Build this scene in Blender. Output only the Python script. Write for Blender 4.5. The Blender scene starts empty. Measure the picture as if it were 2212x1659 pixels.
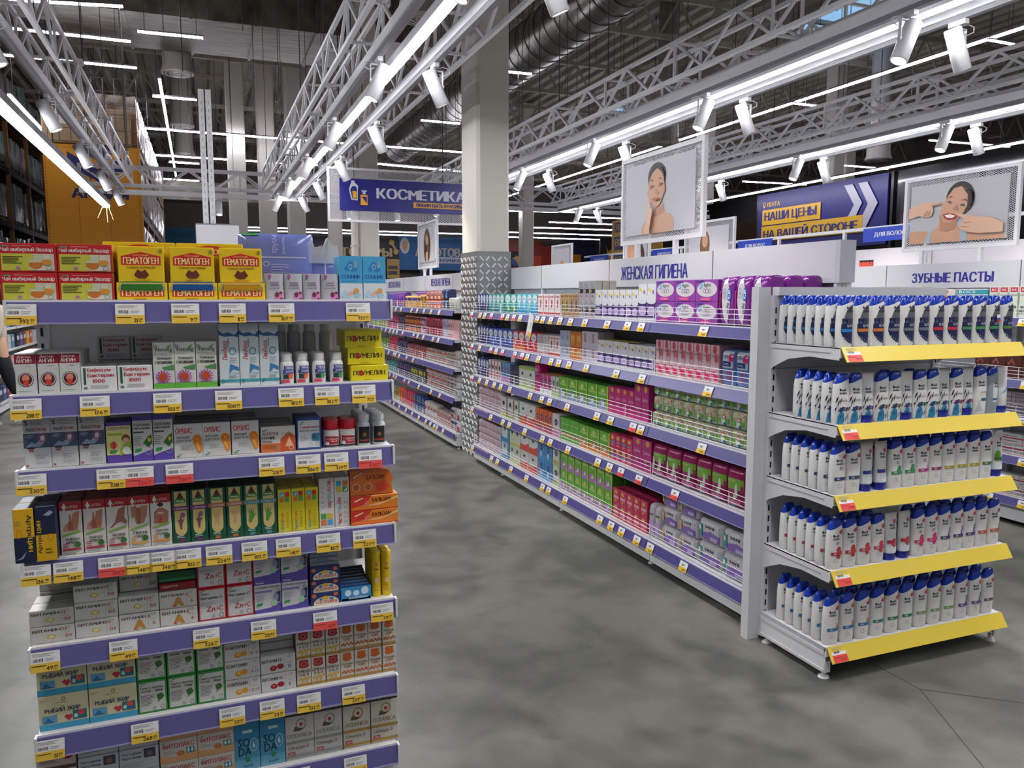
import bpy, bmesh, math, random
from mathutils import Vector, Matrix
random.seed(11)
S = bpy.context.scene
COL = S.collection
# ------------------------------------------------ camera, world, exposure
cd = bpy.data.cameras.new('camera'); cam = bpy.data.objects.new('camera', cd); COL.objects.link(cam)
cd.sensor_width = 36.0; cd.lens = 27.765; cd.clip_start = .05; cd.clip_end = 200
cam.location = (0, 0, 1.6)
cam.rotation_euler = (math.radians(90 - 6.405), 0, math.radians(-21.35))
S.camera = cam
S.view_settings.view_transform = 'Standard'; S.view_settings.look = 'None'
S.view_settings.gamma = 1.0; S.view_settings.use_curve_mapping = False
S.view_settings.exposure = 0.2
w = bpy.data.worlds.new('hall_air'); S.world = w; w.use_nodes = True
w.node_tree.nodes['Background'].inputs[0].default_value = (.95, .97, 1, 1)
w.node_tree.nodes['Background'].inputs[1].default_value = 0.2
LED_STRENGTH = 46; FAR_LED = 36; SPOT_W = 62
# ------------------------------------------------ helpers
def lin(h):
    if isinstance(h, str):
        h = tuple(int(h[i:i+2], 16) for i in (0, 2, 4))
    return tuple((c/255/12.92 if c <= 10 else ((c/255+.055)/1.055)**2.4) for c in h)
MC = {}
def M(h, r=.5, me=0., em=0.):
    if not isinstance(h, str) or len(h) != 6: return h
    k = (h, r, me, em)
    if k not in MC:
        m = bpy.data.materials.new(('glow_' if em else 'metal_' if me else 'paint_')+h); m.use_nodes = True
        b = m.node_tree.nodes['Principled BSDF']
        b.inputs['Base Color'].default_value = (*lin(h), 1)
        b.inputs['Roughness'].default_value = r; b.inputs['Metallic'].default_value = me
        if em:
            b.inputs['Emission Color'].default_value = (*lin(h), 1); b.inputs['Emission Strength'].default_value = em
        MC[k] = m
    return MC[k]
def noise_mat(name, c1, c2, scale, rough=.5, metal=0, bump=0, stretch=(1, 1, 1), detail=4):
    m = bpy.data.materials.new(name); m.use_nodes = True; N = m.node_tree; L = N.links
    b = N.nodes['Principled BSDF']; b.inputs['Roughness'].default_value = rough; b.inputs['Metallic'].default_value = metal
    tc = N.nodes.new('ShaderNodeTexCoord'); mp = N.nodes.new('ShaderNodeMapping'); mp.inputs['Scale'].default_value = stretch
    n = N.nodes.new('ShaderNodeTexNoise'); n.inputs['Scale'].default_value = scale; n.inputs['Detail'].default_value = detail
    r = N.nodes.new('ShaderNodeValToRGB'); r.color_ramp.elements[0].position = .35; r.color_ramp.elements[1].position = .68
    r.color_ramp.elements[0].color = (*lin(c1), 1); r.color_ramp.elements[1].color = (*lin(c2), 1)
    L.new(tc.outputs['Object'], mp.inputs[0]); L.new(mp.outputs[0], n.inputs[0]); L.new(n.outputs[0], r.inputs[0]); L.new(r.outputs[0], b.inputs['Base Color'])
    if bump:
        u = N.nodes.new('ShaderNodeBump'); u.inputs['Strength'].default_value = bump; L.new(n.outputs[0], u.inputs['Height']); L.new(u.outputs[0], b.inputs['Normal'])
    return m
def clear_mat(name, tint, alpha, rough=.08):
    m = bpy.data.materials.new(name); m.use_nodes = True
    b = m.node_tree.nodes['Principled BSDF']; b.inputs['Base Color'].default_value = (*lin(tint), 1)
    b.inputs['Roughness'].default_value = rough; b.inputs['Alpha'].default_value = alpha
    return m
TX = {}; TN = {}; GL = {}; TWD = {}
def drawn_glyph(ch, t):
    """letters the built-in font cannot fill cleanly, drawn from bars and arcs"""
    H = .728; v = []; f = []
    def q(*p): f.append(tuple(range(len(v), len(v)+len(p)))); v.extend(p)
    def R(a, b, c, d): q((a, b), (c, b), (c, d), (a, d))
    def A(cx, cy, rx, ry, a0, a1, n=12):
        for k in range(n):
            u, w_ = math.radians(a0+(a1-a0)*k/n), math.radians(a0+(a1-a0)*(k+1)/n)
            q((cx+(rx-t)*math.cos(u), cy+(ry-t)*math.sin(u)), (cx+rx*math.cos(u), cy+ry*math.sin(u)), (cx+rx*math.cos(w_), cy+ry*math.sin(w_)), (cx+(rx-t)*math.cos(w_), cy+(ry-t)*math.sin(w_)))
    def soft(x): R(x, 0, x+t, H); R(x+t, .345, x+.28, .345+t); R(x+t, 0, x+.28, t); A(x+.28, (.345+t)/2, .225, (.345+t)/2, -90, 90)
    U = ch.upper(); low = ch != U
    if ch == 'н': h = .542; R(0, 0, t, h); R(.34, 0, .34+t, h); R(t, .23, .34, .23+t*.9); return v, f
    if ch == 'ф': R(.29-t/2, -.2, .29+t/2, H); A(.29, .27, .29, .28, 0, 360, 18); return v, f
    if U == 'Ь': soft(0)
    elif U == 'Ы': soft(0); R(.6, 0, .6+t, H)
    elif U == 'Ъ': soft(.17); R(0, H-t, .17, H)
    elif U == 'Ч': R(.41, 0, .41+t, H); R(0, .42, t, H); R(.16, .28, .41, .28+t); A(.18, .46, .18, .18, 180, 270, 5)
    elif U == 'Э': A(.25, H/2, .3, H/2, -145, 145, 16); R(.14, H/2-t/2, .5, H/2+t/2)
    elif U == 'Ю': R(0, 0, t, H); R(t, H/2-t/2, .26, H/2+t/2); A(.54, H/2, .31, H/2, 0, 360, 20)
    elif U == 'Я': R(.42, 0, .42+t, H); r = (H-.28)/2; R(.2, H-t, .42, H); R(.2, .28, .42, .28+t); A(.21, .28+r, .21, r, 90, 270, 8); q((0, 0), (t*1.2, 0), (.36, .3), (.36-t*1.2, .3))
    elif U == 'Ф': R(.35-t/2, -.03, .35+t/2, H+.03); A(.35, H/2, .35, .25, 0, 360, 18)
    else: return None
    return ([(x*.745, y*.745) for x, y in v] if low else v), f
def glyph(ch, t):
    k = (ch, t)
    if k not in GL:
        g = drawn_glyph(ch, t)
        if not g:
            c = bpy.data.curves.new('txt', 'FONT'); c.body = {'М': 'M', 'Р': 'P'}.get(ch, ch); c.resolution_u = 2; c.size = 1
            o = bpy.data.objects.new('txt', c); me = bpy.data.meshes.new_from_object(o)
            g = ([(v.co.x, v.co.y) for v in me.vertices], [tuple(p.vertices) for p in me.polygons])
            bpy.data.objects.remove(o); bpy.data.curves.remove(c); bpy.data.meshes.remove(me)
        GL[k] = g
    return GL[k]
def text2d(s):
    if s not in TX:
        bold = s[:1] == '*'; vs = []; fs = []; x = 0
        for ch in s.lstrip('*'):
            if ch == ' ': x += .3; continue
            gv, gf = glyph(ch, .12 if bold else .09); a = min(p[0] for p in gv); b = max(p[0] for p in gv)
            fs += [tuple(i+len(vs) for i in f) for f in gf]; vs += [(p[0]-a+x, p[1]) for p in gv]; x += b-a+(.1 if bold else .085)
        xs = [v[0] for v in vs]; ys = [v[1] for v in vs]; x0, x1, y0, y1 = min(xs), max(xs), min(ys), max(ys)
        e = (.045 if bold else .022)/(x1-x0+1e-6); nv = []; nf = []; TN[s] = len(vs); TWD[s] = (x1-x0)/(y1-y0)
        for k in (-e, 0, e):
            nf += [tuple(i+len(nv) for i in f) for f in fs]; nv += [((x-x0)/(x1-x0+1e-6)*(1-2*e)+e+k, (y-y0)/(y1-y0+1e-6)) for x, y in vs]
        TX[s] = (nv, nf)
    return TX[s]
class B:
    def __init__(s): s.v = []; s.f = []; s.m = []; s.mats = []; s.smooth = set()
    def mi(s, c, **k):
        c = M(c, **k) if isinstance(c, str) else c
        if c not in s.mats: s.mats.append(c)
        return s.mats.index(c)
    def add(s, vs, fs, c, sm=False, **k):
        n = len(s.v); i = s.mi(c, **k); s.v += [tuple(v) for v in vs]
        for f in fs:
            if sm: s.smooth.add(len(s.f))
            s.f.append(tuple(a+n for a in f)); s.m.append(i)
        return s
    def box(s, x0, x1, y0, y1, z0, z1, c, **k):
        vs = [(x, y, z) for x in (x0, x1) for y in (y0, y1) for z in (z0, z1)]
        return s.add(vs, [(0, 1, 3, 2), (4, 6, 7, 5), (0, 4, 5, 1), (2, 3, 7, 6), (0, 2, 6, 4), (1, 5, 7, 3)], c, **k)
    def rbox(s, x0, x1, y0, y1, z0, z1, c, b=.002, top=None, side=None, **k):
        cx, cy, cz = (x0+x1)/2, (y0+y1)/2, (z0+z1)/2; h = [(x1-x0)/2, (y1-y0)/2, (z1-z0)/2]; vs = []; ix = {}
        for sx in (-1, 1):
            for sy in (-1, 1):
                for sz in (-1, 1):
                    for a in range(3):
                        p = [sx*h[0], sy*h[1], sz*h[2]]
                        for q in range(3):
                            if q != a: p[q] -= math.copysign(min(b, h[q]*.4), p[q])
                        ix[(sx, sy, sz, a)] = len(vs); vs.append((cx+p[0], cy+p[1], cz+p[2]))
        def F(keys, col):
            pts = [Vector(vs[ix[q]]) for q in keys]; n = (pts[1]-pts[0]).cross(pts[2]-pts[0]); ctr = sum(pts, Vector())/len(pts)-Vector((cx, cy, cz))
            ids = [ix[q] for q in keys]
            if n.dot(ctr) < 0: ids.reverse()
            fs.append((ids, col))
        fs = []; side = side or c; top = top or side
        for a, col in ((0, side), (1, c), (2, top)):
            for sg in (-1, 1):
                o = [q for q in range(3) if q != a]; ks = []
                for u, v in ((-1, -1), (1, -1), (1, 1), (-1, 1)):
                    t = [0, 0, 0]; t[a] = sg; t[o[0]] = u; t[o[1]] = v; ks.append((*t, a))
                F(ks, col if not (a == 1 and sg == 1) else side)
        for a in range(3):
            o = [q for q in range(3) if q != a]
            for u in (-1, 1):
                for v in (-1, 1):
                    ks = []
                    for sg, ax in ((-1, o[0]), (1, o[0]), (1, o[1]), (-1, o[1])):
                        t = [0, 0, 0]; t[a] = sg; t[o[0]] = u; t[o[1]] = v; ks.append((*t, ax))
                    F(ks, c if a != 1 else top)
        for sx in (-1, 1):
            for sy in (-1, 1):
                for sz in (-1, 1): F([(sx, sy, sz, a) for a in range(3)], c)
        n = len(s.v); s.v += vs
        for ids, col in fs: s.f.append(tuple(i+n for i in ids)); s.m.append(s.mi(col, **k))
        return s
    def bar(s, p, q, w, h=None, c='ffffff', up=(0, 0, 1), **k):
        h = h or w; p = Vector(p); q = Vector(q); d = (q-p).normalized(); u = Vector(up)
        if abs(d.dot(u)) > .99: u = Vector((0, 1, 0))
        a = d.cross(u).normalized(); b2 = a.cross(d); vs = []
        for e in (p, q):
            for i, j in ((-1, -1), (1, -1), (1, 1), (-1, 1)): vs.append(e+a*i*w/2+b2*j*h/2)
        return s.add(vs, [(0, 3, 2, 1), (4, 5, 6, 7), (0, 1, 5, 4), (1, 2, 6, 5), (2, 3, 7, 6), (3, 0, 4, 7)], c, **k)
    def tube(s, p, q, r, c, n=10, r2=None, caps=True, **k):
        p = Vector(p); q = Vector(q); d = (q-p).normalized(); u = Vector((0, 0, 1)) if abs(d.z) < .9 else Vector((1, 0, 0))
        a = d.cross(u).normalized(); b2 = a.cross(d); r2 = r if r2 is None else r2; vs = []
        for e, rr in ((p, r), (q, r2)):
            for i in range(n):
                t = 2*math.pi*i/n; vs.append(e+a*math.cos(t)*rr+b2*math.sin(t)*rr)
        s.add(vs, [(i, (i+1) % n, n+(i+1) % n, n+i) for i in range(n)], c, sm=True, **k)
        if caps: s.add(vs[:n], [tuple(range(n))[::-1]], c, **k); s.add(vs[n:], [tuple(range(n))], c, **k)
        return s
    def lathe(s, prof, c, n=20, o=(0, 0, 0), sx=1, sy=1, caps=True, **k):
        vs = [(o[0]+r*sx*math.cos(2*math.pi*i/n), o[1]+r*sy*math.sin(2*math.pi*i/n), o[2]+z) for r, z in prof for i in range(n)]
        m = len(prof)
        s.add(vs, [(j*n+i, j*n+(i+1) % n, (j+1)*n+(i+1) % n, (j+1)*n+i) for j in range(m-1) for i in range(n)], c, sm=True, **k)
        if caps: s.add(vs[:n], [tuple(range(n))[::-1]], c, **k); s.add(vs[-n:], [tuple(range(n))], c, **k)
        return s
    def prism(s, prof, axis, a0, a1, c, **k):
        """extrude a 2D outline along an axis ('x': prof=(y,z); 'y': prof=(x,z); 'z': prof=(x,y))"""
        f = {'x': lambda a, p: (a, p[0], p[1]), 'y': lambda a, p: (p[0], a, p[1]), 'z': lambda a, p: (p[0], p[1], a)}[axis]
        n = len(prof); vs = [f(a0, p) for p in prof]+[f(a1, p) for p in prof]
        return s.add(vs, [tuple(range(n))[::-1], tuple(range(n, 2*n))]+[(i, (i+1) % n, n+(i+1) % n, n+i) for i in range(n)], c, **k)
    def paint(s, items, W, H, fn, eps=.00018, sub=0, x0=0., z0=0., **k):
        """flat print: items in percent of a W x H face; fn(x,z,e) gives the point on the surface"""
        for li, it in enumerate(items):
            t, c = it[0], it[1]; e = eps*(li+1); vs = []; fs = []
            if t in 'rtvVel o'.replace(' ', ''):
                ax, ay, bx, by = [q/100 for q in it[2:6]]
            if t == 'r': vs = [(ax, ay), (bx, ay), (bx, by), (ax, by)]; fs = [(0, 1, 2, 3)]
            elif t == 'p':
                q = it[2]; vs = [(q[i]/100, q[i+1]/100) for i in range(0, len(q), 2)]; fs = [tuple(range(len(vs)))]
                if sum(vs[i-1][0]*vs[i][1]-vs[i][0]*vs[i-1][1] for i in range(len(vs))) < 0: fs = [fs[0][::-1]]
            elif t == 'e':
                n = it[6] if len(it) > 6 else 18; cx, cy, rx, ry = (ax+bx)/2, (ay+by)/2, (bx-ax)/2, (by-ay)/2
                vs = [(cx+rx*math.cos(2*math.pi*i/n), cy+ry*math.sin(2*math.pi*i/n)) for i in range(n)]; fs = [tuple(range(n))]
            elif t == 'o':
                n = 20; cx, cy, rx, ry = (ax+bx)/2, (ay+by)/2, (bx-ax)/2, (by-ay)/2; th = it[6] if len(it) > 6 else .8
                for q in (1, th): vs += [(cx+rx*q*math.cos(2*math.pi*i/n), cy+ry*q*math.sin(2*math.pi*i/n)) for i in range(n)]
                fs = [(i, (i+1) % n, n+(i+1) % n, n+i) for i in range(n)]
            elif t == 'l':
                n = it[6]; rr = random.Random(n*7+int(ax*100)); hh = (by-ay)/n
                for i in range(n):
                    xx = ax+(bx-ax)*rr.uniform(.6, 1); yy = ay+hh*i
                    vs += [(ax, yy), (xx, yy), (xx, yy+hh*.4), (ax, yy+hh*.4)]; fs.append(tuple(range(4*i, 4*i+4)))
            elif t == 'b':
                ax, ay, bx, by = [q/100 for q in it[2:6]]; rr = random.Random(3); n = 12; hh = (bx-ax)/n
                for i in range(n):
                    xx = ax+hh*i; ww = hh*rr.uniform(.3, .75); vs += [(xx, ay), (xx+ww, ay), (xx+ww, by), (xx, by)]; fs.append(tuple(range(4*i, 4*i+4)))
            else:
                tv, fs = text2d(it[6])
                if t == 't': vs = [(ax+(bx-ax)*a, ay+(by-ay)*b) for a, b in tv]
                elif t == 'v': vs = [(bx-(bx-ax)*b, ay+(by-ay)*a) for a, b in tv]
                else: vs = [(ax+(bx-ax)*b, by-(by-ay)*a) for a, b in tv]
            if t in 'eopr': vs = [(min(1, max(0, x)), min(1, max(0, y))) for x, y in vs]
            vs = [(x0+x*W, z0+y*H) for x, y in vs]
            if sub and t in 'rpeo':
                bm = bmesh.new(); bv = [bm.verts.new((x, y, 0)) for x, y in vs]
                for f in fs: bm.faces.new([bv[i] for i in f])
                for _ in range(3):
                    es = [q for q in bm.edges if q.calc_length() > sub]
                    if not es: break
                    bmesh.ops.triangulate(bm, faces=bm.faces[:]); es = [q for q in bm.edges if q.calc_length() > sub]
                    bmesh.ops.subdivide_edges(bm, edges=es, cuts=1, use_grid_fill=True)
                bmesh.ops.triangulate(bm, faces=bm.faces[:]); bm.verts.index_update()
                vs = [(q.co.x, q.co.y) for q in bm.verts]; fs = [tuple(q.index for q in f.verts) for f in bm.faces]
                bm.free()
            tn = TN[it[6]] if t in 'tvV' else 1e9
            s.add([fn(x, z, e+eps*.45*(i//tn)) for i, (x, z) in enumerate(vs)], fs, c, **k)
        return s
    def mesh(s, name):
        me = bpy.data.meshes.new(name); me.from_pydata(s.v, [], s.f)
        for m in s.mats: me.materials.append(m)
        me.polygons.foreach_set('material_index', s.m)
        me.polygons.foreach_set('use_smooth', [i in s.smooth for i in range(len(s.f))])
        me.update(); return me
    def build(s, name, parent=None, loc=(0, 0, 0), rz=0):
        o = bpy.data.objects.new(name, s.mesh(name)); COL.objects.link(o); o.parent = parent
        o.location = loc; o.rotation_euler = (0, 0, rz); return o
LABELS = {}
def tag(o, label, cat, group=None, kind=None):
    if kind: o['kind'] = kind
    else:
        o['label'] = label; o['category'] = cat
        if group: o['group'] = group
        n = len(label.replace(',', '').split())
        if n > 16 or n < 4: print('LABEL LENGTH', n, label)
        LABELS[label] = LABELS.get(label, 0)+1
    return o
def thing(name, label, cat, loc=(0, 0, 0), rz=0, group=None):
    o = bpy.data.objects.new(name, None); COL.objects.link(o); o.empty_display_size = .05
    o.location = loc; o.rotation_euler = (0, 0, rz); return tag(o, label, cat, group)
def place(proto, loc, rz, label, group):
    name, cat, parts = proto
    if len(parts) == 1:
        o = bpy.data.objects.new(name, parts[0][1]); COL.objects.link(o); o.location = loc; o.rotation_euler = (0, 0, rz)
        return tag(o, label, cat, group)
    r = thing(name, label, cat, loc, rz, group)
    for pn, me in parts:
        c = bpy.data.objects.new(pn, me); COL.objects.link(c); c.parent = r
    return r
def struct(name, b): o = b.build(name); o['kind'] = 'structure'; return o
ORD = 'first second third fourth fifth sixth seventh eighth ninth tenth eleventh twelfth thirteenth fourteenth fifteenth sixteenth'.split()
NUM = 'one two three four five six seven eight nine ten eleven twelve thirteen fourteen fifteen sixteen'.split()
SH = ['top shelf', 'second shelf', 'third shelf', 'fourth shelf', 'fifth shelf', 'sixth shelf', 'lowest shelf']
def lab(desc, i, n, where, row=0, lay=0, nl=1):
    s = desc
    if n > 1: s += f', {ORD[i]}' + (f' of {NUM[n-1]}' if row == 0 else '') + (' from left' if row == 0 and nl == 1 else '')
    if nl > 1: s += ', ' + (('bottom', 'upper')[lay] if nl == 2 else ('bottom', 'middle', 'top', 'topmost')[lay] if nl < 5 else ('bottom', 'second', 'middle', 'fourth', 'top')[lay]) + ' layer'
    if row: s += ', ' + ('second row', 'third row', 'fourth row')[row-1]
    return s + ', ' + where
# ---- product makers: front faces -Y, origin at bottom centre of the front
def carton(W, H, D, c, items, side=None, top=None, b=.0015, r=.38, eps=.00018):
    q = B(); q.rbox(-W/2, W/2, 0, D, 0, H, c, b=b, side=side, top=top, r=r)
    q.paint(items, W, H, lambda x, z, e: (x, -e, z), eps=eps, x0=-W/2, r=r)
    return q.mesh('carton')
def packet(W, H, D, c, items, side=None, n=8., m=3., r=.25, crimp=True, eps=.0006):
    """soft plastic bag: pillow swelling front and back, sealed along its edge"""
    q = B()
    def dep(x, z):
        u = min(1, abs(x)/(W/2)); v = min(1, abs(z-H/2)/(H/2))
        return D/2*max(0, (1-u**n)*(1-v**n))**(1/m)
    g = [-1, -.97, -.9, -.75, -.45, 0, .45, .75, .9, .97, 1]; k = len(g)
    for sg in (-1, 1):
        vs = [(u*W/2, D/2+sg*(dep(u*W/2, H/2+v*H/2)+.001*math.sin(9*u+7*v)*(abs(u) < 1 and abs(v) < 1)), H/2+v*H/2) for v in g for u in g]
        fs = [(j*k+i, j*k+i+1, (j+1)*k+i+1, (j+1)*k+i) for j in range(k-1) for i in range(k-1)]
        if sg > 0: fs = [f[::-1] for f in fs]
        q.add(vs, fs, c if sg < 0 else (side or c), sm=True, r=r)
    q.paint(items, W, H, lambda x, z, e: (x, D/2-dep(x, z)-e-.0009, z), x0=-W/2, eps=eps, sub=W/6, r=r)
    return q.mesh('packet')
def put_row(proto, xs, y, z, desc, where, grp, ax='x', rows=1, dr=.05, nl=1, dh=.05, jit=.0, skip=()):
    """xs: centres along the shelf. ax 'x': front faces -Y; ax 'y': front faces -X"""
    n = len(xs)
    for r in range(rows):
        for l in range(nl):
            for i, a in enumerate(xs):
                if (r, l) in skip: continue
                j = random.uniform(-jit, jit); k = random.uniform(-1, 1)*.02
                loc = (a, y+r*dr+abs(j), z+l*dh) if ax == 'x' else (y+r*dr+abs(j), a, z+l*dh)
                place(proto, loc, (0 if ax == 'x' else -math.pi/2)+k*(1 if jit else 0), lab(desc, i, n, where, r, l, nl), grp)
# ================================================= THE HALL
WHT = M('dcdce0', r=.45); WH2 = M('c9c9cf', r=.5); CREAM = M('cfcabf', r=.6)
def concrete():
    m = bpy.data.materials.new('polished_concrete'); m.use_nodes = True; N = m.node_tree; L = N.links
    b = N.nodes['Principled BSDF']; tc = N.nodes.new('ShaderNodeTexCoord')
    def noi(sc, de, di=0.):
        n = N.nodes.new('ShaderNodeTexNoise'); n.inputs['Scale'].default_value = sc; n.inputs['Detail'].default_value = de; n.inputs['Distortion'].default_value = di
        L.new(tc.outputs['Object'], n.inputs[0]); return n
    a, c, d = noi(.9, 6, .6), noi(5, 8, .3), noi(40, 3)
    r = N.nodes.new('ShaderNodeValToRGB'); r.color_ramp.elements[0].position = .4; r.color_ramp.elements[1].position = .6
    r.color_ramp.elements[0].color = (*lin('50514c'), 1); r.color_ramp.elements[1].color = (*lin('77766e'), 1)
    mx = N.nodes.new('ShaderNodeMix'); mx.data_type = 'FLOAT'; mx.inputs[0].default_value = .45
    L.new(a.outputs[0], mx.inputs[2]); L.new(c.outputs[0], mx.inputs[3]); L.new(mx.outputs[0], r.inputs[0])
    st = N.nodes.new('ShaderNodeValToRGB'); st.color_ramp.elements[0].position = .6; st.color_ramp.elements[1].position = .72
    st.color_ramp.elements[0].color = (1, 1, 1, 1); st.color_ramp.elements[1].color = (.62, .6, .56, 1)
    e = noi(2.3, 9, 1.2); L.new(e.outputs[0], st.inputs[0])
    mu = N.nodes.new('ShaderNodeMix'); mu.data_type = 'RGBA'; mu.blend_type = 'MULTIPLY'; mu.inputs[0].default_value = .8
    L.new(r.outputs[0], mu.inputs[6]); L.new(st.outputs[0], mu.inputs[7]); L.new(mu.outputs[2], b.inputs['Base Color'])
    rr = N.nodes.new('ShaderNodeMapRange'); rr.inputs[3].default_value = .28; rr.inputs[4].default_value = .5
    L.new(c.outputs[0], rr.inputs[0]); L.new(rr.outputs[0], b.inputs['Roughness'])
    u = N.nodes.new('ShaderNodeBump'); u.inputs['Strength'].default_value = .04; L.new(d.outputs[0], u.inputs['Height']); L.new(u.outputs[0], b.inputs['Normal'])
    return m
b = B(); b.box(-13, 33, -6, 51, -.1, 0, concrete()); struct('floor', b)
b = B()                                            # saw-cut control joints in the slab
for p, q in (((2.33, 1.6), (2.67, 2.25)), ((2.67, 2.25), (2.662, 3.6)), ((2.67, 2.25), (3.3, 1.75)), ((1.2, 7.32), (2.75, 8.3)), ((-2, 7.32), (1.75, 7.38))):
    b.bar((*p, .0006), (*q, .0006), .004, .001, '4a4a45')
struct('trim_1', b)
DECK = noise_mat('roof_deck', '8f8879', 'a09887', .8, .6)
b = B(); b.box(-13, 33, -6, 51, 9.3, 9.4, DECK)
for i in range(92): b.prism([(-13+i*.5, 9.3), (-12.92+i*.5, 9.2), (-12.74+i*.5, 9.2), (-12.66+i*.5, 9.3)], 'y', -6, 51, DECK)
struct('ceiling', b)
DARKW = M('5c5650', r=.8)
b = B(); b.box(-13, 33, 50.6, 50.8, 0, 9.3, DARKW); struct('wall_back', b)
b = B(); b.box(-13.2, -13, -6, 51, 0, 9.3, DARKW); struct('wall_left', b)
b = B(); b.box(33, 33.2, -6, 51, 0, 9.3, DARKW); struct('wall_right', b)
# glazed black partition on the right, with its posts
b = B(); b.box(14.1, 14.2, 9, 20.6, 0, 4.27, '0c0c10', r=.12)
for y in (9.5, 13.25, 17.72, 20.5): b.box(14.04, 14.1, y, y+.07, 0, 4.27, '141416', r=.3)
struct('wall_partition', b)
# roof lattice beams across the hall
for i, y in enumerate((6, 12, 18, 24, 30, 36, 42)):
    b = B(); c = noise_mat('beam_steel', '968e7e', 'aaa292', 3, .55) if i == 0 else c0; c0 = c
    for z in (8.1, 9.05): b.bar((-13, y, z), (33, y, z), .12, .12, c)
    for k in range(38):
        x = -13+k*1.2; b.bar((x, y, 8.1), (x+.6, y, 9.05), .06, .06, c); b.bar((x+.6, y, 9.05), (x+1.2, y, 8.1), .06, .06, c)
    o = b.build('roof_beam'); tag(o, f'grey steel lattice roof beam across the hall, {ORD[i]} counting from the camera', 'beam', 'roof beams')
# ducts
ROD = M('5e5c58', r=.5, me=.6)
GALV = noise_mat('galvanised_sheet', '5c5850', '8a8476', 2.2, .42, .6, .06, (1, 6, 1))
GALW = noise_mat('galvanised_spiral', '6d6a64', 'a09c92', 3, .3, .85, .1, (1, 9, 1))
b = B(); b.box(-11, 4.5, 17.2, 19.6, 6.95, 7.9, GALV)
for k in range(13): b.box(-10.8+k*1.2, -10.74+k*1.2, 17.15, 19.65, 6.92, 7.93, GALV)
[b.tube((x, 17.1, 6.92), (x, 17.1, 9.31), .012, ROD, n=5) for x in (-8, -5, -2, 1, 4)]
tag(b.build('air_duct'), 'wide rectangular galvanised air duct crossing the hall under the roof', 'duct')
b = B(); b.tube((7.15, 7, 7.15), (7.15, 30, 7.15), .55, GALW, n=28)
for k in range(45): b.tube((7.15, 7.2+k*.5, 7.15), (7.15, 7.24+k*.5, 7.15), .565, GALW, n=28)
[b.tube((7.15, y, 7.65), (7.15, y, 9.31), .012, ROD, n=5) for y in range(8, 30, 3)]
tag(b.build('air_duct'), 'round silver spiral air duct running away above the aisles', 'duct')
b = B(); b.box(-1.5, 3.6, 33, 34.2, 5.2, 5.9, GALV)
[b.tube((x, 33.6, 5.9), (x, 33.6, 9.31), .012, ROD, n=5) for x in (-1, 1, 3)]
tag(b.build('air_duct'), 'small silver air duct far off behind the pallet racks', 'duct')
# round air diffusers hanging from pipes
for i, (x, y, z) in enumerate(((-0.3, 20.04, 6.6), (-0.33, 26.07, 6.6), (-0.36, 31.15, 6.6), (11.65, 18.55, 5.6), (17.93, 17.51, 5.4), (3.61, 13.41, 6.2))):
    t = thing('air_diffuser', ('white round ceiling air diffuser, nearest above the double post', 'white round ceiling air diffuser, middle one above the post', 'white round ceiling air diffuser, farthest above the post', 'white round ceiling air diffuser above the single portrait sign', 'white round air diffuser above the blue arrow sign', 'white round air diffuser behind the central lighting truss')[i], 'air vent', (x, y, z))
    b = B(); b.lathe([(.02, 9.32-z), (.26, 9.3-z), (.28, .85), (.32, .1), (.36, .02), (.36, 0)], 'a9a59c', caps=True, n=24); b.build('duct_neck', t)
    b = B(); [b.lathe([(r, -.02), (r+.03, -.02), (r+.03, .0)], 'c8c4ba', n=24, caps=False) for r in (.06, .15, .24, .31)]; b.build('diffuser_cone', t)
# columns
def column(x0, x1, y0, y1, h, label, plate=False, pipe=False):
    t = thing('concrete_column', label, 'column', ((x0+x1)/2, (y0+y1)/2, 0)); w, d = (x1-x0)/2, (y1-y0)/2
    b = B(); r = .03
    b.prism([(-w+r, -d), (w-r, -d), (w, -d+r), (w, d-r), (w-r, d), (-w+r, d), (-w, d-r), (-w, -d+r)], 'z', 0, h, CREAM); b.build('shaft', t)
    if plate:
        q = B(); ALU = M('909294', r=.35, me=.8); ALU_GLINT = M('e8e8e8', r=.22, me=.35); e = .008  # raised bars coloured brighter than the plate, a painted glint
        q.box(-w-e, w+e, -d-e, -d, .0, 2.02, ALU); q.box(-w-e, -w, -d, d, .0, 2.02, ALU)
        k = 0
        for face in (0, 1):
            L_ = 2*w if face == 0 else 2*d
            for i in range(int(L_/.062)):
                for j in range(31):
                    u = .035+i*.062; z = .03+j*.064; a = 1 if (i+j) % 2 else -1
                    p0, p1 = (u-.018, z-.018*a), (u+.018, z+.018*a)
                    if face == 0: q.bar((-w+p0[0], -d-e-.003, p0[1]), (-w+p1[0], -d-e-.003, p1[1]), .014, .008, ALU_GLINT, up=(0, 1, 0))
                    else: q.bar((-w-e-.003, -d+p0[0], p0[1]), (-w-e-.003, -d+p1[0], p1[1]), .014, .008, ALU_GLINT, up=(1, 0, 0))
        o = q.build('tread_plate', t)
    if pipe:
        q = B(); q.tube((-w-.07, -d, 0), (-w-.07, -d, h), .06, 'c6c1b6', n=14)
        for z in (1.2, 2.4, 3.6): q.tube((-w-.07, -d, z), (-w-.07, -d, z+.04), .075, 'b5b0a6', n=14)
        q.build('drain_pipe', t)
    return t
column(2.47, 2.80, 7.22, 7.72, 9.2, 'square cream column clad below in tread plate, between shelf units', plate=True)
column(2.5, 2.85, 13.45, 13.95, 9.2, 'cream column with a drain pipe, behind the cosmetics sign', pipe=True)
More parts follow.
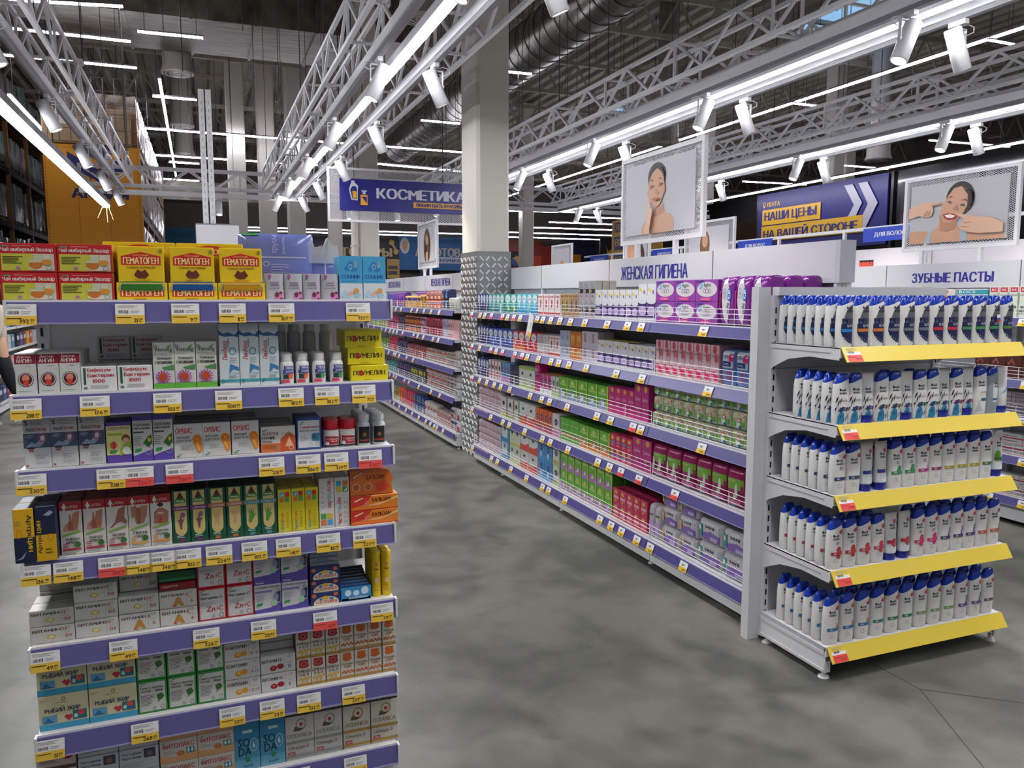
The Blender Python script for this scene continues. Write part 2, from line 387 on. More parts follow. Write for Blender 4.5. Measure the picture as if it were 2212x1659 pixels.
for i, (x, y, l) in enumerate(((.84, 24, 'first'), (1.7, 24.6, 'second'), (2.45, 24, 'third'), (4.5, 30, 'fourth'), (12.2, 30, 'fifth'), (16.6, 24, 'sixth'), (19.6, 21, 'seventh'), (23, 24, 'eighth'))):
    column(x, x+.48, y, y+.5, 9.2, f'plain cream far column, {l} counting from the left')
# vertical suspension rods
rr = random.Random(5); ROD = M('5e5c58', r=.5, me=.6)
for i in range(110):
    if i < 60: x, y = rr.uniform(-3, 5), rr.uniform(9, 26)
    else: x, y = rr.uniform(4, 20), rr.uniform(7, 26)
    z0 = rr.uniform(4.2, 6.8); b = B(); b.tube((0, 0, 0), (0, 0, 9.31-z0), .007, ROD, n=5)
    if i % 3 == 0: b.tube((0, 0, .3), (.0, .35, .3), .012, ROD, n=5)
    tag(b.build('suspension_rod', loc=(x, y, z0)), 'thin dark rod hanging from the dim roof', 'rod', 'suspension rods under the roof')
# far LED lines
def led(p, q, label, r=.03, em=None, grp='far led lines'):
    p, q = Vector(p), Vector(q); t = thing('led_line', label, 'light', tuple(p), 0, grp)
    b = B(); b.bar((0, 0, r*1.2), q-p+Vector((0, 0, r*1.2)), r*2.4, r*1.2, '8d8a90'); b.build('housing', t)
    b = B(); b.bar((0, 0, 0), q-p, r*2, r*1.2, M('f1f0ff', em=em or FAR_LED)); b.build('diffuser', t)
    b = B(); [b.tube((q-p)*k+Vector((0, 0, r*1.8)), Vector((*((q-p)*k)[:2], 9.31-p[2])), .006, ROD, n=5) for k in (.1, .9)]; b.build('hanging_cable', t)
FARS = (
 ((-1.25, 23.62, 6.0), (7.91, 23.94, 6.0), 'upper long white led line behind the double post'),
 ((-1.25, 27.95, 6.0), (4.54, 28.01, 6.0), 'lower long white led line behind the double post'),
 ((-3.07, 15.34, 6.3), (-1.01, 14.93, 6.3), 'led line at the top left corner'),
 ((-3.53, 16.82, 6.3), (-1.04, 16.88, 6.3), 'upper led line behind the left truss'),
 ((-3.95, 18.68, 6.3), (-1.06, 18.74, 6.3), 'lower led line behind the left truss'),
 ((-0.87, 16.2, 6.3), (0.22, 16.16, 6.3), 'short led line below the wide duct'),
 ((-0.83, 19.83, 6.0), (0.08, 19.84, 6.0), 'short led line left of the double post'),
 ((-0.82, 29.19, 6.0), (0.11, 29.22, 6.0), 'small led line low beside the post'),
 ((-1.32, 33.43, 6.0), (0.1, 33.53, 6.0), 'lowest far led line beside the post'),
 ((-0.62, 18.28, 6.0), (-0.7, 32.44, 6.0), 'steep led line running away left of the post'),
 ((-3.09, 17.06, 5.2), (-3.1, 20.56, 5.2), 'led line running away beside the racks'),
 ((5.36, 20.02, 6.0), (6.38, 20.03, 6.0), 'short led line left of the clad column'),
 ((5.82, 15.15, 6.0), (6.33, 15.13, 6.0), 'short led line right of the clad column'),
 ((4.41, 23.86, 5.5), (8.09, 24.5, 5.5), 'led line just above the cosmetics sign'),
 ((15.88, 41.25, 7.0), (15.76, 11.52, 7.0), 'thin long led line running away over the portraits'),
 ((14.32, 16.89, 6.5), (15.23, 16.91, 6.5), 'short led line over the arrow sign'),
 ((14.34, 11.45, 6.5), (15.07, 11.47, 6.5), 'short led line at the upper right'),
 ((19.54, 17.25, 6.0), (22.6, 17.12, 6.0), 'led line above the smiling portrait'),
 ((19.47, 21.56, 6.0), (22.58, 21.6, 6.0), 'led line above the black partition'),
 ((19.78, 25.98, 6.0), (22.72, 25.8, 6.0), 'led line touching the arrow sign top'),
 ((13.2, 18.84, 4.18), (13.2, 9.59, 4.21), 'led line along the black partition top'),
 ((15.29, 34.35, 5.0), (18.68, 34.33, 5.0), 'first of the stacked led lines, far centre'),
 ((15.34, 37.32, 5.0), (20.25, 37.22, 5.0), 'second of the stacked led lines, far centre'),
 ((14.11, 40.59, 5.0), (22.12, 40.65, 5.0), 'third of the stacked led lines, far centre'),
 ((15.2, 43.74, 5.0), (23.11, 43.93, 5.0), 'fourth of the stacked led lines, far centre'),
 ((15.62, 31.62, 5.0), (17.61, 31.52, 5.0), 'led line ending at the portrait frame'),
 ((11.37, 30.42, 5.0), (16.62, 29.75, 5.0), 'topmost of the far centre led lines'),
 ((1.1, 42.3, 5.0), (14.02, 42.7, 5.0), 'led line low behind the cosmetics sign'),
 ((1.15, 44.37, 5.0), (11.63, 44.75, 5.0), 'lower led line behind the cosmetics sign'))
for p, q, l in FARS: led(p, q, 'distant white '+l if 'white' not in l else l, r=.018+.0004*p[1])
# ================================================= LIGHTING TRUSSES
TW = M('f2f2f6', r=.35)
def truss(x0, x1, z0, z1, y0, y1, label, along='y'):
    b = B(); P = (lambda u, v, z: (u, v, z)) if along == 'y' else (lambda u, v, z: (v, u, z)); t = .032
    for x in (x0, x1):
        for z in (z0, z1): b.bar(P(x, y0, z), P(x, y1, z), t, t, TW)
    st = .42; n = int((y1-y0)/st)
    for k in range(n):
        a = y0+k*st
        for x in (x0, x1): b.bar(P(x, a, z0 if k % 2 else z1), P(x, a+st, z1 if k % 2 else z0), .022, .022, TW)
        if k % 3 == 0:
            for z in (z0, z1): b.bar(P(x0, a, z), P(x1, a, z), .02, .02, TW)
            for x in (x0, x1): b.bar(P(x, a, z0), P(x, a, z1), .02, .02, TW)
        if k % 6 == 0: b.box(*( (x1-.03, x1+.05, a-.04, a+.04) if along == 'y' else (a-.04, a+.04, x1-.03, x1+.05)), z1-.02, z1+.03, TW)
    for k in range(4):
        a = y0+(y1-y0)*(.06+.29*k); b.tube(P(x0, a, z1), P(x0, a, 9.31), .006, ROD, n=5); b.tube(P(x1, a, z1), P(x1, a, 9.31), .006, ROD, n=5)
    tag(b.build('lighting_truss'), label, 'truss', 'white lighting trusses')
def spot_proto():
    a = B(); a.box(-.018, .018, -.06, .06, -.03, 0, WHT); a.tube((0, 0, -.03), (0, 0, -.05), .012, WHT, n=10)
    br = B(); br.box(-.062, -.057, -.012, .012, -.17, -.045, WHT); br.box(-.062, .0, -.012, .012, -.05, -.044, WHT); br.tube((-.066, 0, -.16), (-.05, 0, -.16), .014, WHT, n=10)
    R = Matrix.Rotation(math.radians(24), 4, 'Y'); ctr = Vector((0, 0, -.16))
    bd = B(); bd.lathe([(.046, .12), (.052, .115), (.052, -.14), (.045, -.145), (.045, -.125)], WHT, n=24, caps=False); bd.lathe([(.001, .12), (.046, .12)], WHT, n=24, caps=False)
    le = B(); le.lathe([(.001, -.13), (.045, -.13)], M('fff6ea', em=14), n=24, caps=False)
    ca = B(); pts = [(-.02, 0, -.03), (-.06, .02, -.02), (-.10, .03, -.035), (-.11, .02, -.06), (-.07, .01, -.08), (-.03, 0, -.07)]
    for p, q in zip(pts, pts[1:]): ca.tube(p, q, .004, WHT, n=6)
    for q in (bd, le): q.v = [tuple(ctr+R@Vector(v)) for v in q.v]
    return [('adapter', a.mesh('adapter')), ('bracket', br.mesh('bracket')), ('cable', ca.mesh('cable')), ('lamp_body', bd.mesh('lamp_body')), ('lens', le.mesh('lens'))]
SP = spot_proto(); spl = bpy.data.lights.new('spot_bulb', 'SPOT'); spl.energy = SPOT_W; spl.spot_size = math.radians(74); spl.spot_blend = .7; spl.shadow_soft_size = .045; spl.color = (1, .95, .88)
SWHERE = {'L': 'left truss', 'C': 'central truss', 'R': 'right truss', 'F': 'far right truss', 'B': 'rear cross truss', 'E': 'outer right truss'}
def spot(x, y, z, rz, key, side, i, lit=True):
    t = thing('track_spotlight', f'white cylinder spotlight, {ORD[i]} from the camera, {side} rail of {SWHERE[key]}', 'spotlight', (x, y, z), rz, 'track spotlights')
    for n_, me in SP: c = bpy.data.objects.new(n_, me); COL.objects.link(c); c.parent = t
    if lit:
        l = bpy.data.objects.new('bulb', spl); COL.objects.link(l); l.parent = t
        R = Matrix.Rotation(math.radians(24), 4, 'Y'); l.matrix_local = Matrix.Translation(Vector((0, 0, -.16))+R@Vector((0, 0, -.15)))@R
def assembly(xc, key, y0, y1, spots, tr=('near', 'far')):
    nm = SWHERE[key]
    truss(xc-.35, xc-.09, 3.45, 3.75, y0, y1, f'white square lattice truss, left half of the {nm} pair')
    truss(xc+.31, xc+.57, 3.45, 3.75, y0, y1, f'white square lattice truss, right half of the {nm} pair')
    for dx, s in ((-.17, 'left'), (.25, 'right')):
        b = B(); b.box(xc+dx-.035, xc+dx+.035, y0, y1, 3.33, 3.40, TW); b.box(xc+dx-.022, xc+dx+.022, y0, y1, 3.30, 3.33, '8a8a90')
        k = y0+.5
        while k < y1: b.box(xc+dx-.01, xc+dx+.01, k, k+.02, 3.40, 3.46, TW); k += 1.4
        tag(b.build('track_rail'), f'white spotlight track rail, {s} side of the {nm}', 'track rail', 'spotlight track rails')
    t = thing('linear_lamp', f'long bright white linear lamp under the {nm}', 'lamp', (xc+.01, y0, 3.3), 0, 'linear lamps on the trusses')
    b = B(); b.box(-.045, .045, 0, y1-y0, .02, .08, TW); b.build('housing', t)
    b = B(); b.prism([(-.03, .02), (-.028, .012), (.028, .012), (.03, .02)], 'y', 0, y1-y0, M('fbfbff', em=LED_STRENGTH)); b.build('diffuser', t)
    for i, y in enumerate(spots):
        spot(xc-.17, y, 3.30, 0, key, 'left', i, i < 6); spot(xc+.25, y, 3.30, math.pi, key, 'right', i, i < 6)
SY = (-.4, 1.68, 3.78, 5.87, 7.95, 10.05, 12.1, 14.0)
assembly(1.43, 'C', -1.5, 14.9, SY)
assembly(4.22, 'R', -1.5, 14.9, SY)
assembly(7.02, 'F', -1.5, 14.9, SY)
truss(-1.25, -.99, 3.45, 3.75, -1.5, 14.9, 'white square lattice truss at the upper left above the racks')
b = B(); b.box(-1.195, -1.125, -1.5, 14.9, 3.33, 3.40, TW); b.box(-1.182, -1.138, -1.5, 14.9, 3.30, 3.33, '8a8a90'); [b.box(-1.17, -1.15, k, k+.02, 3.40, 3.46, TW) for k in (0, 3, 6, 9, 12)]
tag(b.build('track_rail'), 'white spotlight track rail below the upper left truss', 'track rail', 'spotlight track rails')
for i, y in enumerate(SY): spot(-1.16, y, 3.30, math.pi, 'L', 'only', i, i < 6)
truss(14.95, 15.2, 3.45, 3.75, -1.8, 10.5, 'white lattice truss crossing at the far ends of the others', 'x')
b = B(); b.box(-1.8, 10.5, 14.9, 14.97, 3.28, 3.36, TW); tag(b.build('track_rail'), 'white rail under the rear cross truss', 'track rail')
for i, x in enumerate((.35, 2.6, 3.5)): spot(x, 14.93, 3.28, math.pi/2, 'B', 'front', i, False)
# LED strip hanging lower at the left with dangling wires
t = thing('linear_lamp', 'low bright linear lamp at the left with loose wires at its end', 'lamp', (-1.36, 2.5, 3.0))
b = B(); b.box(-.055, .055, 0, 11.9, .03, .1, '77777c'); b.build('housing', t)
b = B(); b.prism([(-.05, .03), (-.04, 0), (.04, 0), (.05, .03)], 'y', 0, 11.9, M('fbfbff', em=LED_STRENGTH)); b.build('diffuser', t)
b = B()
for dx, dz in ((-.12, -.18), (.02, -.25), (.1, -.2)): b.tube((0, 11.9, .35), (dx*.4, 11.8, .0), .006, '222222', n=5); b.tube((dx*.4, 11.8, 0), (dx, 11.75, dz), .005, 'c9a27a', n=5)
b.build('loose_wires', t)
b = B(); [b.tube((0, y, .1), (0, y, 6.2), .006, ROD, n=5) for y in (1, 4, 7, 10)]; b.build('hanging_cable', t)
# ================================================= SIGNS
NAVY = '1e1f78'; YEL = 'dba91e'
def vert_sign(name, label, p0, p1, items, base, along, cat='sign', thick=.04, eps=.004, r=.35):
    """flat board: along 'x' faces -Y, along 'y' faces -X (reading right = towards the camera)"""
    if along == 'x':
        W, H = abs(p1[0]-p0[0]), abs(p1[2]-p0[2]); x0 = min(p0[0], p1[0]); z0 = min(p0[2], p1[2]); y = p0[1]
        b = B(); b.box(0, W, 0, thick, 0, H, base, r=r); b.paint(items, W, H, lambda x, z, e: (x, -e, z), eps=eps, r=r)
        o = b.build(name, loc=(x0, y, z0))
    else:
        W, H = abs(p1[1]-p0[1]), abs(p1[2]-p0[2]); y0 = max(p0[1], p1[1]); z0 = min(p0[2], p1[2])
        b = B(); b.box(0, W, 0, thick, 0, H, base, r=r); b.paint(items, W, H, lambda x, z, e: (x, -e, z), eps=eps, r=r)
        o = b.build(name, loc=(p0[0], y0, z0), rz=-math.pi/2)
    if label: tag(o, label, cat)
    return o
def mesh_frame(name, label, W, H, loc, rz, inset, items, back='d9d9de', pitch=.028, posts=(), wire=.0035, eps=.0012, z_img=None):
    """white tube frame filled with expanded metal and a printed board in the middle"""
    t = thing(name, label, 'sign', loc, rz); b = B(); f = .028
    b.bar((0, 0, f/2), (W, 0, f/2), f, f, WHT); b.bar((0, 0, H-f/2), (W, 0, H-f/2), f, f, WHT); b.bar((f/2, 0, f), (f/2, 0, H-f), f, f, WHT); b.bar((W-f/2, 0, f), (W-f/2, 0, H-f), f, f, WHT)
    b.build('frame', t)
    b = B(); s = .58; n = int((W+H*s)/pitch)+2
    ix0, iz0, ix1, iz1 = inset[0]*W+.01, inset[1]*H+.01, inset[2]*W-.01, inset[3]*H-.01
    for sg in (1, -1):
        k = -int(H/s/pitch)-2
        while k*pitch < W+H/s:
            # line x = k*pitch + sg*z/s
            zs = [0, H]; xa = k*pitch if sg == 1 else k*pitch+0
            def pt(z): return (xa+sg*z/s, z)
            lo, hi = 0., H
            for bound in (0, W):
                zb = (bound-xa)*s*sg
                if sg == 1:
                    if bound == 0: lo = max(lo, zb)
                    else: hi = min(hi, zb)
                else:
                    if bound == W: lo = max(lo, zb)
                    else: hi = min(hi, zb)
            segs = []
            if hi > lo:
                # cut out the part hidden by the board
                za, zb = sorted(((ix0-xa)*s*sg, (ix1-xa)*s*sg)); a2, b2 = max(za, iz0, lo), min(zb, iz1, hi)
                if b2 > a2: segs = [(lo, a2), (b2, hi)]
                else: segs = [(lo, hi)]
            for u, v in segs:
                if v-u > .004: b.bar((*pt(u)[:1], .0, pt(u)[1]), (pt(v)[0], 0, pt(v)[1]), wire, .003, WH2, up=(0, 1, 0))
            k += 1
    b.build('expanded_metal', t)
    bw, bh = (inset[2]-inset[0])*W, (inset[3]-inset[1])*H
    b = B(); b.box(inset[0]*W, inset[2]*W, -.014, -.006, inset[1]*H, inset[3]*H, back, r=.3)
    b.paint(items, bw, bh, lambda x, z, e: (inset[0]*W+x, -.014-e, inset[1]*H+z), eps=eps, r=.3); b.build('printed_board', t)
    if posts:
        for px_, dz in posts: b = B(); b.bar((px_, .0, -dz), (px_, 0, .0), .03, .03, WHT); b.build('post', t)
    return t
SK = 'c99a7d'; SK2 = 'b58466'; SK3 = 'd8ae93'; HAIR = '2b2020'
def P(c, *a): return ('p', c, list(a))
PORTRAIT = [  # woman with closed eyes touching her cheek
 P(SK, 25, 0, 26, 10, 30, 18, 36, 22, 43, 26, 45, 34, 58, 34, 61, 26, 68, 23, 72, 18, 73, 8, 72, 0),
 P(SK2, 44, 22, 45, 38, 58, 40, 59, 27, 54, 24), ('e', HAIR, 35, 58, 61, 97, 24), ('e', SK, 34.5, 50, 39, 64), ('e', SK2, 58, 52, 61, 64),
 P(SK, 37, 72, 36.5, 60, 38, 50, 42, 41, 47, 36, 51, 36, 55, 41, 59, 52, 60, 64, 59, 74, 55, 84, 49, 89, 42, 83),
 P(HAIR, 36, 66, 37, 78, 42, 88, 49, 92, 48, 89, 42, 83, 38.5, 75), P(HAIR, 60, 66, 60, 78, 56, 88, 49, 92, 50, 89, 56, 82, 59, 74),
 P('8a5a4a', 39, 65.5, 42, 67, 46, 65.5, 45, 64, 42, 63), P('8a5a4a', 52, 66.5, 56, 68, 58.5, 66.5, 57, 65, 54, 64.5),
 P('3a2420', 38.5, 70, 42, 73, 46.5, 71, 42.5, 74.5), P('3a2420', 51, 71.5, 55, 74, 59, 71, 55, 75.2), P('2a1a18', 39, 63.5, 42, 62, 45, 63, 42, 61), P('2a1a18', 52.5, 64.5, 55, 63.4, 58, 64.6, 55, 62.3),
 P(SK2, 48, 55, 50, 53, 52, 55, 51, 66, 50, 56), P('a8584e', 44, 47, 48, 48.5, 50, 47.5, 52.5, 48.5, 55, 47.5, 50, 43.5, 47, 44),
 P(SK3, 33, 0, 36, 20, 37.5, 34, 37, 47, 38.5, 49, 40, 44, 42, 37, 43.5, 24, 41, 6, 42, 0), P(SK3, 42, 22, 43, 34, 44.5, 35, 45, 28, 44, 20, 41, 4), P('ecd9cc', 43, 31, 43.4, 34, 44.6, 34.5, 44.6, 31)]
mesh_frame('portrait_sign', 'mesh framed portrait of a woman touching her cheek above the aisle unit', 1.01, .60, (2.86, 5.12, 1.955), -math.pi/2, (.075, .10, .915, .89), PORTRAIT, back='b9b8c0', posts=((.22, .12), (.70, .12)))
SMILE = [
 P(SK, 0, 2, 0, 20, 8, 22, 18, 21, 24, 16, 29, 24, 33, 32, 50, 30, 56, 20, 64, 16, 75, 14, 88, 8, 98, 10, 98, 0, 0, 0),
 P('9fb4c0', 17, 0, 20, 14, 24, 22, 26, 22, 24, 10, 24, 0), P('9fb4c0', 56, 0, 55, 16, 54, 32, 60, 28, 62, 12, 62, 0), P(SK2, 34, 20, 33, 44, 38, 56, 52, 36, 50, 22, 42, 18),
 ('e', HAIR, 39, 42, 68, 98, 24), P(SK, 34, 54, 35, 42, 38, 34, 45, 32, 52, 36, 58, 46, 62, 60, 63, 72, 60, 84, 54, 90, 47, 88, 41, 76, 36, 64),
 P('7c4a3c', 39, 70, 44, 76, 47, 73, 43, 73), P('7c4a3c', 54, 66, 60, 69, 62, 62, 59, 66), P('4a4a5a', 40.5, 67, 44, 68, 46, 64, 43, 64), P('4a4a5a', 54, 60, 58, 61, 60, 56, 56, 57),
 P(SK2, 47, 54, 50, 50, 53, 52, 51, 60), P('b03038', 37, 46, 42, 48, 48, 46, 53, 42, 50, 37, 44, 36, 39, 40), P('f1ece6', 39, 45, 45, 45.5, 51, 42, 47, 39, 42, 40.5),
 P(SK3, 0, 62, 8, 66, 20, 70, 36, 66, 36, 64, 26, 62, 27, 54, 25, 46, 20, 44, 12, 48, 0, 44), P(SK2, 16, 46, 20, 56, 22, 56, 19, 45), P(SK2, 20, 46, 23, 55, 25, 54, 23, 46), P(SK2, 36, 66, 24, 64, 24, 63, 36, 65),
 P(SK3, 52, 46, 53, 43, 60, 36, 58, 30, 56, 22, 58, 18, 64, 14, 76, 10, 98, 10, 98, 24, 86, 34, 72, 38, 62, 42), P(SK2, 60, 30, 68, 29, 68, 28, 60, 28), P(SK2, 58, 24, 66, 22, 66, 21, 58, 22), P(HAIR, 57, 88, 66, 78, 68, 62, 63, 50, 63, 74, 58, 86)]
mesh_frame('portrait_sign', 'mesh framed portrait of a smiling woman pointing at her teeth', 1.04, .61, (5.67, 5.215, 1.97), -math.pi/2, (.07, .10, .92, .885), SMILE, back='b5b4b8', posts=((.2, .12), (.74, .12)))
FACES2 = [('e', 'c08d74', 12, 30, 62, 104, 22), ('e', '5a3a30', 8, -8, 48, 40, 18), ('e', 'c9977c', 30, 12, 66, 84, 20), ('e', '4a3030', 50, 10, 92, 88, 20), ('e', 'cf9f86', 46, 2, 80, 74, 20), P('5a3a30', 24, 40, 30, 30, 34, 30, 28, 42), P('5a3a30', 58, 52, 66, 46, 66, 44, 57, 49), P('a8584e', 56, 22, 62, 24, 68, 20, 62, 18)]
mesh_frame('portrait_sign', 'mesh framed portrait of two faces together beside the clad column', .72, .60, (5.67, 10.1, 1.85), -math.pi/2, (.07, .08, .9, .87), FACES2, back='bab8bd', posts=((.2, .1), (.5, .1)))
LONGH = [('e', '5b4434', 30, -5, 74, 100, 20), ('e', '3d2c22', 34, 0, 50, 70, 14), ('e', SK, 44, 50, 60, 80, 16), P(SK, 44, 0, 46, 30, 58, 30, 62, 0), P('7a5c44', 60, 10, 68, 60, 62, 80, 58, 40)]
mesh_frame('portrait_sign', 'mesh framed portrait of long wavy hair above the far shelf unit', .95, .62, (2.86, 10.9, 1.96), -math.pi/2, (.1, .14, .9, .86), LONGH, back='c4c3c8', posts=((.3, .12), (.62, .12)))
mesh_frame('portrait_sign', 'blank mesh framed board partly hidden behind the clad column', .95, .62, (2.86, 8.75, 1.97), -math.pi/2, (.1, .14, .9, .86), [], back='c4c3c8', posts=((.3, .12), (.62, .12)))
mesh_frame('portrait_sign', 'narrow mesh frame just behind the cheek portrait', 1.0, .56, (5.67, 8.55, 1.93), -math.pi/2, (.1, .14, .9, .86), [('e', '7a5c44', 30, 0, 55, 90), ('e', SK, 36, 40, 50, 80)], back='c4c3c8', posts=((.3, .1), (.62, .1)))
mesh_frame('portrait_sign', 'pale mesh framed sign at the column, over the orange wall', .8, .6, (5.67, 12.6, 1.85), -math.pi/2, (.08, .1, .9, .88), [('e', 'c9977c', 40, 0, 70, 60)], back='bab8bd', posts=((.2, .1),))
# cosmetics sign across the aisle
KOS = [('t', 'c6c8d6', 26, 41, 93, 74, '*КОСМЕТИКА'), ('r', 'e0a325', 53, 16, 97, 34), ('t', NAVY, 54.5, 19.5, 95.8, 31, '*ЛЮБИМ БЫТЬ КРАСИВЫМИ!'),
 P('c6c8d6', 7.5, 80, 8.5, 90, 7.7, 93, 11, 93.5, 10.3, 89, 13, 78, 12.5, 32, 8, 34, 6.5, 66), P(NAVY, 7.5, 66, 9, 76, 11.5, 76, 12.2, 66, 11.8, 36, 8.8, 38), P('e0a325', 8.8, 62, 11.8, 60, 11.6, 38, 9.2, 40),
 ('r', 'e0a325', 14.5, 18, 19.5, 50), P(NAVY, 15.5, 44, 18.8, 44, 18.8, 24), ('r', 'c6c8d6', 16, 52, 18, 60), ('r', 'c6c8d6', 15, 60, 19, 64)]
mesh_frame('hanging_sign', 'blue cosmetics sign in a white mesh frame hanging over the aisle', 2.02, .69, (1.56, 10.5, 2.55), 0, (.075, .21, .985, .80), KOS, back=NAVY, pitch=.04, wire=.006, eps=.003)
b = B(); [b.tube((1.9+k, 10.5, 3.02), (1.9+k, 10.5, 9.31), .008, ROD, n=6) for k in (0, 1.2)]; tag(b.build('hanging_cable'), 'pair of thin cables carrying the blue cosmetics sign', 'cable')
# big arrow sign on the partition
ARW = [('t', YEL, 8, 78, 20, 85, '*ЛЕНТА'), ('o', YEL, 4.6, 79, 7.2, 86, .6), P(YEL, 5, 79, 6, 75.5, 7, 79), ('r', YEL, 4.5, 47, 54, 73), ('t', NAVY, 6.5, 51.5, 51, 68.5, '*НАШИ ЦЕНЫ'),
 P('b4b4c0', 71, 92, 77, 92, 84, 63, 77, 30, 71, 30, 78.5, 61), P('b4b4c0', 81, 92, 87, 92, 94.5, 60, 86, 20, 80, 20, 88, 60), ('r', YEL, 4.5, 20, 85, 45), ('t', NAVY, 6.5, 24.5, 82, 41.5, '*НА ВАШЕЙ СТОРОНЕ'), ('t', '8e8ea0', 9, 4, 26, 8, 'lenta.com')]
vert_sign('wall_sign', 'large navy price sign with double white arrow on the black partition', (14.0, 17.68, 2.72), (14.0, 13.36, 4.25), ARW, M('20206e', r=.4), 'y')
vert_sign('wall_sign', 'dark screen with golden scrawl at the partition beyond the smiling portrait', (14.0, 13.0, 2.9), (14.0, 11.2, 4.0), [('t', '8c7a35', 30, 45, 60, 60, 'ЧЁРН'), ('r', '3a1218', 0, 0, 100, 40)], M('16141a', r=.4), 'y')
# back wall panels
def back(p, q, label, items, base, y=49.8): vert_sign('wall_sign', label, (p[0], y, p[2]), (q[0], y, q[2]), items, M(base, r=.5), 'x', eps=.02, thick=.1)
back((5.31, 49.0, 2.2), (11.78, 49.0, 5.18), 'black sports goods fascia with golden letters and dumbbell', [('t', 'b49b62', -6, 61, 37, 79, '*СПОРТ'), ('t', 'b49b62', 43, 61, 93, 79, '*ТОВАРЫ'), ('e', 'b98d2c', 90, 85, 95.5, 97), ('e', 'b98d2c', 94, 66, 99.5, 78), P('b98d2c', 92, 86, 94, 88, 98, 75, 96, 74)], '17171b')
back((11.75, 49.0, 3.21), (16.18, 49.0, 5.33), 'blue car accessories fascia with gear wheel', [('t', 'b4ad90', 24, 41, 122, 67, '*АВТОТОВАРЫ'), ('e', 'b9bcc4', 2, 48, 16, 96), ('e', 'c98d4c', 5, 57, 13, 86), ('r', 'c6ccd6', 57, 21, 100, 39), ('t', '3a5a8c', 59, 24, 122, 36, 'ПРАКТИЧНЫМ АВТОЛЮБИТЕЛЯМ')], '0e5c94')
back((10.93, 48.0, 2.67), (11.72, 48.0, 3.86), 'small golden notice below the sports fascia', [('r', '2c2620', 8, 48, 85, 66), ('r', '2c2620', 8, 20, 80, 38), ('o', '2c2620', 8, 76, 24, 92)], 'ad8c45', 49.5)
back((13.08, 48.0, 2.69), (13.64, 48.0, 4.12), 'small dark blue banner with a white sun', [('e', 'b9bcc4', 15, 25, 85, 70, 8)], '22205c', 49.5)
back((3.19, 49.0, 2.09), (5.38, 49.0, 4.69), 'plain black fascia left of the sports letters', [], '17171b')
back((-3.16, 49.0, 3.6), (-0.01, 49.0, 5.47), 'teal fascia seen behind the white double post', [], '185a78')
back((18.83, 49.0, 3.05), (21.61, 49.0, 5.23), 'orange wall section right of the clad column', [('r', '8e2412', 0, 55, 100, 100)], 'c8401c')
back((21.62, 49.0, 3.08), (24.44, 49.0, 4.92), 'orange and black fascia behind the two faces portrait', [], '8e2412')
back((19.05, 48.0, 3.18), (20.45, 48.0, 4.51), 'black poster with a yellow guitar player on the orange wall', [('e', '1c4f86', 15, 25, 68, 75), P('c98d2c', 18, 70, 30, 66, 40, 80, 52, 70, 58, 40, 50, 30, 40, 50, 30, 60), ('r', '9e2430', 8, 8, 66, 22), P('d0602c', 72, 50, 98, 60, 96, 44, 74, 40)], '101018', 49.4)
back((23.34, 49.0, 3.1), (25.63, 49.0, 5.95), 'dark navy back wall section above the yellow panel', [('r', 'b98018', 0, 0, 50, 45)], '1d1a3c', 49.6)
back((20.95, 40.0, 3.23), (21.75, 40.0, 4.79), 'black poster with a yellow climber beside the yellow banner', [P('c98d2c', 30, 90, 44, 70, 60, 55, 85, 50, 95, 20, 70, 10, 60, 30, 50, 60), ('e', 'a9782c', 60, 10, 95, 60)], '0f0f16', 40)
vert_sign('hanging_sign', 'yellow banner with navy letters behind the cheek portrait', (12.0, 22.15, 3.89), (12.0, 19.25, 2.22), [('r', NAVY, 6, 78, 40, 96), ('t', YEL, 9, 82, 38, 92, '*ЛЕНТА'), ('r', NAVY, 6, 46, 60, 70), ('t', YEL, 9, 50, 56, 66, '*ВСЕГДА'), ('r', NAVY, 6, 16, 96, 38), ('t', YEL, 9, 20, 93, 34, '*ОТЛИЧНЫХ ЦЕН')], M('cf9d1c', r=.45), 'y')
b = B(); [b.tube((12.02, y, 3.88), (12.02, y, 9.31), .01, ROD, n=5) for y in (19.8, 21.6)]; tag(b.build('hanging_cable'), 'pair of cables carrying the yellow banner behind the portrait', 'cable')
b = B(); b.box(11.3, 11.55, 40, 40.05, 3.5, 5.3, M('e8eeff', em=1.2)); b.box(11.41, 11.44, 39.97, 40, 3.5, 5.3, '55555a'); b.box(11.3, 11.55, 39.97, 40, 4.5, 4.53, '55555a'); struct('window_1', b)
# small roof lights
for i, (x, y, z) in enumerate(((16.61, 29.87, 9.15), (16.87, 16.61, 9.15), (16.74, 18.1, 9.15))):
    b = B(); b.box(x-.8, x+.8, y-.7, y+.7, 9.1, 9.14, M('88b4dc', em=.9)); struct(f'window_{i+2}', b)
# ================================================= LEFT STAND (end of the medicine row)
ZL = [1.584, 1.331, 1.124, .870, .620, .360, .118]
PURP = M('5f5b93', r=.2); STL = M('cfcfd3', r=.42)
def strip_mesh(L, h=.055, tilt=.012, c=PURP, th=.004):
    b = B(); b.prism([(0, 0), (0, -th), (-tilt, -h), (-tilt-th, -h), (-th*1.4, 0)][::-1], 'x', 0, L, c); b.box(0, L, -tilt-th-.002, -tilt+.001, -h-.004, -h, M('9a96c4', r=.15)); return b
def uprights(t, xs, y, h, w=.03):
    for x in xs:
        b = B(); b.box(x-w/2, x+w/2, y, y+.06, 0.02, h, STL)
        for k in range(int((h-.15)/.05)): b.box(x-.004, x+.004, y-.001, y+.001, .12+k*.05, .147+k*.05, '18181a')
        b.build('upright', t)
t = thing('end_display_stand', 'white end stand full of medicine boxes with purple price strips', 'shelving', (0, 0, 0))
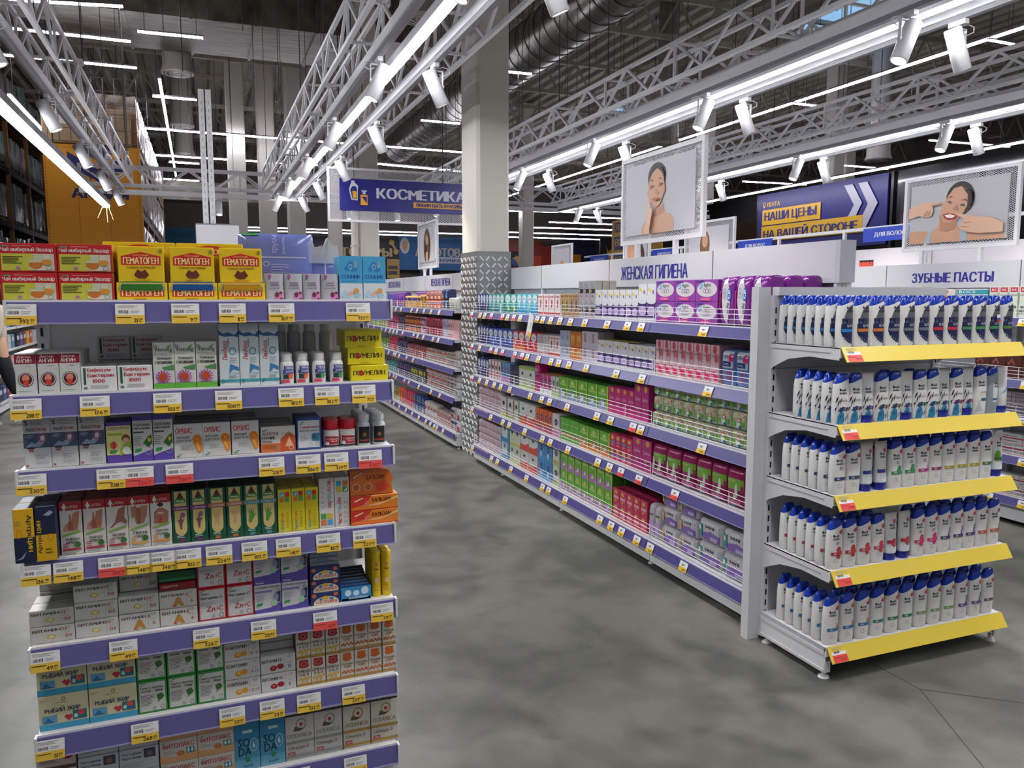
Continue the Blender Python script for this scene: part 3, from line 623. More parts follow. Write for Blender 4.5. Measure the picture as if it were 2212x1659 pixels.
b = B(); b.box(-.49, .555, 2.93, 2.96, .05, 1.62, M('bfbfc1', r=.5)); b.build('back_panel', t)
uprights(t, (-.478, .54), 2.89, 1.60)
b = B(); b.box(-.49, .555, 2.50, 2.93, .02, .095, STL); b.box(-.49, .555, 2.485, 2.50, 0, .09, STL); b.build('base', t)
for k, z in enumerate(ZL):
    b = B(); b.box(-.482, .546, 2.45, 2.88, z-.03, z, STL); b.box(-.482, .546, 2.446, 2.452, z-.028, z+.004, WHT); s = b.build('shelf', t)
    q = strip_mesh(1.028); o = q.build('price_strip', s, (-.482, 2.447, z-.002)); o['label'] = 'purple price strip'
    for x in (-.484, .548): q = B(); q.prism([(2.46, z-.03), (2.88, z-.03), (2.88, z-.10), (2.80, z-.075), (2.46, z-.05)], 'x', x-.0015, x+.0015, STL); q.build('bracket', s)
    for x in (-.4845, .5485): q = B(); q.box(x-.003, x+.003, 2.43, 2.456, z-.056, z+.004, WHT); q.build('end_clip', s)
def price_tag(price, red=False, W=.0735, H=.056):
    b = B(); lo = 'df5550' if red else 'e3bd45'; b.box(-W/2, W/2, 0, .0008, 0, H, 'e4e4e6', r=.3)
    it = [('r', lo, 0, 0, 100, 44), ('l', '8a8a8c', 8, 78, 84, 95, 3), ('b', '2c2c2e', 10, 52, 45, 68), ('l', 'a0a0a4', 52, 54, 92, 70, 2)]
    d = 'b02c28' if red else '4c3c10'
    a_, c_ = price.split('.'); text2d(a_); w_ = 19*TWD[a_]*H/W*1.12
    it += [('t', d, 76-w_, 8, 76, 27, a_), ('t', d, 79, 17, 92, 28, c_), ('l', d, 80, 9, 95, 14, 1), ('l', d, 6, 30, 74, 40, 1)]
    b.paint(it, W, H, lambda x, z, e: (x, -e, z), eps=.00012, x0=-W/2, r=.3); return b.mesh('price_tag')
TAGS = [
 ([(x, p, 0) for x, p in zip([-0.448, -0.186, -0.044, 0.082, 0.219, 0.445], ('392.29', '21.29', '9.99', '11.99', '107.49', '333.49'))]),
 ([(x, p, 0) for x, p in zip([-0.451, -0.286, -0.102, 0.062, 0.239, 0.345, 0.457], ('218.20', '176.89', '103.09', '300.09', '182.89', '182.89', '71.59'))]),
 ([(x, p, p in ('226.97', '209.97', '636.90')) for x, p in zip([-0.451, -0.256, -0.184, -0.079, 0.176, 0.283, 0.368, 0.473], ('230.89', '338.53', '226.97', '209.97', '251.43', '386.89', '339.89', '636.90'))]),
 ([(x, p, p == '159.90') for x, p in zip([-0.455, -0.376, -0.265, -0.2, -0.134, -0.068, 0.018, 0.118, 0.217, 0.337, 0.45], ('136.39', '148.19', '159.90', '148.19', '148.19', '102.29', '224.69', '102.29', '141.69', '115.19', '227.83'))]),
 ([(x, p, p == '61.90') for x, p in zip([-0.447, -0.25, -0.027, 0.136, 0.321, 0.501], ('49.59', '49.59', '226.39', '321.13', '61.90', '79.59'))]),
 ([(x, p, 0) for x, p in zip([-0.45, -0.206, 0.036, 0.153, 0.264, 0.404], ('51.29', '268.69', '23.59', '23.59', '132.29', '277.79'))]),
 ([(x, p, 0) for x, p in zip([0.225, 0.405], ('352.89', '418.59'))])]
LST = ['top strip', 'second strip', 'third strip', 'fourth strip', 'fifth strip', 'sixth strip', 'lowest strip']
for k, L_ in enumerate(TAGS):
    for i, (x, p, red) in enumerate(L_):
        o = bpy.data.objects.new('price_tag', price_tag(p, red)); COL.objects.link(o); o.location = (x, 2.426, ZL[k]-.0625); o.rotation_euler = (math.radians(-9), 0, 0)
        tag(o, f'{"red" if red else "yellow"} and white price tag, {ORD[i]} from left, {LST[k]}, left stand', 'price tag', 'price tags on the left stand')
def row(k, e, D, desc, c, items, side=None, top=None, rows=3, nl=1, name='medicine_box', cat='box', y=2.475, skip=(), lay=None, r=.38, gap=.002, jit=0., z=0., gy=.004):
    xs, W, H = e; me = carton(W-gap, H-.001, D, c, items, side, top, r=r)
    put_row((name, cat, [(name, me)]), xs, y, ZL[k-1]+.0005+z, desc, f'{SH[k-1]}, left stand', f'{desc} on the {SH[k-1]}', rows=rows, dr=D+gy, nl=nl, dh=H+.0005, skip=skip, jit=jit)
GR = '0f7a44'; LOGO = lambda x, y, s=1: [P('12804a', x, y, x+12*s, y+2, x+20*s, y+9*s, x+8*s, y+8*s, x, y+4*s), ('t', 'e8f2ea', x+3*s, y+2.5*s, x+17*s, y+6.5*s, 'Эвалар')]
# --- top shelf
TEA = [('r', 'a8b23a', 4, 5, 96, 64), ('r', 'c9c64a', 4, 5, 60, 64), ('r', 'c9cdb0', 60, 5, 96, 64), ('t', 'f4e6e0', 4, 68, 95, 86, 'Чай имбирный Эвалар'), ('l', 'e8a8a0', 24, 90, 78, 95, 1)] + LOGO(5, 86, .8) + [('l', '3c4a1c', 7, 30, 46, 58, 5), ('e', 'd8d0c8', 50, 6, 92, 22), ('e', 'c8742a', 52, 10, 75, 40), P('c9cdb0', 51, 34, 76, 34, 76, 42, 51, 42), ('e', 'd89038', 74, 24, 92, 46), P('d8d2bc', 76, 44, 90, 44, 88, 62, 78, 62), ('e', 'b070b0', 29, 9, 36, 20), ('o', '6a6a6a', 82, 6, 92, 22, .85)]
row(1, ([-0.431, -0.294], 0.137, 0.0775), .07, 'red ginger tea box', 'c4202a', TEA, side='c9a53a', rows=2, nl=2, name='tea_box')
HEM = [P('d42a22', 8, 66, 8, 82, 50, 90, 92, 82, 92, 66), ('t', 'f7ea9c', 12, 68, 88, 80, '*ГЕМАТОГЕН'), ('t', 'f0c860', 34, 82, 66, 86, 'РУССКИЙ'), ('t', 'a86c20', 20, 60, 80, 64.5, 'Самый любимый!'), P('6a2c1c', 34, 48, 42, 58, 50, 54, 58, 58, 66, 48, 58, 42, 42, 42), ('t', 'b04c1c', 34, 37, 70, 40, 'Пищевой продукт'), ('e', '9c8c34', 88, 88, 96, 96)]
HEL = [P('d42a22', 8, 8, 8, 22, 92, 22, 92, 8), ('t', 'f7ea9c', 11, 9.5, 89, 20.5, '*ГЕМАТОГЕН'), ('l', 'b04c1c', 34, 3, 66, 6, 1)]
xs, W, H = ([-0.155, -0.021, 0.112], 0.1347, 0.1533)
for i, x in enumerate(xs):
    t = thing('candy_display_box', f'yellow hematogen candy display box with {("green", "blue", "gold")[i]} wrapped bars, top shelf', 'box', (x, 2.475, ZL[0]), 0, 'yellow candy display boxes')
    b = B(); b.rbox(-W/2+.002, W/2-.002, 0, .11, 0, .052, 'ecc81e', r=.3); b.rbox(-W/2+.008, W/2-.008, .008, .11, .052, H, 'ecc81e', r=.3)
    b.prism([(-W*.44, .052), (-W*.3, .03), (0, .025), (W*.3, .03), (W*.44, .052)], 'y', -.0006, .002, 'c9b878')
    b.paint(HEL, W, H, lambda u, v, e: (u, -e, v), x0=-W/2, eps=.0003); b.paint(HEM, W*.9, H, lambda u, v, e: (u, .0078-e, v), x0=-W*.45, eps=.0003); b.build('box_body', t)
    for j in range(3):
        q = B(); col = ('3f8c3c', '2a62a8', 'd8a428')[i]; q.rbox(-W*.40, W*.40, -.006+j*.003, .008+j*.003, .030+j*.007, .041+j*.007, M(col, r=.2, me=.5), b=.004)
        for s in (-1, 1): q.box(min(s*W*.40, s*W*.44), max(s*W*.40, s*W*.44), -.002+j*.003, .002+j*.003, .030+j*.007, .042+j*.007, M('c8c8c0', r=.2, me=.7))
        q.build('wrapped_bar', t)
for i, (a, c_) in enumerate(((-.165, .195), (.03, .19))):
    b = B(); b.rbox(-c_/2, c_/2, 0, .2, 0, .172, 'ecc81e', r=.3); b.paint([P('d42a22', 20, 79, 20, 92, 50, 96, 82, 92, 82, 79), ('t', 'f7ea9c', 22, 81, 80, 90, '*ГЕМАТОГЕН'), ('t', 'c63a24', 40, 94, 62, 97, 'РУССКИЙ'), ('e', '9c8c34', 8, 80, 17, 90)], c_, .172, lambda u, v, e: (u, -e, v), x0=-c_/2)
    o = b.build('candy_carton', loc=(a, 2.60, ZL[0])); tag(o, f'large yellow candy carton behind the display boxes, {("left", "right")[i]} of the pair', 'box')
def big_pack(w, h, d, col, loc, label, items, rz=0, sheen=.18):
    me = packet(w, h, d, col, items, r=sheen, n=7, m=2.6); o = bpy.data.objects.new('diaper_pack', me); COL.objects.link(o); o.location = loc; o.rotation_euler = (0, 0, rz); tag(o, label, 'pack', 'lilac hygiene packs')
big_pack(.235, .155, .16, '7d88cc', (.235, 2.66, ZL[0]+.062), 'large lilac plastic pack lying behind the yellow candy cartons', [('r', 'c8ccec', 4, 47, 98, 50), ('r', '50b45c', 4, 93, 26, 99), ('l', 'aab2e4', 40, 12, 66, 38, 5), ('o', 'c8ccec', 30, 30, 38, 40), ('v', 'c0c6ee', 42, 56, 50, 94, 'трусы'), ('v', 'c0c6ee', 55, 56, 60, 90, 'pants')])
big_pack(.12, .10, .13, '7680c4', (.385, 2.68, ZL[0]+.035), 'smaller lilac plastic pack with white strap behind the silver tins', [('r', 'd0d4f0', 48, 0, 52, 100), ('t', 'c8ccec', 6, 40, 36, 48, 'трусы'), ('l', 'c0c6ee', 6, 10, 44, 34, 4)])
FILM = clear_mat('clear_film', 'eef2f4', .38, .1)
for i, (x, w_) in enumerate(((.345, .07), (.40, .06))):
    b = B(); b.prism([(-w_/2, 0), (w_/2, 0), (w_*.42, .06), (w_*.1, .05+.01*i), (-.005, .085), (-w_*.3, .055)], 'y', 0, .05, FILM); tag(b.build('clear_bag', loc=(x, 2.67, ZL[0]+.12)), f'crumpled clear plastic bag top, {("left", "right")[i]} one, on the lilac packs', 'bag')
xs, W, H = ([0.205, 0.261, 0.314, 0.369], 0.0553, 0.081)
TIN = [('e', 'b868b0', 10, 80, 32, 97), P('4a6a4a', 12, 78, 20, 88, 22, 76), ('t', '6a5a78', 22, 62, 74, 70, 'Эхинацея'), ('t', '6a5a78', 22, 52, 78, 60, 'пурпурная'), ('t', '6a5a78', 16, 42, 84, 49, 'экстракт-ВИС'), P('cf7cb8', 44, 2, 56, 26, 98, 30, 98, 2), ('e', '7a2c40', 50, 12, 76, 32), ('e', '7a2c40', 76, 24, 98, 34), ('e', '7a2c40', 82, 4, 98, 12)]
def tin():
    b = B(); pr = []
    for i in range(28):
        a = 2*math.pi*i/28; pr.append((math.copysign(abs(math.cos(a))**.6, math.cos(a))*(W/2-.001), .02+math.copysign(abs(math.sin(a))**.6, math.sin(a))*.02))
    b.prism(pr, 'z', 0, H, M('c6c6ce', r=.3, me=.15)); s = lambda x: .02-.02*max(0, 1-(abs(x)/(W/2))**3.33)**.3
    b.paint(TIN, W*.86, H, lambda u, v, e: (u, s(u)-e-.0004, v), x0=-W*.43, sub=.008, eps=.0003); return b.mesh('tin')
put_row(('supplement_tin', 'tin', [('supplement_tin', tin())]), xs, 2.475, ZL[0], 'silver supplement tin with pink flower', 'top shelf, left stand', 'silver tins', rows=1)
SON = [('r', '4aa6d6', 0, 39, 100, 100), ('t', '1c4c94', 8, 49, 90, 58, 'СОННИК'), ('l', '2c6cae', 10, 43, 88, 46, 1), ('e', '2f86c8', 34, 72, 62, 88), ('e', '2f86c8', 22, 66, 46, 78), ('e', '2f86c8', 48, 64, 78, 76), ('o', 'bfe0f0', 40, 70, 56, 82, .75), ('e', 'e8b070', 60, 74, 74, 90), ('e', '4aa6d6', 58, 76, 70, 90), P('a8cfe4', 4, 10, 20, 24, 40, 16, 60, 14, 50, 8, 20, 6), P('e0a890', 26, 12, 52, 22, 60, 14, 40, 10), ('e', 'd89c58', 60, 14, 84, 28), ('e', '9cc4da', 62, 6, 92, 16)]
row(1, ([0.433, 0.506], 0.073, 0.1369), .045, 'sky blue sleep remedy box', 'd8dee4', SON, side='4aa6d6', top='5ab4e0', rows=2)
# --- second shelf
ANG = [('r', '8c1c30', 0, 74, 100, 97), ('t', 'e4d8da', 12, 87, 78, 94, 'Доктор'), ('t', 'f0e8ea', 8, 77, 80, 86, 'АНГИН'), ('l', '9a9aa0', 50, 68, 90, 71, 1), ('e', '3a3030', 12, 18, 86, 53, 24), ('e', 'd8d8dc', 15, 20, 83, 51.5, 24), ('e', '5a1c20', 19, 22, 79, 50, 24), ('e', 'd8887a', 32, 32, 66, 48), P('d0402c', 34, 36, 62, 34, 60, 20, 38, 22), P('e0a090', 30, 36, 36, 40, 36, 34), ('l', '5c9c6c', 12, 7, 82, 10, 1)]
row(2, ([-0.454, -0.4, -0.348], 0.0527, 0.1131), .05, 'white spray box with red head emblem', 'c9cbcc', ANG, top='cfd0d0', rows=4)
BIF = [('r', '2c5c44', 7, 28, 14, 95), ('t', 'c03040', 18, 76, 84, 93, 'Бифидум'), ('t', 'c03040', 18, 54, 92, 72, 'Бактерин'), ('t', 'c03040', 33, 35, 66, 50, '1000'), ('l', 'a8a8ac', 26, 12, 92, 28, 3), ('e', '4c8c6c', 6, 10, 18, 20)]
row(2, ([-0.277, -0.185], 0.0915, 0.0716), .075, 'white bifidum box with crimson letters', 'dadadc', BIF, top='c4c6c6', rows=2)
row(2, (lambda e: ([x+.02 for x in e[0]], e[1], e[2]))(([-0.277, -0.185], 0.0915, 0.0716)), .05, 'dim bifidum box stacked behind', 'dadadc', BIF, top='c4c6c6', rows=1, nl=2, y=2.70)
VIS = [('t', '2c3c2c', 8, 78, 92, 89, 'Vistong'), ('t', '2c3c2c', 6, 88, 24, 95, 'Dr'), P('5c9c44', 62, 88, 90, 96, 78, 86), ('l', '9cb464', 8, 75, 60, 77, 1), ('t', '1c1c1c', 18, 62, 88, 69, 'Эхинацея'), ('t', '1c1c1c', 8, 54, 90, 60, 'с витаминами'), P('4c8c4c', 38, 46, 98, 52, 98, 40, 50, 42), ('r', 'd4c8dc', 4, 14, 86, 38)] + [P('a84c9c', 45, 26, 45+36*math.cos(a-.12), 26+14*math.sin(a-.12), 45+36*math.cos(a+.12), 26+14*math.sin(a+.12)) for a in [j*.45 for j in range(14)]] + [('e', 'b84c20', 26, 17, 64, 35), ('r', '5cac3c', 0, 0, 100, 12)]
row(2, ([-0.109, -0.052, 0.006], 0.058, 0.1356), .045, 'white echinacea box with magenta flower', 'cfd2cc', VIS, rows=3)
LIN = [P('2c5c94', 0, 90, 20, 84, 50, 86, 80, 82, 100, 88, 100, 78, 70, 80, 30, 79, 0, 82), ('v', 'c0504c', 16, 42, 42, 72, 'ЛинАква'), ('v', '4c5c6c', 44, 62, 54, 76, 'норм'), ('o', '3c8cb4', 50, 50, 86, 62, .75), ('l', '9cb0bc', 52, 38, 94, 48, 3), P('3c7cb4', 48, 22, 54, 36, 98, 30, 98, 24, 70, 28, 50, 20), P('8cc0dc', 48, 20, 98, 22, 98, 20), ('r', '2c9ca8', 0, 7, 100, 11), ('l', '8c9ca8', 46, 13, 92, 19, 2), ('t', '3c6c8c', 10, 4, 24, 12, '8+')]
row(2, ([0.069, 0.126, 0.183], 0.0573, 0.1873), .045, 'tall white nasal spray box with wave', 'c9d4d8', LIN, rows=3)
def bottle_round(r0, H, hcap, body, capc, items, neck=.8, lab_=None, rg=.3):
    bd = B(); bd.lathe([(r0*.92, 0), (r0, .004), (r0, H*.62), (r0*.93, H*.70), (r0*neck*.9, H*.76), (r0*neck*.9, H-hcap+.001)], body, n=24, o=(0, r0, 0), r=rg)
    if items: bd.paint(items, r0*1.9, H*.6, lambda u, v, e: (u, r0-math.sqrt(max(0, r0*r0-u*u))-e-.0003, v+.002), x0=-r0*.95, sub=.006, eps=.0003)
    cp = B(); cp.lathe([(r0*neck, H-hcap), (r0*neck, H-.003), (r0*neck*.92, H)], capc, n=24, o=(0, r0, 0), r=rg)
    return [('bottle', bd.mesh('bottle')), ('cap', cp.mesh('cap'))]
YST = [('r', '2c3c94', 24, 76, 100, 96), ('t', 'e0e4f4', 34, 79, 96, 93, 'ПИВНЫЕ'), ('r', '2c3c94', 16, 54, 100, 74), ('t', 'e0e4f4', 34, 57, 96, 71, 'ДРОЖЖИ'), ('r', '2c3c3c', 18, 26, 60, 50), ('e', 'e0682c', 56, 24, 92, 56), P('d83c5c', 4, 4, 10, 20, 60, 20, 70, 4)]
YS2 = [((a[0], '2c9454') + a[2:]) if a[1] == 'e0682c' else a for a in YST]
xs, W, H = ([0.235, 0.281, 0.331, 0.385], 0.05, 0.0921)
for j, (its, sel, dd) in enumerate(((YST, xs[:2], 'white yeast bottle, orange spot'), (YS2, xs[2:], 'white yeast bottle, green spot'))):
    put_row(('pill_bottle', 'bottle', bottle_round(.0205, H, .022, 'dcdedf', 'd8d8da', its)), sel, 2.478, ZL[1], dd, 'second shelf, left stand', dd, rows=3, dr=.044)
put_row(('pill_bottle', 'bottle', bottle_round(.0215, H*.98, .022, 'b8bcc0', 'd8d8da', [('l', '6c7074', 10, 20, 90, 80, 8)])), xs, 2.70, ZL[1]+.083, 'shade-greyed labelled bottle stacked behind', 'second shelf, left stand', 'rear bottles', rows=1)  # rear bottles greyed: the dark at the back is put into their colour
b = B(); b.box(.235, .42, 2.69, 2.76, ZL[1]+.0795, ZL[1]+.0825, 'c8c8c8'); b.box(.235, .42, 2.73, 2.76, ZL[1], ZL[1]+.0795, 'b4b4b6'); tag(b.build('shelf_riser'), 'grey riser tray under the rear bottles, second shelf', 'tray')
POU = [('t', '3c1c14', 6, 38, 92, 68, 'ПОУМЕЛИН'), ('e', 'b02c30', 21, 34, 33, 70), ('l', '8c7c1c', 34, 8, 64, 16, 1)]
xs, W, H = ([0.485], 0.117, 0.0501)
for l in range(3):
    me = carton(W, H+.003*l, .16, 'd8c81c', POU, r=.35); o = bpy.data.objects.new('medicine_box', me); COL.objects.link(o); o.location = (xs[0]-.007*l, 2.475+.012*l, ZL[1]+(H+.002)*l)
    tag(o, f'yellow lozenge box, {("lowest", "middle", "topmost")[l]} of the stack of three, second shelf', 'box', 'yellow lozenge boxes')
# --- third shelf
AKV = [('t', '1c1c1c', 6, 84, 20, 93, 'S'), ('l', '8c8c90', 26, 84, 84, 94, 4), ('t', '3c4c5c', 10, 72, 44, 80, 'Аква'), ('t', 'b84c4c', 45, 72, 88, 80, 'Оптик'), ('r', '3c506c', 0, 40, 100, 68), P('8c9cb4', 8, 42, 30, 52, 44, 48, 66, 58, 80, 52, 60, 42), P('6c7c94', 0, 62, 24, 58, 40, 64, 20, 67), ('o', 'c04c64', 54, 50, 88, 68, .8), ('e', 'c8ccd4', 62, 54, 80, 64), ('r', '2c2c30', 14, 38, 40, 41), ('e', 'b03c50', 18, 33, 27, 37), ('e', 'b03c50', 27, 33, 36, 37), ('l', '8c8c90', 42, 18, 88, 28, 3), ('o', '5c5c60', 44, 8, 56, 14), ('o', '5c5c60', 60, 8, 72, 14), ('o', '5c5c60', 76, 8, 88, 14), ('r', 'b03c50', 6, 4, 15, 8)]
row(3, ([-0.438, -0.372, -0.304], 0.0673, 0.1447), .05, 'white and blue eye lotion box', 'c4c5c8', AKV, rows=3)
BAB = [('r', '5c44a4', 0, 0, 100, 20), ('r', '5c44a4', 0, 92, 100, 100), P('d8d890', 0, 20, 60, 20, 100, 60, 100, 92, 0, 92), ('t', '8c4c94', 8, 82, 40, 89, 'БЭБИ'), ('t', '7c7c84', 42, 82, 94, 89, 'ФОРМУЛА'), ('r', 'a4c43c', 6, 68, 66, 74), ('e', '7c4c34', 62, 48, 96, 70), ('e', 'd8a88c', 66, 46, 92, 62), ('e', 'd8743c', 12, 36, 44, 52), ('e', 'c8343c', 22, 34, 36, 54), P('8cb43c', 54, 16, 56, 32, 68, 44, 100, 54, 100, 30), ('e', 'dce4dc', 64, 20, 96, 40), P('2c8c4c', 10, 24, 38, 26, 44, 32, 14, 32)]
row(3, ([-0.236], 0.065, 0.1173), .05, 'lilac and cream childrens syrup box', 'd8d4c0', BAB, side='5c44a4', rows=2)
PLA = [('r', '5c44a4', 0, 90, 100, 100), P('5c44a4', 0, 0, 100, 0, 100, 26, 0, 12), ('t', '3c3c44', 6, 76, 92, 83, 'ПОДОРОЖНИКА'), ('t', '3c3c44', 6, 70, 88, 75, 'и мать-и-мачехи'), ('r', '4c5c4c', 4, 62, 56, 66), ('l', '8c8c8c', 6, 36, 50, 58, 5), P('3c6c34', 52, 40, 80, 56, 96, 42, 80, 28), P('2c5c2c', 74, 50, 94, 60, 98, 34), ('e', 'd8b42c', 74, 42, 92, 52), P('2c8c4c', 8, 20, 40, 22, 46, 29, 12, 28), ('o', '9cacac', 60, 14, 94, 32, .85)]
row(3, ([-0.174, -0.12], 0.054, 0.1329), .05, 'plantain syrup box, white with violet', 'c9ccc9', PLA, rows=2, side='cccccc')
ORV = [('t', 'c03438', 6, 72, 66, 88, 'ОРВИС'), ('t', '4c4c50', 8, 56, 56, 64, 'ЛИЗОЦИМ'), ('t', '4c4c50', 8, 46, 62, 54, 'ДЛЯ ГОРЛА'), ('l', 'a0a0a4', 24, 24, 68, 38, 4), ('e', 'd8842c', 64, 40, 98, 68), ('o', 'b0641c', 70, 46, 94, 64, .7), P('d8842c', 66, 46, 86, 10, 98, 20, 98, 50), P('e8a850', 74, 40, 88, 16, 92, 22, 84, 44), ('o', '8cb48c', 64, 14, 78, 26, .85)] + LOGO(8, 4, 1.0)
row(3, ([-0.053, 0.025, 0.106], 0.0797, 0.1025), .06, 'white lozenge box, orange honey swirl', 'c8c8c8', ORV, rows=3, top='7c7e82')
MUM = [('r', 'd0703c', 0, 0, 58, 34), P('c4582c', 56, 0, 100, 0, 100, 60, 80, 78, 66, 60, 56, 50), P('e8b08c', 70, 20, 82, 60, 94, 20), ('t', '3c2c24', 4, 66, 52, 78, 'ЗОЛОТОЕ'), ('t', '3c2c24', 4, 50, 42, 62, 'МУМИЕ'), ('t', '5c3c2c', 4, 36, 32, 46, 'Эвалар'), ('l', 'a8642c', 6, 14, 46, 30, 3), ('t', 'b0a090', 60, 66, 94, 76, 'Алтайское'), ('e', '7c7c7c', 38, 8, 48, 24), ('o', 'e0e0e0', 80, 6, 94, 26, .8)] + LOGO(4, 82, .9)
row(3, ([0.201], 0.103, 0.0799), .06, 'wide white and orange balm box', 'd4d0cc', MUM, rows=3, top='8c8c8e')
LAM = [('r', 'd0d4d6', 6, 7, 93, 93), ('t', 'b0343c', 12, 66, 92, 76, 'Ламинария'), ('t', '5c5c60', 12, 56, 88, 63, 'морская капуста'), ('l', '9c9ca0', 12, 30, 50, 48, 4), P('3c7c9c', 60, 28, 62, 52, 92, 52, 92, 26), P('1c5c7c', 62, 40, 72, 50, 80, 30), ('o', '4c4c4c', 76, 12, 92, 24), ('o', 'a8a8a8', 48, 10, 62, 22)] + LOGO(12, 80, 1)
row(3, ([0.293], 0.076, 0.0997), .06, 'blue edged seaweed tablets box', '2c4c94', LAM, rows=2)
RBO = [('r', 'c0242c', 0, 18, 100, 66), P('f0ecec', 0, 66, 40, 70, 100, 60, 100, 100, 0, 100), ('t', 'f0d8d8', 14, 44, 96, 56, 'A-Z Multivitamins'), ('t', 'f0d8d8', 34, 32, 84, 42, '+ Minerals'), ('e', 'e0e0e4', 8, 12, 30, 36), ('r', '1c1c20', 0, 4, 100, 14)]
xs, W, H = ([0.364, 0.415], 0.0515, 0.0881)
put_row(('pill_bottle', 'bottle', bottle_round(W*.48, H, H*.4, 'dcdcde', 'c41c28', RBO, neck=.98, rg=.2)), xs, 2.478, ZL[2], 'red capped multivitamin bottle', 'third shelf, left stand', 'red capped bottles', rows=2, dr=.05)
BLB = [('r', '17171c', 0, 10, 100, 100), ('e', '6c442c', 28, 42, 66, 72), ('e', 'a8744c', 38, 50, 58, 66), ('r', '8c2c24', 8, 22, 92, 32), ('t', 'b04c3c', 12, 24, 88, 31, 'ВИТАМИНЫ')]
xs, W, H = ([0.466, 0.514], 0.0485, 0.0985)
put_row(('pill_bottle', 'bottle', bottle_round(W*.45, H, .02, 'c9ccce', 'd4d8d8', BLB)), xs, 2.478, ZL[2], 'white capped bottle, black snail label', 'third shelf, left stand', 'black label bottles', rows=4, dr=.043)
# --- fourth shelf
AR1 = [('r', '1b2440', 0, 0, 100, 47), ('V', '1b2440', 62, 20, 90, 88, 'Артроцин'), ('l', '9c8c4c', 6, 70, 40, 80, 2), ('o', 'c8682c', 14, 46, 40, 62, .85), P('8c9cb8', 4, 6, 30, 10, 60, 22, 40, 8), ('V', 'd8b42c', 62, 20, 90, 46, 'цин')]
AR2 = [('r', 'd8a81c', 0, 0, 100, 48), ('v', '2c2c3c', 8, 14, 32, 50, 'Артро'), ('v', 'd8b42c', 8, 52, 32, 74, 'цин'), ('o', 'c8682c', 58, 36, 86, 50, .85), P('8c9cb8', 40, 84, 76, 92, 92, 88, 70, 82), ('l', '7c5c1c', 44, 14, 88, 26, 2)]
row(4, ([-0.476], 0.051, 0.1518), .07, 'yellow over navy joint cream box', 'd8a81c', AR1, side='1b2440', y=2.43, rows=2, z=.003)
row(4, ([-0.424], 0.051, 0.1545), .07, 'navy over yellow joint cream box', '1b2440', AR2, side='1b2440', y=2.43, rows=2, z=.003)
def apt(kind, txt, col):
    it = [('r', 'b0242c', 0, 84, 100, 100), ('r', 'e0e0e0', 14, 88, 32, 93), ('r', 'e0e0e0', 19, 84, 27, 97), P('7cac3c', 32, 86, 42, 88, 40, 94), ('t', 'e8c8c8', 44, 88, 84, 93, 'АПТЕКА'), P('d4d0ce', 4, 42, 4, 76, 20, 82, 100, 84, 100, 46)]
    if kind == 0: it += [P('b87c64', 20, 44, 24, 56, 40, 62, 44, 76, 50, 78, 54, 66, 60, 78, 84, 82, 90, 80, 80, 46), P('9c5c48', 34, 46, 42, 62, 52, 64, 62, 46), P('c8907c', 10, 44, 22, 58, 40, 46)]
    if kind == 1: it += [P('a06a58', 14, 44, 40, 54, 56, 78, 90, 84, 84, 62, 96, 54, 92, 48, 70, 54, 50, 52, 30, 44)]
    if kind == 2: it += [P('b07c64', 12, 80, 40, 82, 36, 46, 30, 60, 18, 58), P('b07c64', 60, 80, 92, 82, 88, 60, 78, 54, 74, 48, 62, 46), P('9c6450', 36, 78, 62, 78, 60, 46, 38, 46)]
    if kind == 3: it += [('e', '2c2420', 36, 76, 64, 84), P('b07860', 16, 44, 20, 66, 40, 74, 60, 74, 88, 66, 84, 44), P('c04c34', 36, 44, 46, 56, 52, 60, 58, 44), P('d8c0b0', 30, 62, 68, 62, 60, 66, 40, 66)]
    it += [P('7cac3c', 8, 38, 90, 46, 88, 42, 10, 35), ('t', '2c2c2c', 22, 27, 84, 33, txt), ('t', '2c2c2c', 24, 20, 78, 26, col[1]), ('r', col[0], 8, 8, 90, 12), ('e', '3c6c34', 62, 13, 90, 24), ('l', col[0], 10, 14, 48, 24, 3), ('l', '8c8c8c', 12, 3, 80, 6, 1)]
    return it
AP = (('chestnut balm box showing a foot', 0, 'Конский каштан', ('b0343c', 'и Мята')), ('chestnut balm box showing a heel', 0, 'Конский каштан', ('b0343c', 'и Мята')), ('ginkgo balm box showing a calf', 1, 'Гинкго Билоба', ('b0343c', 'и Софора')), ('fir balm box showing knees', 2, 'Пихта', ('d8a03c', 'и Сабельник')), ('balm box showing a bare back', 3, 'Адамов корень', ('d8903c', 'и Горчица')))
xs, W, H = ([-0.369, -0.31, -0.252, -0.195, -0.137], 0.0582, 0.1533)
for x, a in zip(xs, AP): row(4, ([x], W, H), .045, a[0], 'cfcdca', apt(a[1], a[2], a[3]), side='b0242c', top='8c1c24', rows=3)
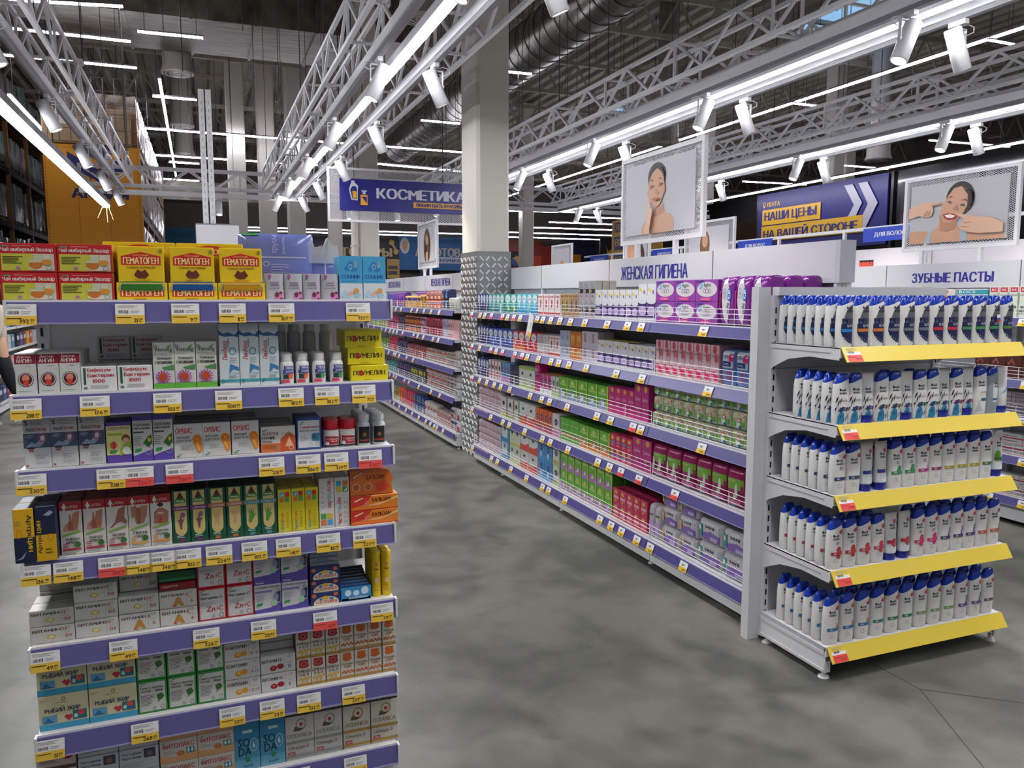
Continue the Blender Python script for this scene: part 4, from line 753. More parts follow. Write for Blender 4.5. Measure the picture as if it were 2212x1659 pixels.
def lek(belt, plant):
    it = [('r', 'cdb878', 16, 25, 84, 98), ('e', 'cdb878', 16, 14, 84, 38, 16), P('4c3028', 28, 84, 50, 98, 72, 84), P('2f7c3c', 18, 76, 82, 76, 78, 84, 22, 84), ('t', 'e4e8c4', 24, 77, 76, 82, 'Лекарь'), ('r', belt, 0, 62, 100, 70), ('t', 'd8c8d8', 12, 64, 88, 68, ('с сабельником', 'с женьшенем', 'с бадягой')[plant])]
    it += [[P('6c4c5c', 46, 26, 40, 40, 28, 44, 44, 44, 50, 56, 56, 44, 72, 46, 58, 38, 54, 26), ('e', '8c5c8c', 50, 48, 74, 58)], [P('c89c7c', 32, 52, 44, 48, 50, 56, 58, 48, 70, 52, 58, 42, 62, 28, 54, 36, 50, 26, 44, 36, 36, 28, 42, 42)], [P('4c8c3c', 30, 28, 34, 44, 26, 56, 40, 46, 46, 58, 52, 46, 66, 54, 58, 42, 74, 44, 56, 34, 44, 26)]][plant]
    return it+[('l', 'bcd8c8', 24, 10, 76, 16, 2), ('r', belt, 34, 2, 66, 8)]
xs, W, H = ([-0.083, -0.033, 0.018, 0.068, 0.117, 0.166], 0.0498, 0.1599)
for j, (bc, dd) in enumerate((('6c2c64', 'green balm carton, purple belt'), ('a8683c', 'green balm carton, brown belt'), ('4c8c94', 'green balm carton, teal belt'))):
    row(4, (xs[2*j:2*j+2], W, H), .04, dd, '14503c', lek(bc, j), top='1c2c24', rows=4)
CHS = [('r', '4c9cc8', 14, 82, 46, 93), ('r', 'b8342c', 54, 82, 86, 93), ('r', 'd0743c', 14, 70, 46, 81), ('r', '4c9c4c', 54, 70, 86, 81), P('e8e8e8', 20, 84, 40, 91, 36, 85), ('v', '3c9cc4', 18, 3, 42, 24, 'Чисто'), ('v', 'c03030', 18, 25, 42, 46, 'Стоп'), ('l', 'a89c2c', 60, 10, 84, 50, 6)]
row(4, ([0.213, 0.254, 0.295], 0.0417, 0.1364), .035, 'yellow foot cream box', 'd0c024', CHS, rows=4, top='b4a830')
DEO = [('r', '4c9cc8', 12, 82, 46, 93), ('r', 'd0743c', 54, 82, 90, 93), ('r', 'd0b83c', 12, 70, 46, 81), ('r', '4c9c4c', 54, 70, 90, 81), P('e8e8e8', 60, 71, 84, 79, 82, 72), ('v', 'c03030', 18, 4, 46, 26, 'Чисто'), ('v', '3c9cc4', 18, 27, 46, 44, 'Стоп-'), ('v', 'c03060', 18, 45, 46, 60, 'Део'), ('l', 'b0b0b0', 60, 8, 84, 56, 5)]
DE2 = [('V', 'c03030', 56, 74, 86, 97, 'Чисто'), ('V', '3c9cc4', 56, 56, 86, 73, 'Стоп-'), ('V', 'c03060', 56, 40, 86, 55, 'Део'), ('r', '4c9c4c', 10, 18, 44, 29), ('r', 'd0b83c', 52, 18, 88, 29), ('r', 'd0743c', 10, 5, 44, 16), ('r', '4c9cc8', 52, 5, 88, 16), ('l', 'b0b0b0', 14, 40, 36, 90, 5)]
xs, W, H = ([0.341, 0.389], 0.0485, 0.1599)
row(4, (xs[:1], W, H), .04, 'white deodorant cream box, lettering downward', 'd0cecb', DE2, rows=3)
row(4, (xs[1:], W, H), .04, 'white deodorant cream box, lettering upward', 'd0cecb', DEO, rows=3)
BAL = [('r', 'c83424', 0, 0, 100, 6), P('c83424', 0, 100, 0, 20, 30, 40, 44, 100), P('e8b878', 30, 30, 70, 50, 100, 90, 100, 70, 60, 30), ('t', '4c1c14', 44, 56, 84, 82, 'БАЛЬЗАМ'), P('d87868', 24, 20, 30, 60, 38, 70, 36, 30), P('e8d4c0', 8, 60, 26, 84, 24, 90, 6, 68)]
xs, W, H = ([0.491], 0.151, 0.0466)
for l in range(2):
    o = bpy.data.objects.new('medicine_box', carton(W, H, .05, 'dc7c24', BAL)); COL.objects.link(o); o.location = (xs[0], 2.465, ZL[3]+(H+.001)*l); tag(o, f'orange balsam box lying flat, {("lower", "upper")[l]} of the pair at the right end', 'box', 'orange balsam boxes')
    for rr_ in (1, 2): o = bpy.data.objects.new('medicine_box', o.data); COL.objects.link(o); o.location = (xs[0]-.01*rr_, 2.465+.053*rr_, ZL[3]+(H+.001)*l); tag(o, f'orange balsam box lying flat, {("lower", "upper")[l]} layer, {("one row", "two rows")[rr_-1]} back', 'box', 'orange balsam boxes')
b = B(); Wb = W*.95; b.prism([(-Wb*.5, 0), (Wb*.46, 0), (Wb*.42, .03), (Wb*.46, .05), (Wb*.38, .075), (Wb*.2, .08), (Wb*.1, .083), (-Wb*.5, .078)], 'y', 0, .045, 'd8702c', r=.35)
b.paint([('t', '4c1c14', 36, 60, 76, 78, 'БАЛЬЗАМ'), P('c83424', 4, 60, 30, 90, 30, 98, 4, 76), P('d8c0b0', 6, 66, 28, 88, 28, 94, 6, 74), ('o', 'e0b088', 4, 16, 22, 48), ('e', 'a85c3c', 6, 18, 20, 45), ('o', 'e0b088', 30, 16, 48, 48), ('e', 'b8643c', 32, 18, 46, 45), P('d8442c', 60, 10, 56, 40, 78, 56, 88, 30, 80, 14)], Wb, .08, lambda u, v, e: (u, -e, v), x0=-Wb/2)
tag(b.build('medicine_box', loc=(xs[0]-.004, 2.472, ZL[3]+2*(H+.001)+.001)), 'die cut orange balsam display card on the two flat boxes', 'box')
# --- fifth shelf
D3 = [('t', '2c2c30', 5, 68, 66, 84, 'ВИТАМИН'), ('t', 'b0343c', 68, 68, 82, 84, 'D3'), ('e', 'c8b854', 36, 24, 58, 50), ('e', 'd8d0b0', 41, 30, 53, 44)] + [P('d0c060', *[v for q in ((cx, cy), (cx+3, cy-2), (cx+dx, cy+dy)) for v in q]) for cx, cy, dx, dy in ((30, 54, -6, 8), (28, 36, -10, 2), (34, 22, -4, -10), (48, 20, 2, -14), (62, 44, 14, 4), (60, 26, 10, -6))] + [('r', 'a0a0a0', 71.5, 4, 72.2, 96), ('o', '8c8c6c', 78, 80, 90, 94, .7), ('t', 'b0343c', 79, 26, 93, 44, 'D3'), ('l', 'a8a8a8', 76, 54, 96, 68, 2), ('l', 'b0b0b0', 5, 6, 28, 12, 1)]
VA = [(a[:6]+('ВИТАМИН',) if len(a) == 7 and a[-1] == 'ВИТАМИН' else a) for a in D3 if a[1] not in ('c8b854', 'd8d0b0', 'd0c060', 'b0343c')] + [('t', 'b0343c', 70, 68, 78, 84, 'A'), P('b8843c', 34, 8, 46, 62, 54, 62, 66, 8, 56, 8, 53, 22, 47, 22, 44, 8), P('c84c34', 34, 8, 38, 24, 44, 10), ('t', 'b0343c', 82, 26, 90, 44, 'A')]
e5 = ([-0.432], 0.113, 0.0489); row(5, e5, .06, 'vitamin D3 box, far left stack', 'c3c3c0', D3, rows=2, nl=2); row(5, (e5[0], e5[1]-.004, e5[2]), .06, 'shade-greyed vitamin box stacked far left behind', 'b0b0ac', D3, rows=1, nl=4, y=2.63)  # rear stack repeats the D3 box with shade painted into its base colour
e5 = ([-0.319], 0.113, 0.0518); row(5, e5, .06, 'vitamin D3 box, second stack', 'c9c9c6', D3, rows=2, nl=3)
xs, W, H = ([-0.208], 0.109, 0.0534)
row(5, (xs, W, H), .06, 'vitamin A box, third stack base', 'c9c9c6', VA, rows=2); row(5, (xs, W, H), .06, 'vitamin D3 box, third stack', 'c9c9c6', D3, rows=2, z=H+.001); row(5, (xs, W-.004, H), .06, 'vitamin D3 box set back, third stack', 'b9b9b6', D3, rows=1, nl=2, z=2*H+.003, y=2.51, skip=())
xs, W, H = ([-0.101], 0.105, 0.0529)
row(5, (xs, W, H), .06, 'vitamin A box, fourth stack', 'c9c9c6', VA, rows=2, nl=2); row(5, (xs, W-.003, .022), .06, 'dark red cardio box on vitamins', '8c1f2a', [('t', 'd8b8b8', 6, 36, 50, 76, 'КардиоАктив')], rows=1, z=2*H+.002, y=2.48); row(5, (xs, W-.003, .03), .06, 'dark green box above red one', '1c5c34', [('r', '2c8c4c', 0, 0, 100, 30)], rows=1, z=2*H+.026, y=2.49)
ZNC = [('r', 'c6c6c8', 5, 5, 95, 95), ('t', '2c2c30', 8, 78, 40, 87, 'Цинк+'), ('t', '2c2c30', 8, 66, 88, 75, 'Витамин С'), ('l', '9c9ca0', 8, 46, 62, 60, 4), ('t', 'b0303c', 28, 28, 60, 44, 'Zn'), ('t', 'c8682c', 64, 28, 88, 44, '+С'), ('o', '4c4c50', 74, 6, 90, 22), ('e', 'a0a8a0', 46, 8, 60, 20)] + LOGO(8, 88, .9)
row(5, ([-0.007, 0.073], 0.08, 0.1017), .055, 'red bordered zinc vitamin box', 'b8202c', ZNC, rows=2, nl=2)
CAL = [('r', '5648a0', 0, 86, 100, 100), P('5648a0', 0, 0, 100, 0, 100, 30, 60, 14, 0, 10), ('t', '44485c', 4, 74, 94, 82, 'ГОРНЫЙ КАЛЬЦИЙ'), ('t', '44485c', 82, 64, 94, 72, 'D3'), ('r', '7c78b4', 2, 62, 66, 68), ('l', '9ca0a4', 8, 36, 48, 56, 5), P('3c4060', 70, 30, 80, 60, 98, 64, 98, 30), ('e', '8c90b0', 72, 34, 90, 58), ('e', '9cc4a4', 62, 18, 86, 38), P('2c8c4c', 6, 22, 28, 24, 32, 31, 10, 30), ('t', 'e0e0f0', 6, 89, 36, 96, 'Эвалар')]
row(5, ([0.154, 0.236], 0.0815, 0.1053), .055, 'violet mountain calcium box', 'c4c5c8', CAL, side='5648a0', rows=2, nl=2)
ASC = [('e', 'e0d8c0', 10, -40, 94, 66, 22), ('t', 'c8303c', 16, 10, 88, 36, 'АСКОРБИНКА'), ('e', 'd8b43c', 38, 40, 62, 70), ('e', '4c7cc0', 28, 36, 40, 56), ('e', '4c7cc0', 62, 36, 76, 56), ('e', 'c86c3c', 4, 62, 20, 92), ('e', 'c86c3c', 76, 62, 92, 92)]
row(5, ([0.33], 0.096, 0.0416), .12, 'navy vitamin candy box', '26306c', ASC, rows=1, nl=3)
row(5, (lambda e: (e[0], e[1]-.006, .016))(([0.33], 0.096, 0.0416)), .05, 'silver wrapped tablets on candy boxes', '9aa4b0', [('l', '4c5c7c', 5, 10, 95, 90, 3)], rows=1, nl=3, z=.118, y=2.49, r=.2)
ABL = [('e', 'd0e0ec', 16, 40, 36, 86), ('e', 'd0e0ec', 42, 40, 58, 76), ('e', 'd0e0ec', 66, 44, 92, 98), ('e', '1c3c6c', 22, 60, 25, 70), ('e', '1c3c6c', 28, 60, 31, 70), ('t', 'd0e4f4', 24, 14, 90, 36, 'аскорбинка'), ('e', 'd0e4f4', 10, 14, 20, 34)]
xs, W, H = ([0.427], 0.096, 0.0451)
t = thing('candy_display_box', 'bright blue tablet tray with wrapped rolls behind, fifth shelf', 'box', (xs[0], 2.475, ZL[4]))
b = B(); b.rbox(-W/2, W/2, 0, .004, 0, H, '2c8cc8'); b.rbox(-W/2, W/2, 0, .15, 0, .012, '2c8cc8'); b.paint([('e', 'd0e0ec', 12, 36, 34, 84), ('e', 'd0e0ec', 40, 36, 60, 76), ('e', 'd0e0ec', 66, 40, 92, 96), ('t', 'd0e4f4', 24, 10, 90, 32, 'аскорбинка')], W, H, lambda u, v, e: (u, -e, v), x0=-W/2); b.build('tray', t)
for j in range(7): b = B(); b.tube((-W*.47, .016+j*.02, H*.75+j*.004), (W*.47, .016+j*.02, H*.75+j*.004), .011, M('2c5c94' if j < 3 else '22303f', r=.2), n=10); b.tube((-W*.54, .016+j*.02, H*.8+j*.004), (-W*.47, .016+j*.02, H*.75+j*.004), .005, 'b8c0c8', r2=.009, n=8); b.build('wrapped_roll', t)
TUB = [('t', '8c3c14', 20, 66, 80, 72, 'Витамин С'), ('e', 'c85c64', 34, 76, 66, 84), ('l', 'a8841c', 20, 14, 80, 30, 4), ('e', 'e8b8a0', 28, 34, 72, 48)]
def tube_proto(H, r0):
    bd = B(); bd.lathe([(r0, 0), (r0, H*.9)], 'd9b81c', n=20, o=(0, r0, 0), r=.3); bd.paint(TUB, r0*1.7, H*.9, lambda u, v, e: (u, r0-math.sqrt(max(0, r0*r0-u*u))-e-.0003, v), x0=-r0*.85, sub=.006, eps=.0003)
    cp = B(); cp.lathe([(r0*1.04, H*.9), (r0*1.04, H*.98), (r0*.9, H)], 'e0c020', n=20, o=(0, r0, 0), r=.3); return [('tube_body', bd.mesh('tube')), ('cap', cp.mesh('cap'))]
xs, W, H = ([0.495, 0.529], 0.034, 0.1512)
put_row(('tablet_tube', 'tube', tube_proto(H, W*.46)), xs, 2.478, ZL[4], 'yellow effervescent tablet tube', 'fifth shelf, left stand', 'yellow tablet tubes', rows=4, dr=W)
# --- sixth shelf
FISH = [('r', '3c9cc4', 0, 0, 100, 17), ('o', '7c8c3c', 46, 80, 55, 92, .55), ('l', '8c8c6c', 34, 76, 68, 80, 1), ('t', '3c4068', 12, 50, 84, 66, 'РЫБИЙ ЖИР'), ('r', '5c9cc4', 6, 20, 36, 42), P('2c6c9c', 8, 20, 18, 36, 28, 24, 34, 20), P('b83040', 50, 34, 56, 40, 60, 36, 64, 40, 68, 32, 60, 20), ('r', '2c6c84', 68, 22, 96, 48), ('e', 'd04c4c', 78, 32, 92, 48), ('e', 'a8d8c8', 70, 26, 78, 38), ('l', 'a89c7c', 4, 84, 20, 92, 2)]
row(6, ([-0.417, -0.289], 0.128, 0.104), .07, 'fish oil box, cream over blue', 'cfcaa2', FISH, side='3c9cc4', rows=2, nl=2)
GIN = [('r', 'c6c8c4', 6, 6, 94, 94), ('t', '2c302c', 10, 74, 88, 82, 'Гинкго билоба'), ('t', '2c302c', 10, 64, 46, 72, 'Эвалар'), ('t', '2c302c', 58, 64, 88, 72, '40мг'), ('l', '7c7c7c', 10, 24, 60, 58, 8), P('3c6c34', 64, 54, 82, 58, 90, 48, 84, 40, 74, 36, 66, 42), P('3c6c34', 72, 40, 66, 30, 68, 30, 76, 38), ('o', '4c4c50', 76, 8, 90, 22), ('e', 'a0a8a8', 48, 8, 62, 20)] + LOGO(10, 86, .9)
row(6, ([-0.184, -0.102, -0.02], 0.0813, 0.1015), .055, 'green framed ginkgo box', '2f8a3a', GIN, rows=2, nl=2)
AEV = [('t', 'b0343c', 3, 66, 16, 84, 'АЕ'), ('t', '2c2c30', 17, 66, 64, 84, 'ВИТАМИН'), ('e', 'd0942c', 28, 14, 48, 44), ('e', 'd0942c', 46, 20, 64, 50), ('e', 'e8c870', 34, 28, 44, 38), ('r', 'a0a0a0', 69, 4, 69.8, 96), ('t', 'b0343c', 74, 24, 96, 40, 'А + Е'), ('o', '8c8c6c', 78, 80, 90, 94, .7), ('l', 'b0b0b0', 76, 50, 96, 64, 2)]
row(6, ([0.072], 0.105, 0.0592), .055, 'vitamin AE box, three high', 'c9c9c9', AEV, rows=2, nl=3)
VE = [('t', '2c2c30', 3, 62, 52, 80, 'ВИТАМИН'), ('t', 'b0343c', 55, 62, 63, 80, 'Е'), ('e', '9c1c2c', 26, 14, 46, 44), ('e', '9c1c2c', 46, 20, 66, 50), ('e', 'd87c84', 32, 28, 40, 36), ('r', 'a0a0a0', 69, 4, 69.8, 96), ('t', '3c3c40', 80, 22, 86, 40, 'Е'), ('o', '8c8c6c', 78, 80, 90, 94, .7), ('l', 'b0b0b0', 76, 50, 96, 64, 2)]
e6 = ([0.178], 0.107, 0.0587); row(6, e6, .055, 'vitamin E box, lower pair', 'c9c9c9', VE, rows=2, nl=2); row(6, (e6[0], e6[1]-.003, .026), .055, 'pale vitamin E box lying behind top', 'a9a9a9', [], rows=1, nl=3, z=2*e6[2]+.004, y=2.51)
OM = [('r', 'a8843c', 0, 0, 100, 10), ('r', 'a8242c', 18, 72, 82, 96), ('e', 'a8242c', 14, 66, 86, 84), ('o', 'c88c7c', 30, 72, 70, 90, .8), ('t', '5c4c34', 6, 50, 94, 60, 'OMEGA'), ('t', '5c4c34', 16, 38, 84, 48, '3-6-9')] + [('e', 'c8a03c', x, y, x+16, y+9, 10) for x, y in ((8, 20), (22, 24), (36, 19), (50, 26), (64, 21), (78, 27), (30, 12), (60, 13))]
row(6, ([0.256, 0.301, 0.348], 0.046, 0.0914), .045, 'cream omega box with red crest', 'cbc7bc', OM, rows=2, nl=2, side='b8a888')
Q10 = [('r', 'a8844c', 0, 0, 100, 12), ('r', 'c8642c', 20, 72, 80, 96), ('e', 'c8642c', 16, 66, 84, 84), ('t', '7c6c54', 10, 52, 90, 60, 'Коэнзим'), ('t', 'a8683c', 24, 40, 76, 50, 'Q10')] + [('e', 'c05c34', x, y, x+15, y+9, 10) for x, y in ((6, 20), (18, 24), (30, 19), (44, 25), (58, 20), (72, 26), (84, 22))]
row(6, ([0.393, 0.439, 0.484, 0.531], 0.046, 0.092), .045, 'cream coenzyme box with orange crest', 'cbc5b8', Q10, rows=2, nl=2, side='b8a888')
# --- lowest shelf
KAR = [('r', '5c3434', 0, 84, 100, 100), ('t', '5c2c2c', 6, 56, 92, 78, 'КардиоАктив'), ('e', '9c2c34', 66, 26, 92, 52), ('l', '8c7c78', 8, 20, 60, 44, 3)]
row(7, ([-0.445], 0.103, 0.0648), .06, 'brownish cardio box', 'bdb2ac', KAR, rows=2, nl=3)
PUS = [('r', '3c405c', 62, 50, 92, 92), ('e', '8c5c4c', 70, 56, 84, 80), ('t', '50566c', 6, 70, 58, 84, 'Пустырник'), ('t', '50566c', 6, 52, 56, 66, 'Форте Эвалар'), ('l', '9ca0a8', 8, 16, 66, 40, 3)]
row(7, ([-0.337, -0.229], 0.108, 0.0699), .06, 'grey blue motherwort box', 'b4b8bf', PUS, rows=2, nl=3)
FIT = [P('d8a06c', 0, 0, 100, 0, 100, 40, 50, 20, 0, 30), ('t', 'b02c34', 6, 62, 92, 84, 'ФИТОЛАКС'), ('r', '3c8c94', 70, 30, 92, 56), ('e', 'd0e0e0', 73, 34, 79, 54), ('e', 'd0e0e0', 83, 34, 89, 54), ('e', 'c87c3c', 44, 22, 66, 46), ('l', 'a09c98', 8, 40, 50, 56, 2)] + LOGO(6, 86, .7)
row(7, ([-0.12, -0.014], 0.107, 0.0722), .06, 'orange apricot laxative box', 'c8c2ba', FIT, rows=2, nl=3)
SOD = [('r', '2c80ac', 0, 60, 100, 100), ('r', '68aec8', 0, 0, 100, 22), ('r', 'bcd4dc', 34, 76, 72, 82), ('t', '16364c', 14, 48, 62, 66, 'SO'), ('t', '16364c', 16, 30, 66, 47, 'DA'), ('o', 'c4dce4', 62, 36, 92, 64, .9), ('t', 'e4f0f4', 72, 44, 82, 56, '6'), ('e', '2c8c5c', 42, 16, 62, 27), ('t', '1c4c5c', 34, 6, 72, 11, '10 шт/3г')]
row(7, ([0.076, 0.153], 0.077, 0.1599), .06, 'blue soda powder box', '4c98bc', SOD, rows=2)
def oce(c1, c2, pc): return [('r', '2c2420', 0, 92, 100, 96), ('t', '2c2420', 40, 90, 92, 97, 'Omega-3'), ('o', c1, 36, 62, 74, 86, .75), P('5c4438', 28, 60, 34, 70, 48, 66, 66, 64, 52, 60), P('b83040', 48, 74, 52, 78, 55, 76, 58, 78, 62, 74, 55, 68), ('t', c2, 6, 46, 92, 55, 'OCEANICA'), ('r', c1, 0, 34, 100, 40), ('r', c1, 0, 4, 100, 10), ('t', '8c7c6c', 8, 20, 80, 30, 'Omega-3'), ('r', 'b8303c', 8, 10, 32, 17), ('t', 'e8d8d8', 11, 11.5, 29, 15.5, pc)]
xs, W, H = ([0.237, 0.327, 0.419, 0.511], 0.091, 0.1601)
row(7, (xs[:2], W, H), .06, 'silver omega box with whale and heart', 'c4c2be', oce('8c9490', '8c8c8c', '60%'), rows=2, side='b8b0a8'); row(7, (xs[2:], W, H), .06, 'golden omega box with whale and heart', 'c8c4bc', oce('a8843c', '9c8450', '35%'), rows=2, side='b8b0a8')
# slim post with panel standing in the medicine row behind
t = thing('double_post', 'tall white slotted double post rising behind the medicine stand', 'post', (.075, 6.0, 0))
for dx in (-.023, .023): b = B(); b.box(dx-.018, dx+.018, -.03, .03, .0, 3.0, WHT); [b.box(dx-.002, dx+.002, -.031, -.03, .1+k*.05, .12+k*.05, '8c8c90') for k in range(57)]; b.build('upright', t)
b = B(); b.box(-.09, .19, -.07, -.055, 1.70, 2.085, WHT); b.box(-.095, .195, -.055, -.05, 1.69, 2.095, '6c6c70'); tag(b.build('blank_panel', loc=(.075, 6.0, 0)), 'small blank white panel at the foot of the double post', 'panel')
# ================================================= SHAMPOO STAND (end of the long unit)
ZR = [1.391, 1.077, .786, .470, .142]
YB = M('dcc23c', r=.4); X0, X1 = 2.362, 3.385
t = thing('end_display_stand', 'white end stand of shampoo bottles with wide yellow price strips', 'shelving', (0, 0, 0))
b = B(); b.box(X0+.02, X1-.02, 2.875, 2.885, .1, 1.60, M('c6c6ca', r=.5)); b.box(X0+.02, X1-.02, 2.872, 2.875, 1.27, 1.273, '8c8c90'); b.build('back_panel', t)
uprights(t, (X0+.02, X1-.02), 2.862, 1.60, .028)
b = B(); b.box(X0+.02, X1+.01, 2.845, 2.89, 1.60, 1.637, STL); b.box(X0+.06, X1-.04, 2.843, 2.846, 1.565, 1.60, WH2); b.build('top_rail', t)
for k, z in enumerate(ZR):
    b = B(); b.box(X0, X1, 2.452, 2.862, z-.004, z, STL); b.box(X0, X1, 2.45, 2.454, z-.04, z, WHT); s = b.build('shelf', t)
    if k < 4:
        for x in (X0, X1-.003):
            b = B(); b.prism([(2.454, z), (2.862, z), (2.862, z-.12), (2.84, z-.105), (2.75, z-.065), (2.62, z-.045), (2.454, z-.05)], 'x', x, x+.003, STL); b.box(x-.002, x, 2.50, 2.85, z-.024, z-.02, 'a9a9ad'); b.build('bracket', s)
    b = B(); W = X1-X0+.0; b.prism([(0, .002), (-.0355, -.056), (-.0385, -.054), (-.003, .004)], 'x', 0, W, YB); b.build('price_strip', s, (X0, 2.449, z)); 
    b = B(); b.box(0, .0745, 0, .0008, 0, .066, 'e4e4e6'); b.paint([('r', 'e2443f', 0, 0, 100, 46), ('l', '8a8a8c', 8, 76, 90, 94, 3), ('b', '2c2c2e', 14, 56, 56, 70), ('t', 'b02c28', 52, 10, 90, 26, '149'), ('l', 'b02c28', 8, 30, 60, 40, 1)], .0745, .066, lambda u, v, e: (u, -e, v), eps=.0003)
    o = b.build('price_tag', loc=(X0+.012, 2.4105, z-.0525)); o.rotation_euler = (math.radians(-32.5), 0, 0); tag(o, f'red and white price tag on the {("top", "second", "third", "fourth", "lowest")[k]} yellow strip', 'price tag', 'price tags on yellow strips')
b = B(); b.box(X0+.005, X1-.005, 2.47, 2.862, .112, .138, STL); b.box(X0, X0+.004, 2.462, 2.862, .035, .115, WHT); b.box(X1-.004, X1, 2.462, 2.862, .035, .115, WHT); b.box(X0-.003, X0, 2.462, 2.862, .105, .12, STL); b.box(X0-.003, X0, 2.462, 2.862, .03, .043, STL)
b.box(X0, X0+.03, 2.455, 2.462, .03, .12, STL); b.box(X1-.03, X1, 2.455, 2.462, .03, .12, STL)
for i in range(3): b.box(X0+.006+i*.007, X0+.009+i*.007, 2.453, 2.456, .08, .11, '2a2a2c'); b.box(X1-.024+i*.007, X1-.021+i*.007, 2.453, 2.456, .08, .11, '2a2a2c')
b.build('base_box', t)
for x, y in ((X0+.02, 2.48), (X1-.02, 2.48), (X0+.02, 2.84), (X1-.02, 2.84)): b = B(); b.lathe([(.024, 0), (.022, .006), (.008, .012), (.008, .034)], STL, n=18, o=(x, y, 0)); b.build('foot', t)
# bottles
def hs_shape(H=.208, W=.073, D=.043):
    zs = [0, .006, .03, .09, .14, .165, .182, .196, .204, .208]; out = []
    for z in zs:
        q = z/.208
        xl = {0: .031, .006: .0345, .03: .0362, .09: .0365, .14: .0352, .165: .0322, .182: .0285, .196: .0235, .204: .0185, .208: .014}[z]*W/.073
        xr = {0: .031, .006: .0345, .03: .036, .09: .036, .14: .0352, .165: .0345, .182: .0338, .196: .0328, .204: .0305, .208: .027}[z]*W/.073
        d = D/2*{0: .9, .006: .98, .03: 1, .09: 1, .14: .95, .165: .88, .182: .78, .196: .62, .204: .48, .208: .36}[z]
        out.append((z*H/.208, -xl, xr, d))
    return out
def hs_bottle(items, cap='1438a8', body='dcdcdc', H=.208, W=.073, D=.043):
    sh = hs_shape(H, W, D); n = 28; full = B(); vs = []
    for z, a, c, d in sh:
        for i in range(n):
            t_ = 2*math.pi*i/n; ex = .72; x = math.copysign(abs(math.cos(t_))**ex, math.cos(t_)); y = math.copysign(abs(math.sin(t_))**ex, math.sin(t_))
            vs.append(((a+c)/2+x*(c-a)/2, D/2+y*d, z))
    m = len(sh); full.add(vs, [(j*n+i, j*n+(i+1) % n, (j+1)*n+(i+1) % n, (j+1)*n+i) for j in range(m-1) for i in range(n)]+[tuple(range(n))[::-1], tuple(range((m-1)*n, m*n))], body, sm=True, r=.28)
    co, no = Vector((0, 0, H*.85)), Vector((-.12*H/W, 0, 1)).normalized(); res = []
    for nm, col in (('bottle', body), ('cap', cap)):
        me = full.mesh(nm); bm = bmesh.new(); bm.from_mesh(me); bpy.data.meshes.remove(me)
        bmesh.ops.bisect_plane(bm, geom=bm.verts[:]+bm.edges[:]+bm.faces[:], plane_co=co, plane_no=no, clear_outer=nm == 'bottle', clear_inner=nm == 'cap')
        q = B(); bm.verts.index_update(); q.add([v.co[:] for v in bm.verts], [tuple(v.index for v in f.verts) for f in bm.faces], col, sm=True, r=.28 if nm == 'bottle' else .15); bm.free()
        if nm == 'bottle' and items:
            def fn(x, z, e):
                for (z0, a0, c0, d0), (z1, a1, c1, d1) in zip(sh, sh[1:]):
                    if z <= z1: break
                k = (z-z0)/(z1-z0) if z1 > z0 else 0; a = a0+(a1-a0)*k; c = c0+(c1-c0)*k; d = d0+(d1-d0)*k; u = min(.985, max(-.985, (x-(a+c)/2)/((c-a)/2)))
                return ((a+c)/2+u*(c-a)/2, D/2-d*(1-abs(u)**(2/.72))**.36-e-.0004, z)
            q.paint(items, W*.97, H, fn, x0=-W*.485, sub=.007, eps=.00025, r=.3)
        res.append((nm, q.mesh(nm)))
    return res
def squeeze_tube(items, cap='1c2890', body='cfd0d2', H=.205, W=.066):
    n = 24; bd = B(); vs = []; prof = [(.030, .027, .021), (.034, .029, .022), (.09, .031, .018), (.15, .0325, .010), (.19, .033, .004), (H, .033, .0008)]
    for z, w_, d in prof: vs += [(w_*math.cos(2*math.pi*i/n), .022+d*math.sin(2*math.pi*i/n), z) for i in range(n)]
    m = len(prof); bd.add(vs, [(j*n+i, j*n+(i+1) % n, (j+1)*n+(i+1) % n, (j+1)*n+i) for j in range(m-1) for i in range(n)]+[tuple(range((m-1)*n, m*n))], body, sm=True, r=.28)
    def fn(x, z, e):
        z = max(z, .0301)
        for (z0, a0, d0), (z1, a1, d1) in zip(prof, prof[1:]):
            if z <= z1: break
        k = (z-z0)/(z1-z0); a = a0+(a1-a0)*k; d = d0+(d1-d0)*k; u = min(.98, max(-.98, x/a)); return (a*u, .022-d*math.sqrt(1-u*u)-e-.0005, z)
    bd.paint(items, .058, H, fn, x0=-.029, sub=.007, eps=.00025, r=.3)
    cp = B(); cp.lathe([(.0265, 0), (.0275, .002), (.0275, .03)], cap, n=24, o=(0, .022, 0), sy=.78, r=.2); return [('tube_body', bd.mesh('tube')), ('cap', cp.mesh('cap'))]
HS = lambda x, y, c='1c2440': [('t', c, x+8, y+6, x+44, y+11, 'head&'), ('t', c, x, y, x+50, y+5, 'shoulders'), ('e', c, x, y+6, x+8, y+11.5)]
def men(c): return [P('5c5f66', 98, 84, 64, 80, 36, 68, 16, 52, 8, 34, 98, 34), P('1c2450', 9, 46, 7, 30, 16, 22, 36, 14, 66, 8, 98, 6, 98, 46), ('t', '0c1850', 12, 47, 96, 56, '*MEN'), ('r', c, 9, 30, 98, 36), ('t', 'd0d0dc', 44, 39, 96, 44, 'ULTRA')] + HS(38, 68) + [('e', 'd3d3d4', x*1.9-90, y, x*1.9-84, y+2, 8) for x, y in ((54, 18), (60, 15), (66, 12), (72, 9), (80, 7), (58, 19), (65, 16), (73, 13), (82, 10))]
